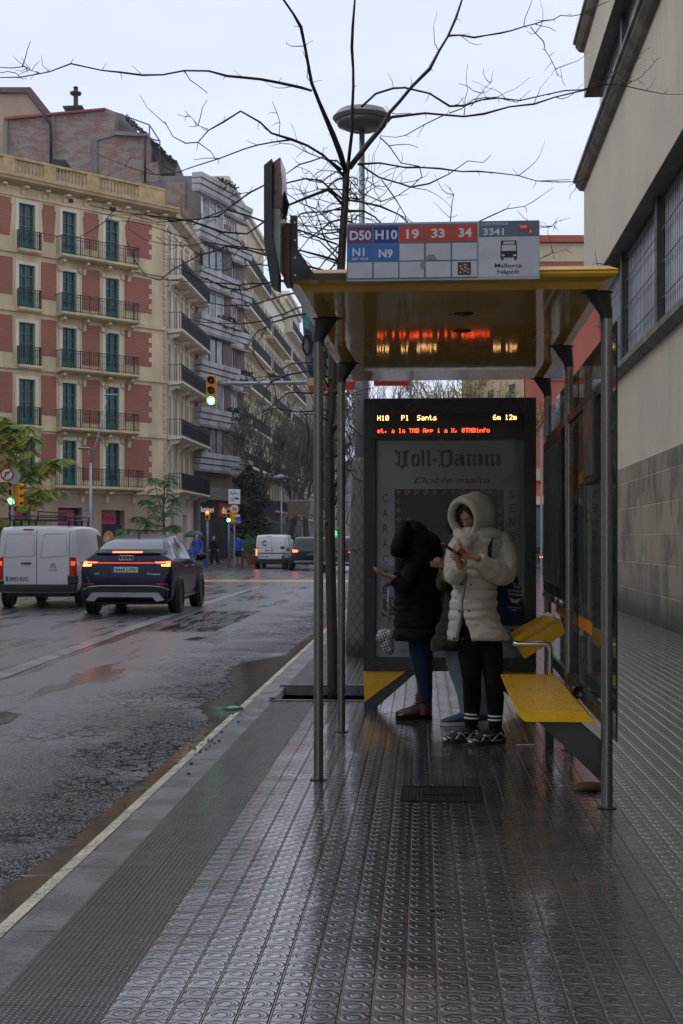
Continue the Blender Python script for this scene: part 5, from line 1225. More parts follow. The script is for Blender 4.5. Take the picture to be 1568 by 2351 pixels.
# folding umbrella hanging from the hand
UM = thing('folded_umbrella', 'small folded gingham umbrella hanging upside down below a hand beside the poster', 'umbrella', fb_(891,1380,-.24), 0)
b = MB(); b.tube([fb_(892,1345,-.24), fb_(891,1452,-.24)], .0065, 10); b.build('shaft', galv, UM, world=True, smooth=True)
b = MB(); b.ball(fb_(892,1340,-.24), (.028,.028,.018)); b.tube([fb_(893,1338,-.24), fb_(884,1325,-.24), fb_(872,1312,-.25)], .003, 5); b.build('handle', pm('umbrella_handle', (.05,.06,.045), .4), UM, world=True, smooth=True)
t = NT('gingham_cloth'); co = t.co(); X = t.xyz(co)
g1 = t.m('GREATER_THAN', t.m('FRACT', t.m('DIVIDE', t.m('ADD', X[0], t.m('MULTIPLY', X[2], .4)), .024)), .5); g2 = t.m('GREATER_THAN', t.m('FRACT', t.m('DIVIDE', t.m('SUBTRACT', X[2], t.m('MULTIPLY', X[0], .4)), .024)), .5)
t.set(col=t.mix(t.m('MULTIPLY', t.m('ADD', g1, g2), .5), (.55,.55,.58), (.02,.02,.025)), rough=.6)
b = MB()
for (x, y, rx_, rz_) in ((880,1462,.055,.06), (889,1478,.05,.07), (895,1490,.035,.045), (893,1458,.04,.05)): b.ball(fb_(x, y, -.24), (rx_,.05,rz_), u=18, v=12, f=lambda d: 1+.25*noise.noise(d*4+Vector((x*.1,0,0))))
b.build('folded_cloth', t.mat, UM, world=True, smooth=True)

# ---------------- third person behind
def ft_(px, py, dy=0): return W(px, py, 10.75+dy)
TP = thing('person', 'person in an olive parka and pale jeans mostly hidden behind the woman in white', 'person', Vector((ft_(1075,1660).x, 10.75, 0)), 0)
b = MB(); head_mesh(b, headM(ft_(1078,1192,.05), (-.9,-.1,-.35)), .98)
b.tube([ft_(1078,1215,.05), ft_(1075,1250), ft_(1072,1350), ft_(1070,1450)], [.06,(.14,.1),(.13,.09),(.13,.1)], 16)
legst = [([(1050,1450,0),(1054,1520,-.02),(1070,1580,-.02),(1076,1640,.0)], [.09,.085,.068,.05]), ([(1090,1450,.0),(1100,1520,.02),(1106,1580,.04),(1108,1640,.05)], [.09,.085,.068,.05])]
for p_, r_ in legst: legtube(b, p_, r_, ft_)
b.tube([ft_(1052,1250,-.05), ft_(1018,1335,-.12), ft_(1022,1316,-.22)], [.04,.035,.024], 10)
hand(b, ft_(1021,1321,-.22), (-.3,-.25,.85), (-.55,.3,.2), side=-1, curl=.45)
b.build('body', m_skin, TP, world=True, remesh=.0055)
b = MB()
for p_, r_ in legst: legtube(b, p_, r_, ft_, .014, 0, 16, .02)
b.build('jeans', cloth('pale_jeans', (.19,.22,.26), (.14,.17,.21), .8, 90, .0015, .1), TP, world=True, smooth=True)
m_sol = pm('pale_sole', (.35,.37,.33), .5); m_bsh = pm('blue_knit_shoe', (.04,.07,.12), .6, 0, .3, 60)
for (hx, tx, yy) in ((1082,1018,1667), (1120,1078,1662)):
    an_ = ft_(1076,1636,.0) if hx == 1082 else ft_(1108,1636,.05); d_ = Vector((-.96,-.2,0)).normalized(); he = Vector((an_.x, an_.y, 0))-d_*.07; b = MB(); shoe(b, ft_, he, he+d_*.29, .052, .11, .03, (0, 1)); b.build('shoe', [m_bsh, m_sol], TP, world=True, smooth=True, sharp=.9)
m_olive = cloth('olive_parka', (.035,.035,.027), (.024,.024,.019), .75, 26, .004, .1)
b = MB(); coat_shell(b, [(1218,1078,30,.8), (1240,1075,46,1), (1300,1068,50,1), (1350,1070,46,1), (1400,1064,44,1), (1450,1048,46,1), (1478,1034,44,1), (1496,1026,38,.9)], ft_, .17, math.radians(180), lambda py: .02, 30, .05, seed=9)
CT3 = b.build('parka', m_olive, TP, world=True, smooth=True, solid=.02)
b = MB(); puff_tube(b, [ft_(1056,1246,.0), ft_(1036,1285,-.06), ft_(1018,1332,-.12), ft_(1018,1345,-.16), ft_(1021,1330,-.2)], [.075,.075,.065,.055,.045], .1, .05, seed=11); b.build('sleeve', m_olive, CT3, world=True, smooth=True)
b = MB(); b.ball((0,.015,.015), (.086,.102,.12), 0, headM(ft_(1078,1192,.05), (-.9,-.1,-.35)), 20, 14); b.build('hair', m_hair, TP, world=True, smooth=True)
P2 = thing('phone', 'gold-edged phone in the raised hand of the person behind', 'phone', ft_(1012,1298,-.3), 0)
b = MB(); slab(b, ft_(1010,1298,-.30), (-.9,-.1,.12), (.1,-.8,-.5), .15, .075, .009); b.build('case', pm('phone_gold', (.30,.17,.10), .25, .4), P2, world=True)
# ================================================================ VEHICLES
def paintmat(name, c, ro=.25, coat=.8):
    t = NT(name); co = t.co(); d = t.vor(co, 90); t.set(col=c, rough=t.m('ADD', ro, t.m('MULTIPLY', t.noise(co, 3, 3), .1)), coat=coat, coatr=.05, ior=1.36, normal=t.bump(t.step(d, .35, .12), .0003, .3)); return t.mat
m_navyc = paintmat('navy_car_paint', (.0022,.003,.026), .2, .0); m_whitev = paintmat('white_van_paint', (.66,.67,.69), .35, .5); m_blackc = paintmat('black_car_paint', (.012,.012,.013))
m_cglass = pm('car_glass', (.02,.025,.03), .05, 0, .3, 1); m_rglass = pm('rear_glass', (.10,.12,.13), .08, 0, .3, 1)
m_plastic = pm('black_bumper_plastic', (.018,.018,.02), .55, 0, .2, 8); m_tyre = pm('tyre_rubber', (.012,.012,.012), .6, 0, .3, 20)
m_rim = pm('alloy_rim', (.22,.22,.23), .3, .8, .2); m_rimd = pm('dark_rim', (.03,.03,.032), .3, .6, .2); m_silver = pm('silver_trim', (.32,.33,.35), .35, .6, .1)
m_redl = pm('red_lens', (.42,.015,.01), .12); m_redon = em('red_light_on', (1,.08,.03), 8); m_orgon = em('orange_light_on', (1,.33,.04), 6); m_plate_w = pm('plate_white', (.55,.56,.58), .4, 0, .06); m_plate_b = pm('plate_blue', (.01,.05,.35), .4)
def cat(P, k):
    out = []
    for i in range(len(P)-1):
        a, b, c, d = P[max(i-1,0)], P[i], P[i+1], P[min(i+2,len(P)-1)]
        for j in range(k):
            t = j/k; out.append(tuple(.5*((2*b[q])+(c[q]-a[q])*t+(2*a[q]-5*b[q]+4*c[q]-d[q])*t*t+(3*b[q]-a[q]-3*c[q]+d[q])*t**3) for q in range(len(b))))
    out.append(tuple(P[-1])); return out
def carbody(st, side=.98):
    b = MB(); rings = []
    for (y, zb, hw, belt, rx, rz) in cat(st, 4):
        z3 = min(lerp(zb, belt, .38), .6); z4 = lerp(zb, belt, .82)
        half = [(0,zb), (hw*.7,zb), (hw*.93,zb+.03), (hw*.995,z3), (hw,z4), (hw*.955,belt), (rx+.02,rz-.09), (rx*.86,rz-.025), (rx*.5,rz-.004), (0,rz)]
        hp = cat(half, 3); ring = [(x,y,z) for x, z in hp]+[(-x,y,z) for x, z in hp[::-1][1:-1]]
        rings.append(ring)
    b.loft(rings); return b
def bvh_of(b): return BVHTree.FromPolygons([Vector(v) for v in b.v], b.f)
def patch(b, bv, quad, axis='rear', mi=0, off=.006, nx=10, nz=6):
    A, B_, C_, D_ = [Vector(q) for q in quad]; vs = []
    for j in range(nz+1):
        for i in range(nx+1):
            s, t = i/nx, j/nz; p = A.lerp(B_, s).lerp(D_.lerp(C_, s), t)
            if axis == 'rear': o, d = Vector((p.x,-3,p.y)), Vector((0,1,0))
            elif axis == 'top': o, d = Vector((p.x,p.y,5)), Vector((0,0,-1))
            else: sg = 1 if axis == 'right' else -1; o, d = Vector((sg*3,p.x,p.y)), Vector((-sg,0,0))
            h, n, _, _ = bv.ray_cast(o, d)
            if h is None: h = vs[-1]+d*off if vs else (o+d*3)
            vs.append(h-d*off)
    w = nx+1; b.add(vs, [(j*w+i, j*w+i+1, (j+1)*w+i+1, (j+1)*w+i) for j in range(nz) for i in range(nx)], mi)
def wheel(par, x, y, r, w, spokes=5, rim=m_rim, z=None):
    wt = thing('wheel', None, None, (x, y, r if z is None else z), 0, parent=par); s = 1 if x > 0 else -1
    R_ = Matrix.Rotation(PI/2, 4, 'Y'); b = MB(); b.lathe([(r*.66,-w/2+.02), (r*.7,-w/2), (r*.93,-w/2), (r,-w/2+.035), (r,w/2-.035), (r*.93,w/2), (r*.7,w/2), (r*.66,w/2-.02)], 32, M=R_); b.build('tyre', m_tyre, wt, smooth=True, sharp=.8)
    b = MB(); b.lathe([(r*.69,-w*.3), (r*.69,w*.3)], 28, M=R_, cap=False); b.lathe([(0,.0), (r*.2,.0), (r*.2,.03), (0,.03)], 12, M=Matrix.Translation((s*w*.28,0,0)) @ R_)
    b.lathe([(0,.0), (r*.62,0.0)], 24, 1, M=Matrix.Translation((s*w*.1,0,0)) @ R_)
    for k in range(spokes):
        a = 2*PI*k/spokes; Mx = Matrix.Translation((s*w*.32,0,0)) @ Matrix.Rotation(a, 4, 'X'); b.prism([(-.035,0), (.035,0), (.028,r*.68), (-.028,r*.68)], -.015, .015, 'x', 0, Mx)
    b.build('rim', [rim, m_rimd], wt, smooth=True, sharp=.5)
def arch(b, x, y, z, r): s = 1 if x > 0 else -1; b.lathe([(0,0), (r,0), (r,.03), (0,.03)], 28, M=Matrix.Translation((x-.028*s*1.0,y,z)) @ Matrix.Rotation(s*PI/2, 4, 'Y'))
def plate(par, txt, x, y, z, tilt=0, w=.52):
    p = thing('number_plate', None, None, (x, y, z), 0, parent=par); M = Matrix.Rotation(PI/2+tilt, 4, 'X'); b = MB(); b.box(-w/2, w/2, -.055, .055, -.012, 0, 0, M); b.box(-w/2+.002, -w/2+.045, -.053, .053, 0.0005, .001, 1, M); b.build('plate', [m_plate_w, m_plate_b], p)
    b = MB(); b.text(txt, M @ Matrix.Translation((.022,-.037,.002)), .076, bold=.018, w=w*.82); b.build('characters', m_iron, p)
# ---- navy coupe SUV
AUX = rx((182+402)/2-2, 27.7); AU = thing('car', 'dark navy coupe SUV with lit red tail-light bar waiting in the near lane', 'car', (AUX, 27.6, ROADZ), -math.atan(.050))
S = [(0,.44,.78,.70,.68,.74), (.04,.33,.87,.84,.79,.88), (.12,.27,.915,1.0,.80,1.07), (.22,.25,.928,1.07,.75,1.20), (.31,.25,.93,1.09,.71,1.275), (.42,.25,.93,1.09,.69,1.29), (.8,.25,.93,1.08,.655,1.43), (1.2,.25,.93,1.07,.635,1.53), (1.8,.25,.925,1.06,.615,1.60), (2.3,.25,.925,1.05,.615,1.615), (2.8,.25,.925,1.04,.63,1.56), (3.2,.25,.925,1.02,.66,1.38), (3.55,.25,.925,1.0,.70,1.13), (4.0,.25,.92,.93,.68,1.02), (4.35,.27,.88,.82,.62,.90), (4.55,.32,.78,.66,.55,.70), (4.6,.42,.6,.55,.4,.58)]
bb_ = carbody(S); bv = bvh_of(bb_); bb_.build('body', m_navyc, AU, smooth=True)
b = MB(); patch(b, bv, [(-.66,1.30), (.66,1.30), (.54,1.50), (-.54,1.50)], 'rear', off=.02, nx=16); b.build('rear_window', m_rglass, AU, smooth=True)
for sd_, nm in ((1,'right'), (-1,'left')):
    b = MB(); patch(b, bv, [(.62,1.13), (1.42,1.11), (1.42,1.50), (1.15,1.47)], nm, nx=8); patch(b, bv, [(1.46,1.11), (2.25,1.09), (2.25,1.535), (1.46,1.505)], nm, nx=8); patch(b, bv, [(2.30,1.09), (3.12,1.08), (2.72,1.48), (2.30,1.535)], nm, nx=8)
    b.build('side_window', m_cglass, AU, smooth=True)
    b = MB(); q0 = MB(); patch(q0, bv, [(.58,1.105), (3.2,1.065), (3.2,1.08), (.58,1.12)], nm, off=.012, nx=24, nz=1); patch(q0, bv, [(.9,.30), (3.7,.30), (3.7,.36), (.9,.36)], nm, off=.01, nx=10, nz=1); q0.build('side_trim', m_silver, AU, smooth=True)
    b.box(sd_*.93, sd_*.99, 3.0, 3.05, 1.05, 1.09); b.ball((sd_*1.05,3.03,1.13), (.12,.07,.085), u=16, v=10); b.build('mirror', m_navyc, AU, smooth=True)
    for yy in (1.6, 2.5): b = MB(); b.box(sd_*.935-.02, sd_*.935+.02, yy, yy+.2, .935, .965, c=.008); b.build('door_handle', m_silver, AU)
b = MB(); patch(b, bv, [(-.72,1.275), (.72,1.275), (.74,1.225), (-.74,1.225)], 'rear', off=.05, nx=16, nz=2); b.build('spoiler', m_plastic, AU, smooth=True)
b = MB(); patch(b, bv, [(-.30,1.235), (.30,1.235), (.30,1.262), (-.30,1.262)], 'rear', off=.06, nz=1); b.build('high_brake_light', m_redon, AU)
b = MB(); patch(b, bv, [(-.55,1.025), (.55,1.025), (.55,1.041), (-.55,1.041)], 'rear', off=.012, nz=1, nx=20); b.build('light_bar', em('light_bar_red', (1,.07,.03), 1.3), AU)
for s_ in (-1, 1):
    tl = thing('tail_light', None, None, (0,0,0), 0, parent=AU)
    b = MB(); patch(b, bv, [(s_*.60,1.01), (s_*.90,.96), (s_*.88,1.08), (s_*.60,1.06)], 'rear', off=.010); b.build('lens', m_redl, tl, smooth=True)
    b = MB(); patch(b, bv, [(s_*.57,1.035), (s_*.86,1.035), (s_*.86,1.058), (s_*.57,1.05)], 'rear', off=.016, nz=1); patch(b, bv, [(s_*.79,1.0), (s_*.87,1.0), (s_*.87,1.065), (s_*.79,1.065)], 'rear', off=.017, nz=1); b.build('brake_lamp', m_redon, tl)
    b = MB(); patch(b, bv, [(s_*.70,.972), (s_*.875,.968), (s_*.87,1.005), (s_*.70,1.005)], 'rear', off=.018, nz=1); b.build('indicator', m_orgon, tl)
    b = MB(); patch(b, bv, [(s_*.62,.61), (s_*.84,.60), (s_*.84,.63), (s_*.62,.635)], 'rear', off=.014, nz=1); b.build('reflector', m_redl, AU)
b = MB(); patch(b, bv, [(-.84,.36), (.84,.36), (.86,.60), (-.86,.60)], 'rear', off=.006, nx=16); b.build('bumper', m_plastic, AU, smooth=True)
b = MB(); b.prism([(-.78,.30), (-.66,.45), (.66,.45), (.78,.30), (.62,.27), (.55,.36), (-.55,.36), (-.62,.27)], -.045, .06, 'y'); b.tube([(-.86,.02,.50), (-.72,-.03,.56), (-.5,-.04,.58), (.5,-.04,.58), (.72,-.03,.56), (.86,.02,.50)], .012, 6); b.build('bumper_trim', m_silver, AU)
b = MB()
for k in range(4): b.tube([(-.105+.07*k+.046*math.cos(a*PI/9),-.0+.055,1.135+.046*math.sin(a*PI/9)) for a in range(19)], .006, 6)
b.build('ring_emblem', chrome, AU, smooth=True)
b = MB(); MQ = frame((0,.02,0)); b.text('Q4', MQ @ Matrix.Translation((-.58,.80,0)), .045, w=.09, bold=.02); b.text('50 e-tron', MQ @ Matrix.Translation((.55,.80,0)), .035, w=.26, bold=.02); b.build('badge_text', chrome, AU)
plate(AU, '6444 LVW', -.02, .035, .90, -.12)
b = MB(); b.prism([(1.25,1.53), (1.45,1.60), (1.40,1.66), (1.36,1.66)], -.012, .012, 'x'); b.build('antenna', m_plastic, AU)
b = MB()
for x in (-.93, .93):
    for y in (.92, 3.68): arch(b, x, y, .37, .42)
b.build('wheel_arch', m_plastic, AU)
for x in (-.85, .85):
    for y in (.92, 3.68): wheel(AU, x, y, .375, .25)
b = MB(); b.box(-.7, .7, .3, 4.2, .2, .3); b.build('underbody', m_plastic, AU)
# ---- vans
def van(name, label, loc, rz, txt, rack=True, badge=True, lit=False, sc=1.0, grp=None):
    V = thing(name, label, 'van', loc, rz)
    S = [(0,.50,.80,.9,.70,1.45), (.03,.40,.87,1.0,.76,1.66), (.09,.34,.895,1.06,.785,1.765), (.3,.32,.905,1.08,.79,1.80), (1.2,.3,.905,1.08,.785,1.82), (2.2,.3,.905,1.08,.77,1.80), (2.8,.3,.905,1.06,.76,1.70), (3.2,.3,.9,1.04,.74,1.42), (3.55,.3,.9,1.0,.70,1.12), (4.0,.3,.87,.92,.62,1.0), (4.3,.34,.78,.7,.5,.78), (4.38,.45,.6,.55,.4,.6)]
    bb = carbody(S); bv = bvh_of(bb); bb.build('body', m_whitev, V, smooth=True)
    for s_, nm in ((1,'right'), (-1,'left')):
        b = MB(); patch(b, bv, [(2.25,1.12), (2.95,1.10), (2.75,1.58), (2.25,1.62)], nm); b.build('side_window', m_cglass, V, smooth=True)
        b = MB(); patch(b, bv, [(.25,.98), (2.2,.98), (2.2,1.01), (.25,1.01)], nm, nz=1, off=.008); b.build('door_rail', m_plastic, V)
        tl = thing('tail_light', None, None, (0,0,0), 0, parent=V)
        b = MB(); patch(b, bv, [(s_*.74,.62), (s_*.885,.62), (s_*.88,1.10), (s_*.74,1.12)], 'rear', off=.016); b.build('lens', m_redl, tl, smooth=True)
        b = MB(); patch(b, bv, [(s_*.76,.93), (s_*.85,.93), (s_*.85,1.03), (s_*.76,1.03)], 'rear', off=.024, nz=2); 
        if lit: patch(b, bv, [(s_*.78,.70), (s_*.85,.70), (s_*.85,1.03), (s_*.78,1.03)], 'rear', off=.026, nz=2)
        b.build('brake_lamp', m_redon if lit else em('dim_lamp', (1,.12,.04), .8), tl)
    # door panels
    b = MB()
    for (x0, x1) in ((-.80,-.02), (.02,.70)):
        pr = [(x0+.06,1.10), (x1-.03,1.14), (x1-.05,1.62), (x0+.14,1.62)]
        for (p, q) in zip(pr, pr[1:]+pr[:1]): patch(b, bv, [p, q, (q[0],q[1]+.012), (p[0],p[1]+.012)] if abs(p[1]-q[1]) < .2 else [p, (p[0]+.012,p[1]), (q[0]+.012,q[1]), q], 'rear', off=.006, nx=6, nz=2)
    b.build('door_crease', pm('shade_line', (.33,.34,.36), .5), V)
    b = MB(); patch(b, bv, [(-.006,.52), (.006,.52), (.006,1.76), (-.006,1.76)], 'rear', off=.004, nx=1, nz=20); patch(b, bv, [(-.76,.52), (-.75,.52), (-.75,1.15), (-.76,1.15)], 'rear', off=.004, nx=1, nz=10); patch(b, bv, [(.72,.52), (.73,.52), (.73,1.70), (.72,1.70)], 'rear', off=.004, nx=1, nz=16); b.build('door_gap', m_plastic, V)
    b = MB(); b.box(-.34, -.12, -.035, .03, .97, 1.0, c=.008); b.build('door_handle', m_plastic, V)
    b = MB(); b.box(-.30, -.08, .02, .06, 1.715, 1.735, c=.004); b.build('top_marker', m_redl, V)
    b = MB(); b.box(-.88, .88, -.05, .10, .36, .52, c=.03); b.box(.68, .90, -.02, .12, .52, .72, c=.03); b.box(-.90, -.72, -.02, .12, .52, .60, c=.02); b.build('bumper', m_plastic, V)
    plate(V, txt, -.42, -.005, .64)
    b = MB()
    if badge:
        for dz in (0, .05): b.prism([(.30,.88+dz), (.36,.925+dz), (.42,.88+dz), (.42,.905+dz), (.36,.95+dz), (.30,.905+dz)], -.02, .03, 'y')
        b.text('BERLINGO', frame((.36,-.012,.82)), .028, w=.2, bold=.02); b.build('chevron_badge', chrome, V)
    else:
        b.tube([(-.38+.17*math.cos(k*PI/12),-.0,1.35+.13*math.sin(k*PI/12)) for k in range(4, 21)], .02, 6); b.tube([(-.36+.09*math.cos(k*PI/12),-.0,1.35+.08*math.sin(k*PI/12)) for k in range(3, 22)], .016, 6)
        for k in range(-3, 4): b.box(-.38+.19*math.cos(k*.35)-.015, -.38+.19*math.cos(k*.35)+.015, .0, .02, 1.35+.15*math.sin(k*.35)-.015, 1.35+.15*math.sin(k*.35)+.015)
        b.text('CAMEB', frame((.42,.01,1.42)), .06, w=.42); b.prism([(0,.93), (.05,1.0), (0,1.07), (-.02,1.0)], -.01, .02, 'y'); b.build('door_print', m_iron, V)
        b = MB(); b.box(-.75, .6, -.02, .03, .80, .84, c=.006); b.build('rear_grip', m_plastic, V)
    b = MB()
    for x in (-.9, .9):
        for y in (.75, 3.5): arch(b, x, y, .33, .37)
    b.build('wheel_arch', m_plastic, V)
    for x in (-.82, .82):
        for y in (.75, 3.5): wheel(V, x, y, .32, .2, 7, m_rimd)
    b = MB(); b.box(.93, 1.08, 2.75, 2.82, 1.05, 1.25, c=.02); b.build('mirror', m_plastic, V)
    b = MB(); b.box(-.7, .7, .2, 4.0, .24, .34); b.build('underbody', m_plastic, V)
    if rack:
        rk = thing('roof_rack', None, None, (0,0,0), 0, parent=V); b = MB(); r = .014
        for x in (-.62, .62):
            b.tube([(x,.12,1.93), (x,2.3,1.93)], r, 6); b.tube([(x,.12,2.02 if x > 0 else 1.98), (x,2.3,2.02)], r, 6)
            for y in (.4, 1.0, 1.6, 2.2): b.box(x-.02, x+.02, y-.02, y+.02, 1.80, 1.93)
        for k in range(14): y = .12+k*.168; b.box(-.62, .62, y-.018, y+.018, 1.925, 1.945)
        for y in (.12, 2.3): b.tube([(-.62,y,2.02), (.62,y,2.02)], r, 6); b.tube([(-.62,y,1.93), (-.62,y,2.02)], r, 6); b.tube([(.62,y,1.93), (.62,y,2.02)], r, 6)
        b.tube([(.0,.12,2.12), (.62,.12,2.07), (.62,.9,2.07)], r, 6); b.tube([(.0,.12,2.12), (0,.12,1.93)], r, 6); b.build('rack_frame', m_iron, rk)
    return V
van('van', 'white delivery van with black roof rack at the left edge of the road', (rx(86.5,30.6), 30.5, ROADZ), -math.atan(.052), '0892 KSC')
VF = van('van', 'white delivery van with round dark logo driving away beyond the junction', (rx(624,74), 74, ROADZ), -math.atan(.062), '7676 LMF', rack=False, badge=False, lit=True)
# ---- distant dark cars
def darkcar(label, px, Y, plate_t, sign=False, sc=1.0, rz=-.06, stretch=1.0):
    D = thing('car', label, 'car', (rx(px, Y), Y, ROADZ), rz)
    S2 = [(0,.46,.80,.74,.70,.95), (.04,.36,.88,.95,.78,1.05), (.15,.3,.92,1.02,.78,1.30), (.3,.28,.93,1.04,.74,1.50), (.55,.28,.935,1.05,.70,1.66), (1.3,.28,.935,1.05,.68,1.70), (2.3,.28,.935,1.04,.67,1.70), (2.8,.28,.93,1.02,.68,1.60), (3.2,.28,.93,1.0,.70,1.35), (3.55,.28,.93,.98,.72,1.1), (4.1,.3,.9,.92,.66,1.0), (4.5,.36,.8,.7,.5,.75), (4.6,.45,.6,.55,.4,.6)]
    bb = carbody(S2); bv = bvh_of(bb); bb.build('body', m_blackc, D, smooth=True)
    b = MB(); patch(b, bv, [(-.66,1.16), (.66,1.16), (.56,1.52), (-.56,1.52)], 'rear', off=.01); b.build('rear_window', m_cglass, D, smooth=True)
    for s_, nm in ((1,'right'), (-1,'left')):
        b = MB(); patch(b, bv, [(.6,1.12), (3.0,1.10), (2.6,1.55), (.75,1.55)], nm); b.build('side_window', m_cglass, D, smooth=True)
        b = MB(); patch(b, bv, [(s_*.62,.92), (s_*.88,.90), (s_*.87,1.04), (s_*.62,1.0)], 'rear', off=.012); b.build('tail_light', m_redon, D)
        b = MB(); b.ball((s_*1.05,2.95,1.12), (.12,.07,.09), u=12, v=8); b.build('mirror', m_blackc, D, smooth=True)
    b = MB(); b.box(-.8, .8, -.03, .06, .36, .48, c=.02); b.build('bumper', m_silver, D)
    plate(D, plate_t, 0, -.0, .80)
    b = MB()
    for x in (-.92, .92):
        for y in (.9, 3.65): arch(b, x, y, .37, .42)
    b.build('wheel_arch', m_plastic, D)
    for x in (-.85, .85):
        for y in (.9, 3.65): wheel(D, x, y, .37, .25)
    if sign:
        b = MB(); b.box(-.28, .28, 1.2, 1.35, 1.72, 2.0, c=.02); b.build('roof_sign', m_iron, D); b = MB(); b.text('22', frame((0,1.19,1.755)), .21, w=.34, bold=.02); b.build('green_digits', em('green_digits', (.05,1,.2), 3), D)
    return D
darkcar('black SUV turned slightly left beyond the junction, next to the small white van', 712, 70, '4411 KBD', rz=.16)
darkcar('black taxi SUV with green lit roof sign in the far lane', 771, 66, '2290 LGT', sign=True, rz=-.06)
# ---- scooter
SCO = thing('scooter', 'black scooter parked at the far right corner beyond the ad panel', 'scooter', (rx(1243,58), 58, 0.0), -.3)
b = MB(); b.loft([[(.14*math.cos(2*PI*k/14)*w_,y,z+.2*h_*math.sin(2*PI*k/14)) for k in range(14)] for (y,z,w_,h_) in ((0,.80,.5,.4), (.12,.72,1.1,.9), (.5,.62,1.2,1.1), (.8,.45,1,.6), (1.1,.40,.9,.5), (1.25,.65,1.1,1.6), (1.38,.85,.8,1.2), (1.45,1.0,.3,.5))]); b.build('body', m_blackc, SCO, smooth=True)
b = MB(); b.ball((0,.4,.90), (.16,.38,.07)); b.build('seat', m_plastic, SCO, smooth=True)
b = MB(); b.box(-.2, .2, -.22, .12, .9, 1.22, c=.06); b.build('top_box', m_blackc, SCO)
b = MB(); b.tube([(-.34,1.22,1.1), (0,1.3,1.08), (.34,1.22,1.1)], .018, 8); b.tube([(0,1.3,1.08), (0,1.5,.35)], .03, 8); b.build('handlebar', m_plastic, SCO, smooth=True)
for y in (.15, 1.5):
    b = MB(); b.lathe([(.12,-.05), (.24,-.05), (.27,0), (.24,.05), (.12,.05)], 20, M=Matrix.Translation((0,y,.27)) @ Matrix.Rotation(PI/2,4,'Y')); b.build('wheel', m_tyre, SCO, smooth=True)
b = MB(); b.box(-.06, .06, -.1, -.06, .72, .78); b.build('tail_light', m_redon, SCO)
b = MB(); b.ball((-.36,1.2,1.25), (.07,.02,.05)); b.ball((.36,1.2,1.25), (.07,.02,.05)); b.build('mirror', m_blackc, SCO, smooth=True)
# ================================================================ TREES
t = NT('wet_bark'); co = t.co(); n = t.noise(t.co(scale=(1,1,.4)), 18, 5, .7)
t.set(col=t.mix(n, (.018,.014,.012), (.085,.062,.048)), rough=.38, normal=t.bump(n, .008, .8)); m_bark = t.mat
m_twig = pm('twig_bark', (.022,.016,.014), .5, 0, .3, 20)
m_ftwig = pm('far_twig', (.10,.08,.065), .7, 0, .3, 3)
YT = 12.75
ST_ = thing('street_tree', 'slender bare street tree growing from the pit beside the bus shelter', 'tree', Vector((G(764,1604).x, YT, 0)), 0)
RT = random.Random(11)
b = MB(); tb = MB()
tr = [(764,1612), (763,1500), (760,1400), (759,1300), (757,1200), (757,1100), (757,1000), (761,930), (764,850), (770,760), (777,680), (783,620), (787,560), (789,500), (793,440), (796,400), (800,372)]
rad = [.052,.05,.049,.048,.048,.047,.047,.046,.045,.043,.041,.038,.036,.034,.032,.029,.024]
P = [W(x+RT.uniform(-1.2,1.2), y, YT) for x, y in tr]; P[0].z = -.05
b.tube(smooth_path(P, 3), [lerp(rad[min(i//3, 16)], rad[min(i//3+1, 16)], (i % 3)/3) for i in range(len(tr)*3-2)], 12)
for (x, y) in ((755,1005), (768,980), (754,1050), (770,1110), (752,1200), (768,900), (760,870)): b.ball(W(x, y, YT-.02), (.03,.03,.035), u=8, v=6)
b.build('trunk', m_bark, ST_, world=True, smooth=True)
def branch(pts, r0, r1, dy, crook=1.0, twigs=1.0, sub=True):
    """pixel path; dy = how far the tip stands in front of (-) or behind (+) the trunk"""
    n = len(pts); V = []
    for i, (x, y) in enumerate(pts): V.append(W(x, y, YT+dy*(i/(n-1))**1.1))
    L = sum((V[i+1]-V[i]).length for i in range(n-1)); out = []; rs = []
    acc = 0
    for i in range(n-1):
        a, c = V[i], V[i+1]; l = (c-a).length; k = max(1, int(l/.16))
        for j in range(k):
            t_ = j/k; p = a.lerp(c, t_); s_ = (acc+l*t_)/L
            if out: p = p+Vector((RT.uniform(-1,1), RT.uniform(-1,1), RT.uniform(-1,1)))*.014*crook
            out.append(p); rs.append(lerp(r0, r1, s_)*(1.25 if RT.random() < .3 else .95))
        acc += l
    out.append(V[-1]); rs.append(r1); tb.tube(out, rs, 5 if r0 < .02 else 7)
    for i in range(1, len(out)-1):
        if RT.random() < .22*twigs and sub:
            d = (out[i+1]-out[i]).normalized(); q = out[i]; sd_ = Vector((RT.uniform(-1,1), RT.uniform(-.7,.7), RT.uniform(-.6,1))).normalized(); pp_ = [q]; dd_ = (d*.8+sd_).normalized(); st_ = RT.uniform(.05,.12)
            for j in range(RT.randint(3, 6)): dd_ = (dd_+Vector((RT.uniform(-1,1), RT.uniform(-.6,.6), RT.uniform(-.8,1)))*.45).normalized(); q = q+dd_*st_; pp_.append(q)
            tb.tube(pp_, [max(.0018, .0045-.0006*j) for j in range(len(pp_))], 4)
        if RT.random() < .62*twigs:
            d = (out[i+1]-out[i]).normalized(); q = Vector((RT.uniform(-1,1), RT.uniform(-1,1)*.6, RT.uniform(-1,1))).normalized(); q = (q-d*q.dot(d)*.6).normalized(); l = RT.uniform(.03,.13)
            m_ = out[i]+q*l*.5+d*l*.2; e_ = out[i]+q*l+d*l*RT.uniform(-.2,.5)+Vector((0,0,RT.uniform(-.3,.4)*l)); tb.tube([out[i], m_, e_], [.0035,.0028,.0016], 3)
    return out
br = branch
D3 = lambda L: [(x*.5125, y*.5125) for x, y in L]
D4 = lambda L: [(746+x*.5242, y*.5242) for x, y in L]
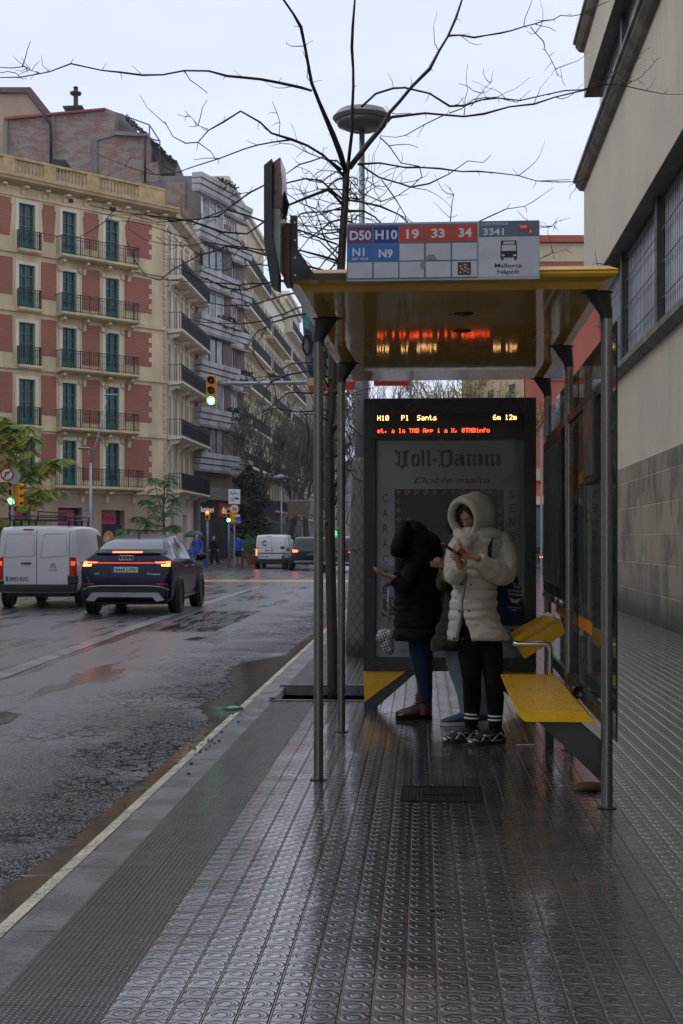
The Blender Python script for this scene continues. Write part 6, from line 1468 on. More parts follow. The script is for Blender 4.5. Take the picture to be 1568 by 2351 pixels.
D1_ = lambda L: [(x*.3295, 172.2+y*.3295) for x, y in L]
DL = lambda L: [(402+x*.293, 631+y*.293) for x, y in L]
br([(795,400), (780,350), (765,310), (735,232), (715,190), (700,110), (688,60), (675,35), (648,-5)], .024, .009, -1.2)
br([(715,208), (690,203), (640,190), (560,175), (480,165), (420,165), (330,172), (230,158), (165,147), (110,160), (50,176), (-5,178)], .012, .0035, -1.8)
br([(92,170), (70,160), (50,152)], .004, .002, -1.8)
br([(800,372), (808,300), (812,200), (806,110), (812,60), (815,-5)], .018, .009, -.6)
br([(803,385), (850,330), (895,262), (945,200), (985,155), (1010,118), (1028,82), (1045,40), (1062,-5)], .022, .009, .8)
br([(1028,82), (1090,85), (1150,75), (1205,60), (1250,46), (1290,38), (1340,32), (1400,2)], .009, .003, 1.5)
br([(1218,62), (1245,95), (1262,130), (1280,170), (1298,197)], .005, .002, 1.8)
br([(830,245), (860,215), (900,203), (927,199), (984,215), (1034,241), (1066,242), (1102,228), (1144,223), (1191,233), (1249,220), (1338,202), (1383,186), (1445,150), (1472,131)], .012, .003, 1.4)
br([(887,278), (903,270), (977,262), (1066,265), (1113,259), (1171,244), (1223,241), (1275,225), (1338,207), (1391,194), (1427,199), (1480,210), (1568,217)], .012, .003, .9)
br([(1427,199), (1470,175), (1517,131)], .004, .002, 1.6)
br(D4([(640,465), (690,400), (735,350)]), .005, .002, 1.0); br(D4([(545,495), (600,480), (650,440), (760,430), (850,445), (900,395)]), .006, .002, 1.2, 1.5)
br(D4([(530,500), (440,540), (355,590), (310,598), (245,595)]), .006, .003, .7)
br(D4([(145,720), (235,710), (360,730), (500,745), (600,755), (740,755), (850,770), (920,790), (1020,803), (1105,798), (1160,775)]), .010, .003, 1.5)
br(D4([(150,715), (190,745), (240,780), (335,797), (375,820), (450,805), (540,765), (620,710), (690,712), (728,678)]), .010, .003, .8)
br(D4([(95,875), (160,880), (240,905), (330,945), (375,985)]), .011, .006, -.6); br(D4([(95,925), (170,930), (225,950), (255,990)]), .012, .007, .6)
br(D4([(240,600), (275,640), (330,715), (420,735), (430,780), (375,820)]), .007, .003, -.4); br(D4([(250,790), (300,870), (345,950), (375,990)]), .006, .004, .9)
br(D4([(600,1010), (650,985), (740,940), (800,920), (880,910), (960,850), (998,822)]), .007, .002, 1.0); br(D4([(547,985), (555,920), (570,850), (545,810)]), .005, .002, .9)
br(D4([(100,780), (150,850), (240,880), (320,850), (375,820)]), .006, .004, -.3); br(D4([(930,1010), (985,995), (1035,960)]), .004, .002, 1.4)
br(D4([(930,1140), (990,1110), (1068,1083)]), .004, .002, 1.2); br(D4([(935,1210), (1130,1200), (1200,1170), (1255,1128)]), .005, .002, 1.4)
br(D3([(1540,790), (1500,745), (1440,690), (1380,650), (1310,630), (1220,600), (1160,550), (1075,500), (1000,540), (930,580), (885,640), (830,645), (780,610), (737,543)]), .014, .003, -1.4)
br(D3([(930,578), (870,545), (830,497)]), .004, .002, -1.2)
br(D3([(1310,625), (1220,640), (1090,668), (980,705), (870,738), (790,775), (700,785), (640,768), (560,740), (433,688)]), .008, .002, -1.8)
br(D3([(1540,925), (1500,880), (1470,845), (1380,875), (1290,925), (1200,980), (1110,1040), (990,1035), (860,990), (740,970), (600,965), (400,920)]), .013, .003, -1.5)
br(D3([(1540,900), (1440,800), (1200,820), (1120,860), (1050,920), (980,965), (850,990), (700,990), (600,965)]), .010, .003, -1.1)
br(D3([(1250,610), (1250,545), (1235,510), (1220,455)]), .004, .002, -.8); br(D3([(1530,760), (1450,700), (1400,720), (1340,740), (1280,780)]), .010, .004, -.5)
br(D1_([(2350,1180), (2000,1050), (1568,945), (1400,1010), (1200,1010), (1000,965), (860,965), (700,965)]), .010, .002, -2.0)
br(D1_([(2370,1300), (2100,1230), (1800,1210), (1568,1185), (1440,1155), (1330,1190), (1150,1175), (1000,1150), (895,1070)]), .010, .002, -1.5)
br(D1_([(2360,1400), (2000,1290), (1568,1185), (1400,1260), (1220,1345), (1110,1420), (1030,1415), (950,1310), (885,1160)]), .011, .002, -1.9)
br(D1_([(2360,1500), (2000,1420), (1700,1500), (1568,1470), (1430,1420), (1300,1440), (1120,1420)]), .010, .003, -1.3)
br(D1_([(1900,1330), (1700,1330), (1568,1360), (1430,1330), (1330,1280)]), .006, .002, -1.2); br(D1_([(1568,945), (1500,1000), (1300,1140), (1180,1215)]), .004, .002, -1.9)
for pts, dy in (([(1215,940), (1075,940), (900,910), (800,990), (720,1070), (660,1090)], -.9), ([(1215,900), (1075,685), (930,700), (800,760), (700,810), (640,850)], -1.2), ([(1200,800), (1040,760), (870,790), (740,830), (710,900), (670,1060)], -.7), ([(1205,1150), (1075,1060), (940,1080), (800,1050), (670,1070)], -1.0),
                ([(1200,1100), (1030,1080), (1060,1250), (1030,1430), (1055,1550)], .4), ([(1230,520), (1050,230), (860,300), (700,370), (500,390), (350,380), (100,345)], -1.6), ([(1150,280), (900,330), (780,380), (640,440), (560,580)], -1.2), ([(1150,140), (980,60), (700,60), (380,70), (200,40), (0,-60)], -1.8),
                ([(1150,110), (900,140), (760,190), (480,250), (200,215)], -1.5), ([(870,790), (780,800), (700,740), (640,660)], -1.0)):
    br(DL(pts), .010, .003, dy)
R9_ = random.Random(5)
for k in range(34):         # crooked side branches around the crown
    y0 = R9_.uniform(390, 640); x0 = 793-(y0-400)*.07; s_ = R9_.choice((-1, -1, 1)); L_ = R9_.uniform(60, 190)
    if s_ > 0: L_ *= .55
    pts = [(x0, y0)]; a = R9_.uniform(-.5, .7); x, y = x0, y0
    for j in range(R9_.randint(4, 7)):
        a += R9_.uniform(-.55, .55); a = max(-.9, min(1.1, a)); x += s_*L_/5*math.cos(a); y -= L_/5*math.sin(a); pts.append((x, y))
    br(pts, R9_.uniform(.005,.010), .002, R9_.uniform(-1.3,1.3), 1.4, 1.4)
for k in range(16):         # twigs round the lower trunk, seen between the posts and beside the lamp post
    y0 = R9_.uniform(890, 1260); x, y = 760, y0; s_ = R9_.choice((-1, 1, 1)); a = R9_.uniform(-.4, .9); pts = [(x, y)]
    for j in range(4): a += R9_.uniform(-.6, .6); x += s_*R9_.uniform(10,22)*math.cos(a); y -= 18*math.sin(a); pts.append((x, y))
    br(pts, .007, .002, R9_.uniform(-.5,.8), 1.3, 1.3)
br([(758,1170), (775,1150), (800,1078), (815,1096), (834,1106)], .012, .004, .3, 1.2); br([(790,1075), (806,1055), (818,1040)], .006, .002, .3)
tb.build('crown', m_twig, ST_, world=True, smooth=True)
# ---- generic bare / leafy trees
def tree(name, label, base, H, seed, tr_r=.14, spread=.42, depth=5, leaf=None, nleaf=0, lsz=.09, group=None, twigm=None, first=.28, rmin=.008, lean=0, droop=0.0, kids=(3,4)):
    R = random.Random(seed); T = thing(name, label, 'tree', base, 0, group); bt = MB(); bc = MB(); tips = []
    def grow(p, d, l, r, lev):
        n = 4; pts = [p]; rs = [r]
        for i in range(n):
            d = (d+Vector((R.uniform(-1,1), R.uniform(-1,1), R.uniform(-.4,.7)-droop*lev*.3))*.16).normalized(); p = p+d*l/n; pts.append(p); rs.append(max(rmin, r*(1-.4*(i+1)/n)))
            if lev >= 2: tips.append(p)
        (bt if lev == 0 else bc).tube(pts, rs, 8 if lev == 0 else (5 if lev < 3 else 3), cap=False)
        if lev < depth:
            for k in range(R.randint(*kids)):
                j = n if k == 0 else R.randint(1 if lev else 3, n); q = pts[j]; az = R.uniform(0, 2*PI); sp = spread*R.uniform(.6,1.5)
                nd = (d+Vector((math.cos(az), math.sin(az), R.uniform(-.1,.6)))*sp).normalized(); grow(q, nd, l*R.uniform(.58,.8), rs[j]*.66, lev+1)
    grow(Vector((0,0,0)), Vector((lean,0,1)).normalized(), H*first, tr_r, 0)
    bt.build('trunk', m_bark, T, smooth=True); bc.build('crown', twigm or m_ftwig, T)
    if leaf:
        bl = MB()
        for k in range(nleaf):
            c = R.choice(tips)+Vector((R.gauss(0,1), R.gauss(0,1), R.gauss(0,.7)))*lsz*1.6; a = Vector((R.uniform(-1,1), R.uniform(-1,1), R.uniform(-.8,.3))).normalized()*lsz*R.uniform(.5,1.3); d = a.cross(Vector((R.uniform(-1,1), R.uniform(-1,1), R.uniform(-1,1)))).normalized()*lsz*.16
            bl.add([c-a, c+d, c+a, c-d], [(0,1,2,3)])
        bl.build('leaves', leaf, T)
    return T
def fern_tree(name, label, base, H, seed, leafm, limbs, nfr=60, fl=.7):
    """jacaranda-like: thin limbs carrying feathery fronds"""
    R = random.Random(seed); T = thing(name, label, 'tree', base, 0); bt = MB(); bl = MB()
    bt.tube(smooth_path([Vector((0,0,-.05)), Vector((.05,0,H*.3)), Vector((-.05,0,H*.6)), Vector((.05,0,H*.95))], 3), [.09-.007*i for i in range(10)], 7)
    nodes = []
    for (z, x, h, y) in limbs:
        p0 = Vector((0,0,z*H)); p1 = Vector((x*.5, y*.5, z*H+h*.35)); p2 = Vector((x, y, z*H+h)); pp_ = smooth_path([p0, p1, p2], 4); bt.tube(pp_, [.04-.003*i for i in range(len(pp_))], 5); nodes += pp_[3:]+[p2, p2]
    nodes.append(Vector((.05,0,H*.95)))
    for k in range(nfr):
        p = R.choice(nodes); az = R.uniform(0, 2*PI); L = fl*R.uniform(.6,1.25); d = Vector((math.cos(az), math.sin(az)*.8, R.uniform(.0,.5))).normalized(); q = p.copy(); m = 11; s_ = Vector((-d.y, d.x, 0)).normalized()
        for i in range(m):
            d = (d+Vector((0,0,-.13))).normalized(); q2 = q+d*L/m; wl_ = L*.30*math.sin(PI*(i+.6)/(m+.6))
            for sg in (-1, 1):
                for jj in range(2):
                    o_ = q.lerp(q2, jj*.5); e_ = o_+(s_*sg+d*.35+Vector((0,0,R.uniform(-.5,-.1)))).normalized()*wl_; w_ = d*L/m*.28; bl.add([o_-w_*.3, o_.lerp(e_, .5)+w_, e_, o_.lerp(e_, .5)-w_], [(0,1,2,3)])
            bt.tube([q, q2], .006, 3, cap=False); q = q2
    bt.build('trunk', m_bark, T, smooth=True); bl.build('leaves', leafm, T); return T
def leafmat(name, a, c):
    t = NT(name); co = t.co(); t.set(col=t.mix(t.step(t.noise(co, 1.3, 4), .35, .65), a, c), rough=.5); t.b.inputs['Transmission Weight'].default_value = 0
    tr_ = t.n.new('ShaderNodeBsdfTranslucent'); t.l.new(t.mix(.5, a, c), tr_.inputs[0]); mx_ = t.n.new('ShaderNodeMixShader'); mx_.inputs[0].default_value = .35
    t.l.new(t.b.outputs[0], mx_.inputs[1]); t.l.new(tr_.outputs[0], mx_.inputs[2]); t.l.new(mx_.outputs[0], t.o.inputs[0]); return t.mat
m_lyel = leafmat('yellow_green_leaf', (.42,.42,.05), (.26,.36,.06)); m_lgrn = leafmat('green_leaf', (.06,.18,.07), (.09,.24,.08)); m_lyw = leafmat('yellow_leaf', (.45,.33,.03), (.30,.26,.05))
b0 = G(30,1242+1.42*F/62); 
fern_tree('feathery_tree', 'feathery yellow-green tree in front of the corner building at the left edge', (rx(22,62),62,0), 6.9, 3, m_lyel, [(.45,-1.2,.8,0), (.4,1.5,.9,-.3), (.55,1.6,1.2,.3), (.65,.6,2.0,0), (.7,-.6,2.1,.2), (.5,1.9,.2,.5), (.35,1.6,-.2,-.5), (.35,-1.4,0,.4), (.75,.1,1.5,.3), (.6,1.0,1.9,-.2), (.3,-1.0,-.2,.2), (.3,1.2,-.3,-.3), (.5,-1.0,1.6,.5), (.6,2.3,.9,.1)], 900, .8)
fern_tree('young_tree', 'young green feathery tree standing before the corner of the brick building', (rx(377,76),76,0), 4.9, 8, m_lgrn, [(.45,-1.4,.5,0), (.5,-1.0,1.2,0), (.55,.7,1.0,0), (.6,-.6,1.9,.2), (.7,.3,1.6,0), (.40,-2.2,.1,.2), (.42,.5,.2,0)], 300, .62)
for i, (px, Y, H, s, sp) in enumerate(((600,92,15.5,21,.36), (655,88,14,22,.40), (702,96,14.5,23,.4), (745,104,15,24,.4))):
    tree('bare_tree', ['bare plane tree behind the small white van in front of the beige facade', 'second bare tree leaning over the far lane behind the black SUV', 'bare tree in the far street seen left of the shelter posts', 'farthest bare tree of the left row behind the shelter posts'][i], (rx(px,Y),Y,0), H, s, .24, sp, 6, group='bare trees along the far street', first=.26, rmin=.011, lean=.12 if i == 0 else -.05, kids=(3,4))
for i, (px, Y, H, s, yl) in enumerate(((880,72,13.5,31,0), (960,66,13,32,500), (1050,60,12.5,33,2400), (1130,64,12,34,1100), (850,100,17,35,0))):
    tree('thin_crowned_tree', ['bare tree behind the lamp post sleeve and left edge of the ad panel', 'tree with a few yellow leaves showing above the middle of the ad panel', 'tree with many yellow leaves above the right half of the ad panel', 'yellowing tree in front of the cream and red corner buildings', 'tall bare tree farther down the right row of the street'][i], (rx(px,Y)+.2,Y,0), H, s, .2, .42, 5, m_lyw if yl else None, yl, .16, 'trees along the right side of the far street', first=.27, rmin=.014, kids=(3,4))
# dark clipped tree by the shops
T_ = thing('evergreen_tree', 'dark dense evergreen tree on the far pavement beside the speed limit sign', 'tree', (rx(573,84),84,.05), 0); b = MB(); b.tube([(0,0,0), (.03,0,1.6), (0,0,4)], [.09,.08,.05], 7); b.build('trunk', m_bark, T_); b = MB(); R5 = random.Random(2)
for k in range(5200):
    z = R5.uniform(1.5, 5.9); w_ = (.75+.55*math.sin((z-1.5)*2.1)**2)*(1.0 if z < 5 else (5.95-z)); a = R5.uniform(0, 2*PI); q = R5.random()**.4*w_*(1+.25*noise.noise(Vector((math.cos(a)*2, math.sin(a)*2, z*1.5)))); c = Vector((q*math.cos(a), q*math.sin(a), z)); u_ = Vector((R5.uniform(-1,1), R5.uniform(-1,1), R5.uniform(-1,.4))).normalized()*.12; v_ = u_.cross(Vector((R5.uniform(-1,1), R5.uniform(-1,1), 1))).normalized()*.05
    b.add([c-u_, c+v_, c+u_, c-v_], [(0,1,2,3)])
b.build('crown', pm('dark_leaf', (.018,.022,.016), .6, 0, .5, 2), T_)

# ================================================================ STREET FURNITURE
# disc lamp
LP = thing('street_lamp', 'tall street lamp with a shallow disc head and patterned conical sleeve behind the shelter', 'street lamp', (rx(831,17.4), 17.4, 0), 0)
t = NT('diamond_sleeve'); co = t.co(); X = t.xyz(co); an = t.m('ARCTAN2', X[1], X[0])
u1 = t.m('ABSOLUTE', t.m('SUBTRACT', t.m('FRACT', t.m('ADD', t.m('MULTIPLY', an, 1.5915), t.m('MULTIPLY', X[2], 6.0))), .5)); u2 = t.m('ABSOLUTE', t.m('SUBTRACT', t.m('FRACT', t.m('SUBTRACT', t.m('MULTIPLY', an, 1.5915), t.m('MULTIPLY', X[2], 6.0))), .5))
ln_ = t.step(t.m('MAXIMUM', u1, u2), .44, .48)
t.set(col=t.mix(ln_, (.12,.115,.11), (.03,.028,.026)), rough=.5, normal=t.bump(t.m('MULTIPLY', ln_, -1.0), .006)); 
b = MB(); b.lathe([(.205,0), (.20,.25), (.155,1.3), (.12,2.4), (.098,2.46)], 28); b.build('sleeve', t.mat, LP, smooth=True)
b = MB(); b.lathe([(.09,2.4), (.085,3.6), (.05,4.2), (.036,4.9), (.034,6.6)], 20); b.build('pole', galv, LP, smooth=True)
zc = 6.68
b = MB(); b.lathe([(.02,zc-.02), (.34,zc-.02), (.37,zc+.02), (.30,zc+.10), (.1,zc+.15), (0,zc+.155)], 36); b.build('lamp_head', pm('lamp_grey', (.23,.25,.26), .35, .2, .1), LP, smooth=True, sharp=.6)
b = MB(); b.lathe([(.33,zc-.022), (.30,zc-.08), (.18,zc-.13), (0,zc-.14)], 36); b.build('lamp_bowl', pm('lamp_bowl', (.16,.17,.17), .12), LP, smooth=True)
b = MB(); b.box(-.05, -.035, -.08, -.06, 3.1, 3.18); b.build('number_tag', m_plate_b, LP)
# double lamp on the far corner
def headlamp(b, c, d, L=.55):
    M = basis(Vector(c), d, Vector((-d.y,d.x,0)), Vector((0,0,1))); b.loft([[(x, .14*w_*math.cos(2*PI*k/12), .06*w_*math.sin(2*PI*k/12)) for k in range(12)] for x, w_ in ((-.1,.4), (0,.9), (L*.5,1.3), (L*.85,1.1), (L,.4))], 0, M)
DL_ = thing('street_lamp', 'twin-arm grey street lamp standing before the brick corner building', 'street lamp', (rx(208,75),75,0), 0); bx_ = rx(208,75)
def lw(px, py): p = W(px, py, 75); return Vector((p.x-bx_, 0, p.z))
b = MB(); b.tube([(0,0,0), (0,0,2.2), tuple(lw(208,1063))], [.11,.09,.07], 12); b.tube([lw(208,1064), lw(204,1043), lw(201,1030)], .045, 8); b.tube([lw(209,1062), lw(226,1000), lw(245,918)], [.06,.05,.035], 8); b.build('pole', galv, DL_, smooth=True)
b = MB(); headlamp(b, lw(204,1029), Vector((-1,0,0)), .6); headlamp(b, lw(244,907), Vector((1,0,0)), .62); b.build('lamp_head', pm('lamp_head_grey', (.26,.28,.30), .4, .3, .1), DL_, smooth=True)
SGN = thing('road_sign', 'round grey road sign seen from behind on the twin-arm lamp', 'road sign', (rx(206,75.3),75.12,1.9), 0); b = MB(); zz = W(0,1171,75).z-1.9; b.lathe([(0,0), (.29,0), (.3,.02), (0,.02)], 24, M=Matrix.Translation((0,0,zz)) @ Matrix.Rotation(PI/2,4,'X')); b.box(-.28, .28, 0, .02, zz-.55, zz-.38); b.build('sign_back', pm('sign_back', (.25,.27,.31), .5), SGN)
# traffic signals
m_lens_off = pm('dark_lens', (.02,.018,.015), .25); m_grn = em('green_signal', (.08,1,.45), 10); m_rgl = em('red_signal', (1,.10,.04), 7)
def signal(par, x, z, s, lit, n=3, face=0, off=True):
    """housing centred at x,z (parent space) with n lenses, faces -y"""
    sg = thing('signal_head', None, None, (x, 0, z), face, parent=par); h = .30*s; b = MB(); b.box(-.15*s, .15*s, -.02*s, .20*s, -n*h/2, n*h/2, c=.03*s); b.build('housing', yellow_s, sg)
    for k in range(n):
        zc_ = (n-1)*h/2-k*h; b = MB(); M = Matrix.Translation((0,-.025*s,zc_)) @ Matrix.Rotation(PI/2,4,'X'); b.lathe([(0,.012), (.08*s,.008), (.105*s,0)], 20, M=M, cap=False); b.build('lens', (m_grn if lit == 'g' else m_rgl) if k == {'g':n-1,'r':0}.get(lit,-1) else m_lens_off, sg, smooth=True)
        b = MB(); R_ = [[(r*math.cos(a),y,r*math.sin(a)+zc_) for a in [(-.15+1.3*i/12)*PI*.87 for i in range(13)]] for y, r in ((-.02*s,.125*s), (-.20*s,.118*s))]; b.loft(R_, cap=False, closed=False); b.build('visor', yellow_s, sg, solid=.006)
    return sg
def sigpole(name, label, px, Y, heads, H, r=.06, arms=None, z0=0, grp=None):
    T = thing(name, label, 'traffic light', (rx(px,Y),Y,z0), 0, grp); b = MB(); b.tube([(0,.1,0), (0,.1,H)], r, 10); b.build('pole', pm('blue_grey_pole', (.16,.21,.26), .45, .2, .15), T, smooth=True)
    for hd in heads: signal(T, *hd)
    return T
Ym = 41.0
MA_ = thing('traffic_light', 'green traffic light hanging from a long mast arm over the road', 'traffic light', (rx(838,Ym), Ym, 0), 0)
b = MB(); za = W(0,877,Ym).z; xa = rx(500,Ym)-rx(838,Ym); b.tube([(0,.1,0), (0,.1,za-.9), (-.05,.1,za-.35), (-.4,.1,za-.05), (-.9,.1,za)], [.11,.09,.085,.075,.07], 12); b.tube([(-.9,.1,za), (xa,.1,W(0,880,Ym).z)], [.065,.05], 12); b.build('mast', galv, MA_, smooth=True)
signal(MA_, rx(485,Ym)-rx(838,Ym), W(0,897,Ym).z, 1.0, 'g')
sigpole('traffic_light', 'green traffic light with side head on a pole behind the roof-rack van', 27, 52, [(-.0, W(0,1131,52).z, 1.06, 'g'), (.33, W(0,1136,52).z, .95, 'x', 3, 1.25)], W(0,1100,52).z, .07)
sigpole('traffic_light', 'small red bicycle signal on a thin pole by the shop with dark fascia', 476, 73, [(0, W(0,1182,73).z, .86, 'r', 2)], W(0,1170,73).z, .06)
sigpole('traffic_light', 'green traffic light on a pole next to the speed limit sign', 525, 74, [(0, W(0,1184,74).z, .8, 'g'), (.28, W(0,1188,74).z, .72, 'x', 3, 1.3)], W(0,1165,74).z, .06)
def disc(b, r, M, mi, z=0): b.add([(r*math.cos(k*PI/16), r*math.sin(k*PI/16), z) for k in range(32)], [list(range(32))], mi, M)
m_sred = pm('sign_red', (.50,.02,.015), .4); m_sw = pm('sign_white', (.62,.63,.65), .4); m_sb = pm('sign_ink', (.015,.015,.015), .4); m_sblue = pm('sign_blue', (.01,.06,.35), .4)
NR = thing('road_sign', 'round red-bordered no right turn sign above the left traffic light', 'road sign', (rx(16,51.6),51.6,2.5), 0); M_ = Matrix.Translation((0,0,W(0,1089,51.6).z-2.5)) @ Matrix.Rotation(PI/2,4,'X')
b = MB(); disc(b, .25, M_, 0, 0); disc(b, .195, M_, 1, .004); b.add([(-.07,-.12,.008), (-.03,-.12,.008), (-.03,.04,.008), (.05,.04,.008), (.05,.09,.008), (-.07,.09,.008)], [(0,1,2,3,4,5)], 2, M_); b.add([(.05,.00,.008), (.12,.065,.008), (.05,.13,.008)], [(0,1,2)], 2, M_); b.add([(-.15,-.12,.012), (-.12,-.15,.012), (.15,.12,.012), (.12,.15,.012)], [(0,1,2,3)], 0, M_); b.build('sign_face', [m_sred, m_sw, m_sb], NR)
b = MB(); b.tube([(.17,.12,-2.5), (.17,.12,W(0,1100,51.6).z-2.5)], .03, 8); b.lathe([(0,0), (.27,0), (.27,.01), (0,.01)], 24, M=Matrix.Translation((.22,.05,W(0,1094,51.6).z-2.5)) @ Matrix.Rotation(PI/2,4,'X')); b.build('sign_post', galv, NR)
SP = thing('road_sign', 'radar warning, 30 speed limit and bicycle signs stacked on one grey pole', 'road sign', (rx(538,76),76,.05), 0)
def sz(py): return W(0, py, 76).z-.05
b = MB(); b.tube([(0,.06,0), (0,.06,sz(1124))], .035, 8); b.build('pole', galv, SP)
b = MB(); w2 = .32; b.box(-w2-.0, w2-.0, -.01, .01, sz(1157), sz(1123), 0); MT_ = frame((0,-.012,0)); b.text('Radar', MT_ @ Matrix.Translation((0,sz(1135),0)), .15, 1, w=.5, bold=.01)
b.add([(.0,sz(1147),0), (.27,sz(1147),0), (.27,sz(1144),0), (.2,sz(1143.5),0), (.16,sz(1141.5),0), (.06,sz(1141.5),0), (.02,sz(1144),0)], [tuple(range(7))], 1, MT_)
for k in range(1, 4): b.tube([(-.24+.07*k*math.cos(a),-.014,sz(1147)+.07*k*math.sin(a)) for a in (-.7,-.35,0,.35,.7)], .01, 4, 1)
b.build('radar_plate', [m_sw, m_sb], SP)
b = MB(); M_ = Matrix.Translation((.0,-.01,sz(1168.5))) @ Matrix.Rotation(PI/2,4,'X'); disc(b, .29, M_, 0); disc(b, .22, M_, 1, .004); b.text('30', M_ @ Matrix.Translation((0,-.09,.008)), .18, 2, w=.28, bold=.03); b.build('speed_limit_plate', [m_sred, m_sw, m_sb], SP)
b = MB(); b.box(-.2, .30, -.01, .01, sz(1187), sz(1181.5), 0); b.box(-.05, .36, -.01, .01, sz(1203), sz(1189), 1); b.tube([(.06+.06*math.cos(k),-.014,sz(1198)+.06*math.sin(k)) for k in range(7)], .012, 4, 0); b.tube([(.24+.06*math.cos(k),-.014,sz(1198)+.06*math.sin(k)) for k in range(7)], .012, 4, 0); b.build('bicycle_plate', [m_sw, m_sblue], SP)
def bollard(px, Y, lab):
    T = thing('bollard', lab, 'bollard', (rx(px,Y),Y,0), 0, 'red bollards at the junction'); b = MB(); b.lathe([(.06,0), (.055,.9), (.07,.93), (.07,1.0), (.03,1.06)], 12); b.build('post', pm('bollard_red', (.13,.022,.02), .5), T, smooth=True, sharp=.6); b = MB(); b.lathe([(.073,.94), (.073,.985)], 12, cap=False); b.build('band', m_sw, T, smooth=True)
bollard(556, 74, 'dark red bollard with pale band beside the man in the blue jacket'); bollard(585.5, 76, 'dark red bollard with pale band just left of the small white van')
PLT = thing('planter', 'terracotta planter with a small shrub left of the small white van', 'planter', (rx(577,79),79,.05), 0); b = MB(); b.lathe([(.2,0), (.28,.45), (.3,.5), (.25,.5)], 12); b.build('pot', pm('terracotta', (.22,.07,.04), .7), PLT); b = MB(); R6 = random.Random(6)
for k in range(420): c = Vector((R6.gauss(0,.25), R6.gauss(0,.25), 1.0+R6.gauss(0,.32))); u_ = Vector((R6.uniform(-1,1), R6.uniform(-1,1), R6.uniform(-1,1))).normalized()*.1; v_ = u_.cross(Vector((1,.3,.2))).normalized()*.05; b.add([c-u_, c+v_, c+u_, c-v_], [(0,1,2,3)])
b.build('shrub', m_lgrn, PLT)
for i, (px, Y, h, s_, arm) in enumerate(((646,86,W(0,1098,86).z,1,1), (682,100,W(0,1108,100).z,1,1))):
    T = thing('street_lamp', ['grey street lamp with disc head rising behind the small white van', 'farther grey street lamp with disc head above the black SUV'][i], 'street lamp', (rx(px,Y),Y,0), 0); b = MB(); b.tube([(0,0,0), (0,0,h)], [.09,.05], 8); b.build('pole', galv, T, smooth=True); b = MB(); b.lathe([(.0,h-.05), (.5,h), (.55,h+.06), (.2,h+.22), (0,h+.25)], 20); b.build('lamp_head', pm('lamp_head_pale', (.4,.42,.44), .4), T, smooth=True)
    if i == 0:
        for sx in (-1, 1):
            B_ = thing('banner', ['dark street banner on the left arm of the far lamp', 'olive street banner with curved hem on the right arm of the far lamp'][sx > 0], 'banner', (rx(px,Y)+sx*.2,Y-.05,h-4), 0); b = MB(); x0_, x1_ = (.12, 1.6) if sx > 0 else (-1.45, -.1); zt = W(0,1150,86).z-(h-4); b.add([(x0_,0,zt), (x1_,0,zt), (x1_-.15,0,zt-1.15), ((x0_+x1_)/2,0,zt-.85), (x0_+.1,0,zt-1.25)], [(0,1,2,3,4)]); b.build('cloth', pm('banner_olive', (.12,.09,.05), .7) if sx > 0 else pm('banner_dark', (.03,.035,.05), .7), B_, solid=.02)
            b = MB(); b.tube([(-sx*.2,0,zt+.03), (x1_ if sx > 0 else x0_,0,zt+.03)], .025, 6); b.build('rod', galv, B_)
# big cyclist banner near the junction, and red banner strips
BN = thing('street_banner', 'tall blue banner of a cyclist with red bottom strip behind the shelter posts', 'banner', (rx(760,30),30,3.5), 0)
def bw(px, py, d=0.0): p = W(px, py, 30); return (p.x, 30-d, p.z)
def bpoly(b, pts, mi, d): b.add([bw(x, y, d) for x, y in pts], [list(range(len(pts)))], mi)
b = MB(); bpoly(b, [(688,650), (830,650), (830,868), (704,868)], 0, .0); bpoly(b, [(704,868), (830,868), (830,876), (706,890)], 1, .0); bpoly(b, [(706,886), (830,874), (830,893), (712,901)], 2, .001)
b.add([bw(688,650,-.03), bw(830,650,-.03), bw(830,893,-.03), bw(712,901,-.03)], [(0,1,2,3)], 3)
bpoly(b, [(694,700), (708,705), (712,740), (706,760), (697,750)], 4, .004); bpoly(b, [(698,752), (716,762), (720,800), (714,822), (708,790)], 5, .005); bpoly(b, [(712,818), (720,820), (724,834), (716,832)], 6, .006)
for (cx_, cy_, r) in ((704,790,16), (755,822,18)): b.tube([bw(cx_+r*.55*math.cos(k*PI/8), cy_+r*1.4*math.sin(k*PI/8), .01) for k in range(17)], .025, 5, 3)
for seg in ([(700,770), (735,800)], [(735,800), (712,835)], [(735,800), (752,822)], [(738,760), (752,822)]): b.tube([bw(x, y, .01) for x, y in seg], .02, 5, 3)
bpoly(b, [(705,838), (745,835), (750,860), (712,866)], 5, .004)
b.text('Barcelona', Matrix.Translation(bw(742,884,.01)) @ Matrix.Rotation(PI/2,4,'X') @ Matrix.Rotation(.05,4,'Z'), .075, 3, w=.42, bold=.02); b.text('cel', Matrix.Translation(bw(752,897,.01)) @ Matrix.Rotation(PI/2,4,'X'), .09, 3, w=.17, bold=.01)
b.build('banner_print', [pm('banner_blue', (.12,.17,.23), .6, 0, .35, .9), pm('banner_beige', (.5,.36,.22), .6), m_sred, m_sb, pm('banner_teal', (.05,.28,.30), .6), pm('banner_navy', (.02,.03,.05), .6), pm('banner_magenta', (.35,.02,.12), .6)], BN, world=True)
b = MB(); b.tube([(rx(835,30),30.05,0), (rx(835,30),30.05,W(0,640,30).z)], .06, 10); b.tube([(rx(690,30),30.05,W(0,650,30).z), (rx(835,30),30.05,W(0,650,30).z)], .02, 6); b.build('banner_pole', galv, BN, world=True)
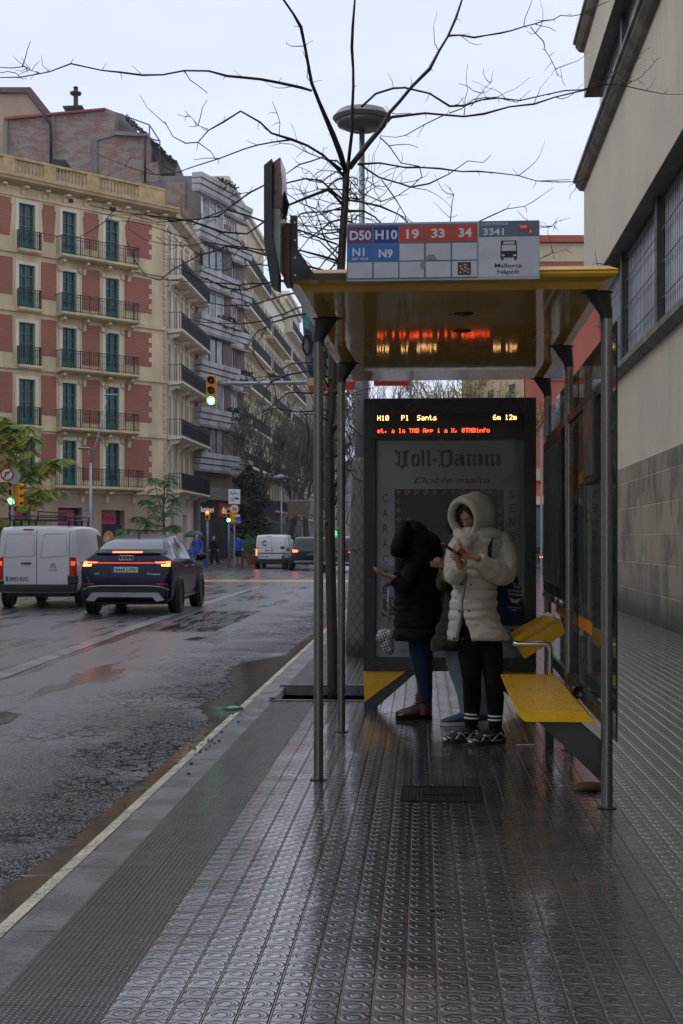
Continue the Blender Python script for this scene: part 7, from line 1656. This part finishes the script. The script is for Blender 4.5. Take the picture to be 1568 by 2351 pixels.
for i, (x0_, x1_, y0_, y1_, tx) in enumerate(((858,940,864,886,'Ferma Barcelona'), (1230,1241,1075,1112,''))):
    Y = (34, 50)[i]; B_ = thing('street_banner', ['red banner with dark lettering hanging just above the ad panel', 'cream and red banner at the far right corner beside the shelter post'][i], 'banner', (rx(x0_,Y),Y,2), 0); b = MB()
    b.box(W(x0_,0,Y).x, W(x1_,0,Y).x, Y, Y+.02, W(0,y1_,Y).z, W(0,y0_,Y).z+(1.2 if i == 0 else 0), 0 if i == 0 else 1)
    if i: b.box(W(x0_,0,Y).x, W(x1_,0,Y).x, Y-.003, Y, W(0,y1_,Y).z, W(0,y1_-9,Y).z, 0)
    if tx: b.text(tx, frame((W((x0_+x1_)/2,0,Y).x, Y-.005, W(0,882,Y).z)), .07, 2, w=.75)
    b.build('cloth', [m_sred, pm('banner_cream', (.5,.45,.35), .6), m_sb], B_, world=True); b = MB(); xx_ = W(x1_,0,Y).x+.03; b.tube([(xx_,Y+.05,0), (xx_,Y+.05,W(0,y0_,Y).z+1.4)], .035, 8); b.tube([(xx_,Y+.05,W(0,y0_,Y).z+(1.25 if i == 0 else .05)), (W(x0_,0,Y).x,Y+.05,W(0,y0_,Y).z+(1.25 if i == 0 else .05))], .012, 6); b.build('banner_pole', galv, B_, world=True)
# drain cover, litter, cup
DR = thing('drain_cover', 'dark slotted square drain cover set in the pavement under the shelter', 'drain cover', (.56,7.8,0), TS)
b = MB(); b.box(-.225, .225, -.22, .22, -.02, .0035); b.build('recess', m_dark, DR); b = MB()
for k in range(22): x = -.205+k*.0195; b.box(x-.0045, x+.0045, -.2, .2, .004, .009)
for y in (-.215, .215): b.box(-.225, .225, y-.008, y+.008, .004, .011)
for x in (-.222, .222): b.box(x-.006, x+.006, -.207, .207, .0045, .0105)
b.box(-.10, .10, -.05, .05, .0093, .012); b.build('grate', pm('cast_iron', (.028,.028,.028), .35, .6, .3, 30), DR)
CP = thing('coffee_cup', 'takeaway cup with a black lid lying between the bench and the glass', 'cup', (0,0,0), 0); cpos = W(1328,1588,8.45); CP.location = cpos; MW[CP.name] = loc_m(cpos)
b = MB(); Rc = Matrix.Rotation(-PI/2, 4, 'X'); b.lathe([(.040,.01), (.028,.11), (.0,.11)], 24, M=Rc); b.build('cup_body', pm('paper_cup', (.25,.22,.2), .6), CP, smooth=True, sharp=.6)
b = MB(); b.lathe([(0,-.002), (.026,-.002), (.03,-.010), (.036,-.010), (.039,-.004), (.044,.002), (.045,.012), (.041,.014)], 32, M=Rc); b.build('lid', pm('black_lid', (.018,.02,.026), .25), CP, smooth=True)
def litter(name, label, cat_, px, py, mat_, r, n=7, flat=.25, z=.0, seed=0):
    T = thing(name, label, cat_, G(px, py, z), 0); b = MB(); b.ball((0,0,r*flat*.7), (r, r*.7, r*flat), u=16, v=9, f=lambda d: 1+.45*noise.noise(d*2.5+Vector((seed,0,0)))); b.build('crumple', mat_, T, smooth=True)
litter('plastic_bag', 'crumpled green plastic bag lying on the kerb by the puddle', 'plastic bag', 535, 1630, pm('green_plastic', (.02,.22,.15), .25), .09, flat=.2, seed=2)
litter('rag', 'wet brown rag around the foot of the near right shelter post', 'rag', 1362, 1812, pm('brown_rag', (.13,.085,.04), .8, bump=.004), .11, flat=.2, seed=5)
litter('scrap', 'small tan scrap on the open pavement below the drain cover', 'litter', 1140, 2005, pm('tan_scrap', (.20,.15,.08), .7), .014, flat=.3, seed=1)
litter('scrap', 'small brown scrap on the pavement left of the drain cover', 'litter', 992, 2090, pm('brown_scrap', (.10,.07,.03), .7), .013, flat=.3, seed=3)
T = thing('straw', 'pale straw lying on the wet tiles beside the silver shoes', 'straw', G(1205,1712), 0); b = MB(); b.tube([(-.06,0,.006), (.07,.01,.006)], .004, 6); b.build('tube', m_sw, T)
R8 = random.Random(12)
for k in range(26):
    y = R8.uniform(3.5, 12); x = R8.uniform(-1.3, 2.0); T = thing('fallen_leaf', 'tiny brown fallen leaf stuck to the wet pavement', 'leaf', (x+.0575*y, y, .0), R8.uniform(0,6), 'fallen leaves on the pavement'); b = MB(); s_ = R8.uniform(.008,.018); b.add([(-s_,0,.004), (0,-s_*.45,.005), (s_,0,.004), (0,s_*.45,.007)], [(0,1,2,3)]); b.build('blade', m_lyw if k % 4 == 0 else pm('brown_leaf', (.10,.06,.03), .6), T)
R2 = random.Random(7)
GR = MB()
for k in range(70):
    y = R2.gauss(9.6, .9); x = -1.51+R2.gauss(-.02,.07); c = Vector((x, y, .004)); r = R2.uniform(.004,.012); GR.ball(MG @ c, (r,r,r*.7), u=6, v=4)
o = GR.build('kerb_gravel', m_bark); o['kind'] = 'stuff'
for i, (px, py, c_) in enumerate(((1215,1583,(.08,.25,.03)), (1238,1583,(.05,.2,.05)), (1222,1610,(.4,.33,.2)))):
    Y = .9*F/(py-HZ); p = W(px, py, (CAMZ-.501)*F/(py-HZ)); T = thing('leaf_scrap', ['green leaf on the yellow bench, left of its middle', 'second green leaf on the yellow bench, nearer the glass', 'pale scrap on the yellow bench'][i], 'leaf', p, .4*i); b = MB(); b.add([(-.02,0,.001), (0,-.006,.003), (.02,0,.001), (0,.006,.004)], [(0,1,2,3)]); b.build('blade', pm('scrap_col', c_, .5), T)
# ---- pedestrians
def pedestrian(label, px, Y, H, top, legs_, skinc, lean=0.1, back=True, umb=False, hood=False):
    T = thing('person', label, 'person', (rx(px,Y),Y,.05), 0); k = H/1.75; b = MB()
    b.ball((0,0,1.62*k), (.085,.1,.12)); b.tube([(0,0,1.54*k), (0,.0,1.42*k), (.02,.0,1.2*k), (0,0,.95*k), (0,0,.86*k)], [.05,(.16,.1),(.17,.11),(.15,.11),(.15,.1)], 12)
    b.tube([(-.08,0,.88*k), (-.10-lean*.5,.02,.48*k), (-.09-lean*.7,.08,.08*k)], [.085,.06,.045], 10); b.tube([(.08,0,.88*k), (.11+lean,.0,.48*k), (.12+lean*1.8,-.02,.10*k)], [.085,.06,.045], 10)
    for s_ in (-1, 1): b.tube([(s_*.19,0,1.38*k), (s_*.25,.03,1.12*k), (s_*.24,-.08,.92*k)], [.05,.04,.03], 8); b.ball((s_*.24,-.1,.86*k), (.035,.04,.06)); b.ball((s_*.1+s_*lean*(.6 if s_ < 0 else 1.6),-.05,.05), (.05,.13,.045))
    b.build('body', m_skin, T, remesh=.018)
    b = MB(); b.tube([(0,0,1.50*k), (0,0,1.43*k), (.02,0,1.2*k), (0,0,.95*k), (0,0,.80*k)], [.07,(.20,.13),(.205,.14),(.19,.14),(.19,.15)], 16)
    for s_ in (-1, 1): b.tube([(s_*.18,0,1.41*k), (s_*.26,.03,1.12*k), (s_*.25,-.07,.94*k)], [.075,.065,.05], 10)
    b.build('jacket', top, T, remesh=.02)
    b = MB(); zb = .1 if not hood else .5
    b.tube([(-.08,0,.9*k), (-.10-lean*.5,.02,.5*k)]+([(-.09-lean*.7,.08,zb*k)] if not hood else []), [.1,.075]+([.06] if not hood else []), 12); b.tube([(.08,0,.9*k), (.11+lean,.0,.5*k)]+([(.12+lean*1.8,-.02,zb*k)] if not hood else []), [.1,.075]+([.06] if not hood else []), 12); b.build('trousers', legs_, T, smooth=True)
    b = MB()
    if hood: b.ball((0,.03,1.62*k), (.12,.13,.15)); b.build('hood', m_navy, T, smooth=True)
    else: b.ball((0,.03,1.64*k), (.1,.11,.125)); b.tube([(.06,-.1,1.6*k), (.12,-.12,1.45*k), (.16,-.12,1.2*k)], [.04,.03,.012], 8); b.build('hair', pm('brown_hair', (.05,.025,.015), .5), T, smooth=True)
    b = MB()
    for s_ in (-1, 1): b.ball((s_*.1+s_*lean*(.6 if s_ < 0 else 1.6),-.06,.05), (.06,.15,.055))
    b.build('shoes', m_sb, T, smooth=True); return T
m_blue = pm('bright_blue_cloth', (.012,.08,.42), .6, 0, .2, 5)
pedestrian('woman in a bright blue suit with a long plait striding behind the navy car', 452, 70, 1.72, m_blue, m_blue, None, .22)
pedestrian('man seen from behind in a blue hooded jacket and black shorts', 546, 77, 1.78, m_blue, m_leg, None, .0, hood=True)
pedestrian('person in dark clothes with a walking frame between the shops and the bicycle signal', 491, 80, 1.65, m_leg, m_leg, None, .05)
pedestrian('small child in blue beside the woman in the blue suit', 438, 71.5, 1.15, m_blue, m_blue, None, .05)
UU = thing('umbrella', 'dark open umbrella behind the woman in the blue suit', 'umbrella', (rx(446,70.6),70.6,0), 0); b = MB(); R_ = []
for (r, z) in ((.02,1.95), (.2,1.92), (.4,1.8), (.52,1.62)): R_.append([(r*math.cos(k*PI/8),r*math.sin(k*PI/8),z) for k in range(16)])
b.loft(R_, cap=False); b.build('canopy', pm('umbrella_teal', (.02,.05,.07), .5), UU, smooth=True, solid=.01); b = MB(); b.tube([(0,0,1.98), (0,0,1.1)], .01, 6); b.build('handle', m_iron, UU)
WF = thing('walking_frame', 'grey walking frame in front of the dark-clothed person', 'walking frame', (rx(493,79.2),79.2,.05), 0); b = MB()
for x in (-.25, .25): b.tube([(x,.0,0), (x,.02,.85), (x,.3,.85), (x,.32,0)], .014, 6)
b.tube([(-.25,0,.6), (.25,0,.6)], .014, 6); b.tube([(-.25,.0,.3), (.25,.0,.3)], .014, 6); b.build('tube_frame', m_iron, WF)
# ================================================================ BUILDINGS BEHIND THE CAMERA'S SHOULDER (they shade and mirror in the wet street)
plainblock('street_block', 'long cream apartment block lining the near left side of the street', [(-21,57), (-27,57+6), (-40,63), (-40,-70), (-28,-70)], 22, m_cream2, m_sand)
plainblock('street_block', 'tan apartment block closing the street far behind the bus stop', [(-22,-95), (-22,-85), (22,-85), (22,-95)], 22, m_sand, m_cream2)
# ================================================================ RAIN HAZE
t = NT('rain_haze'); t.n.remove(t.b); v_ = t.n.new('ShaderNodeVolumePrincipled'); v_.inputs['Color'].default_value = (.86,.89,.95,1); v_.inputs['Density'].default_value = .00035; v_.inputs['Anisotropy'].default_value = .3
t.l.new(v_.outputs[0], t.o.inputs['Volume'])
b = MB(); b.box(-130, 130, -110, 420, -1.2, 34); hz = b.build('haze', t.mat); hz['kind'] = 'stuff'
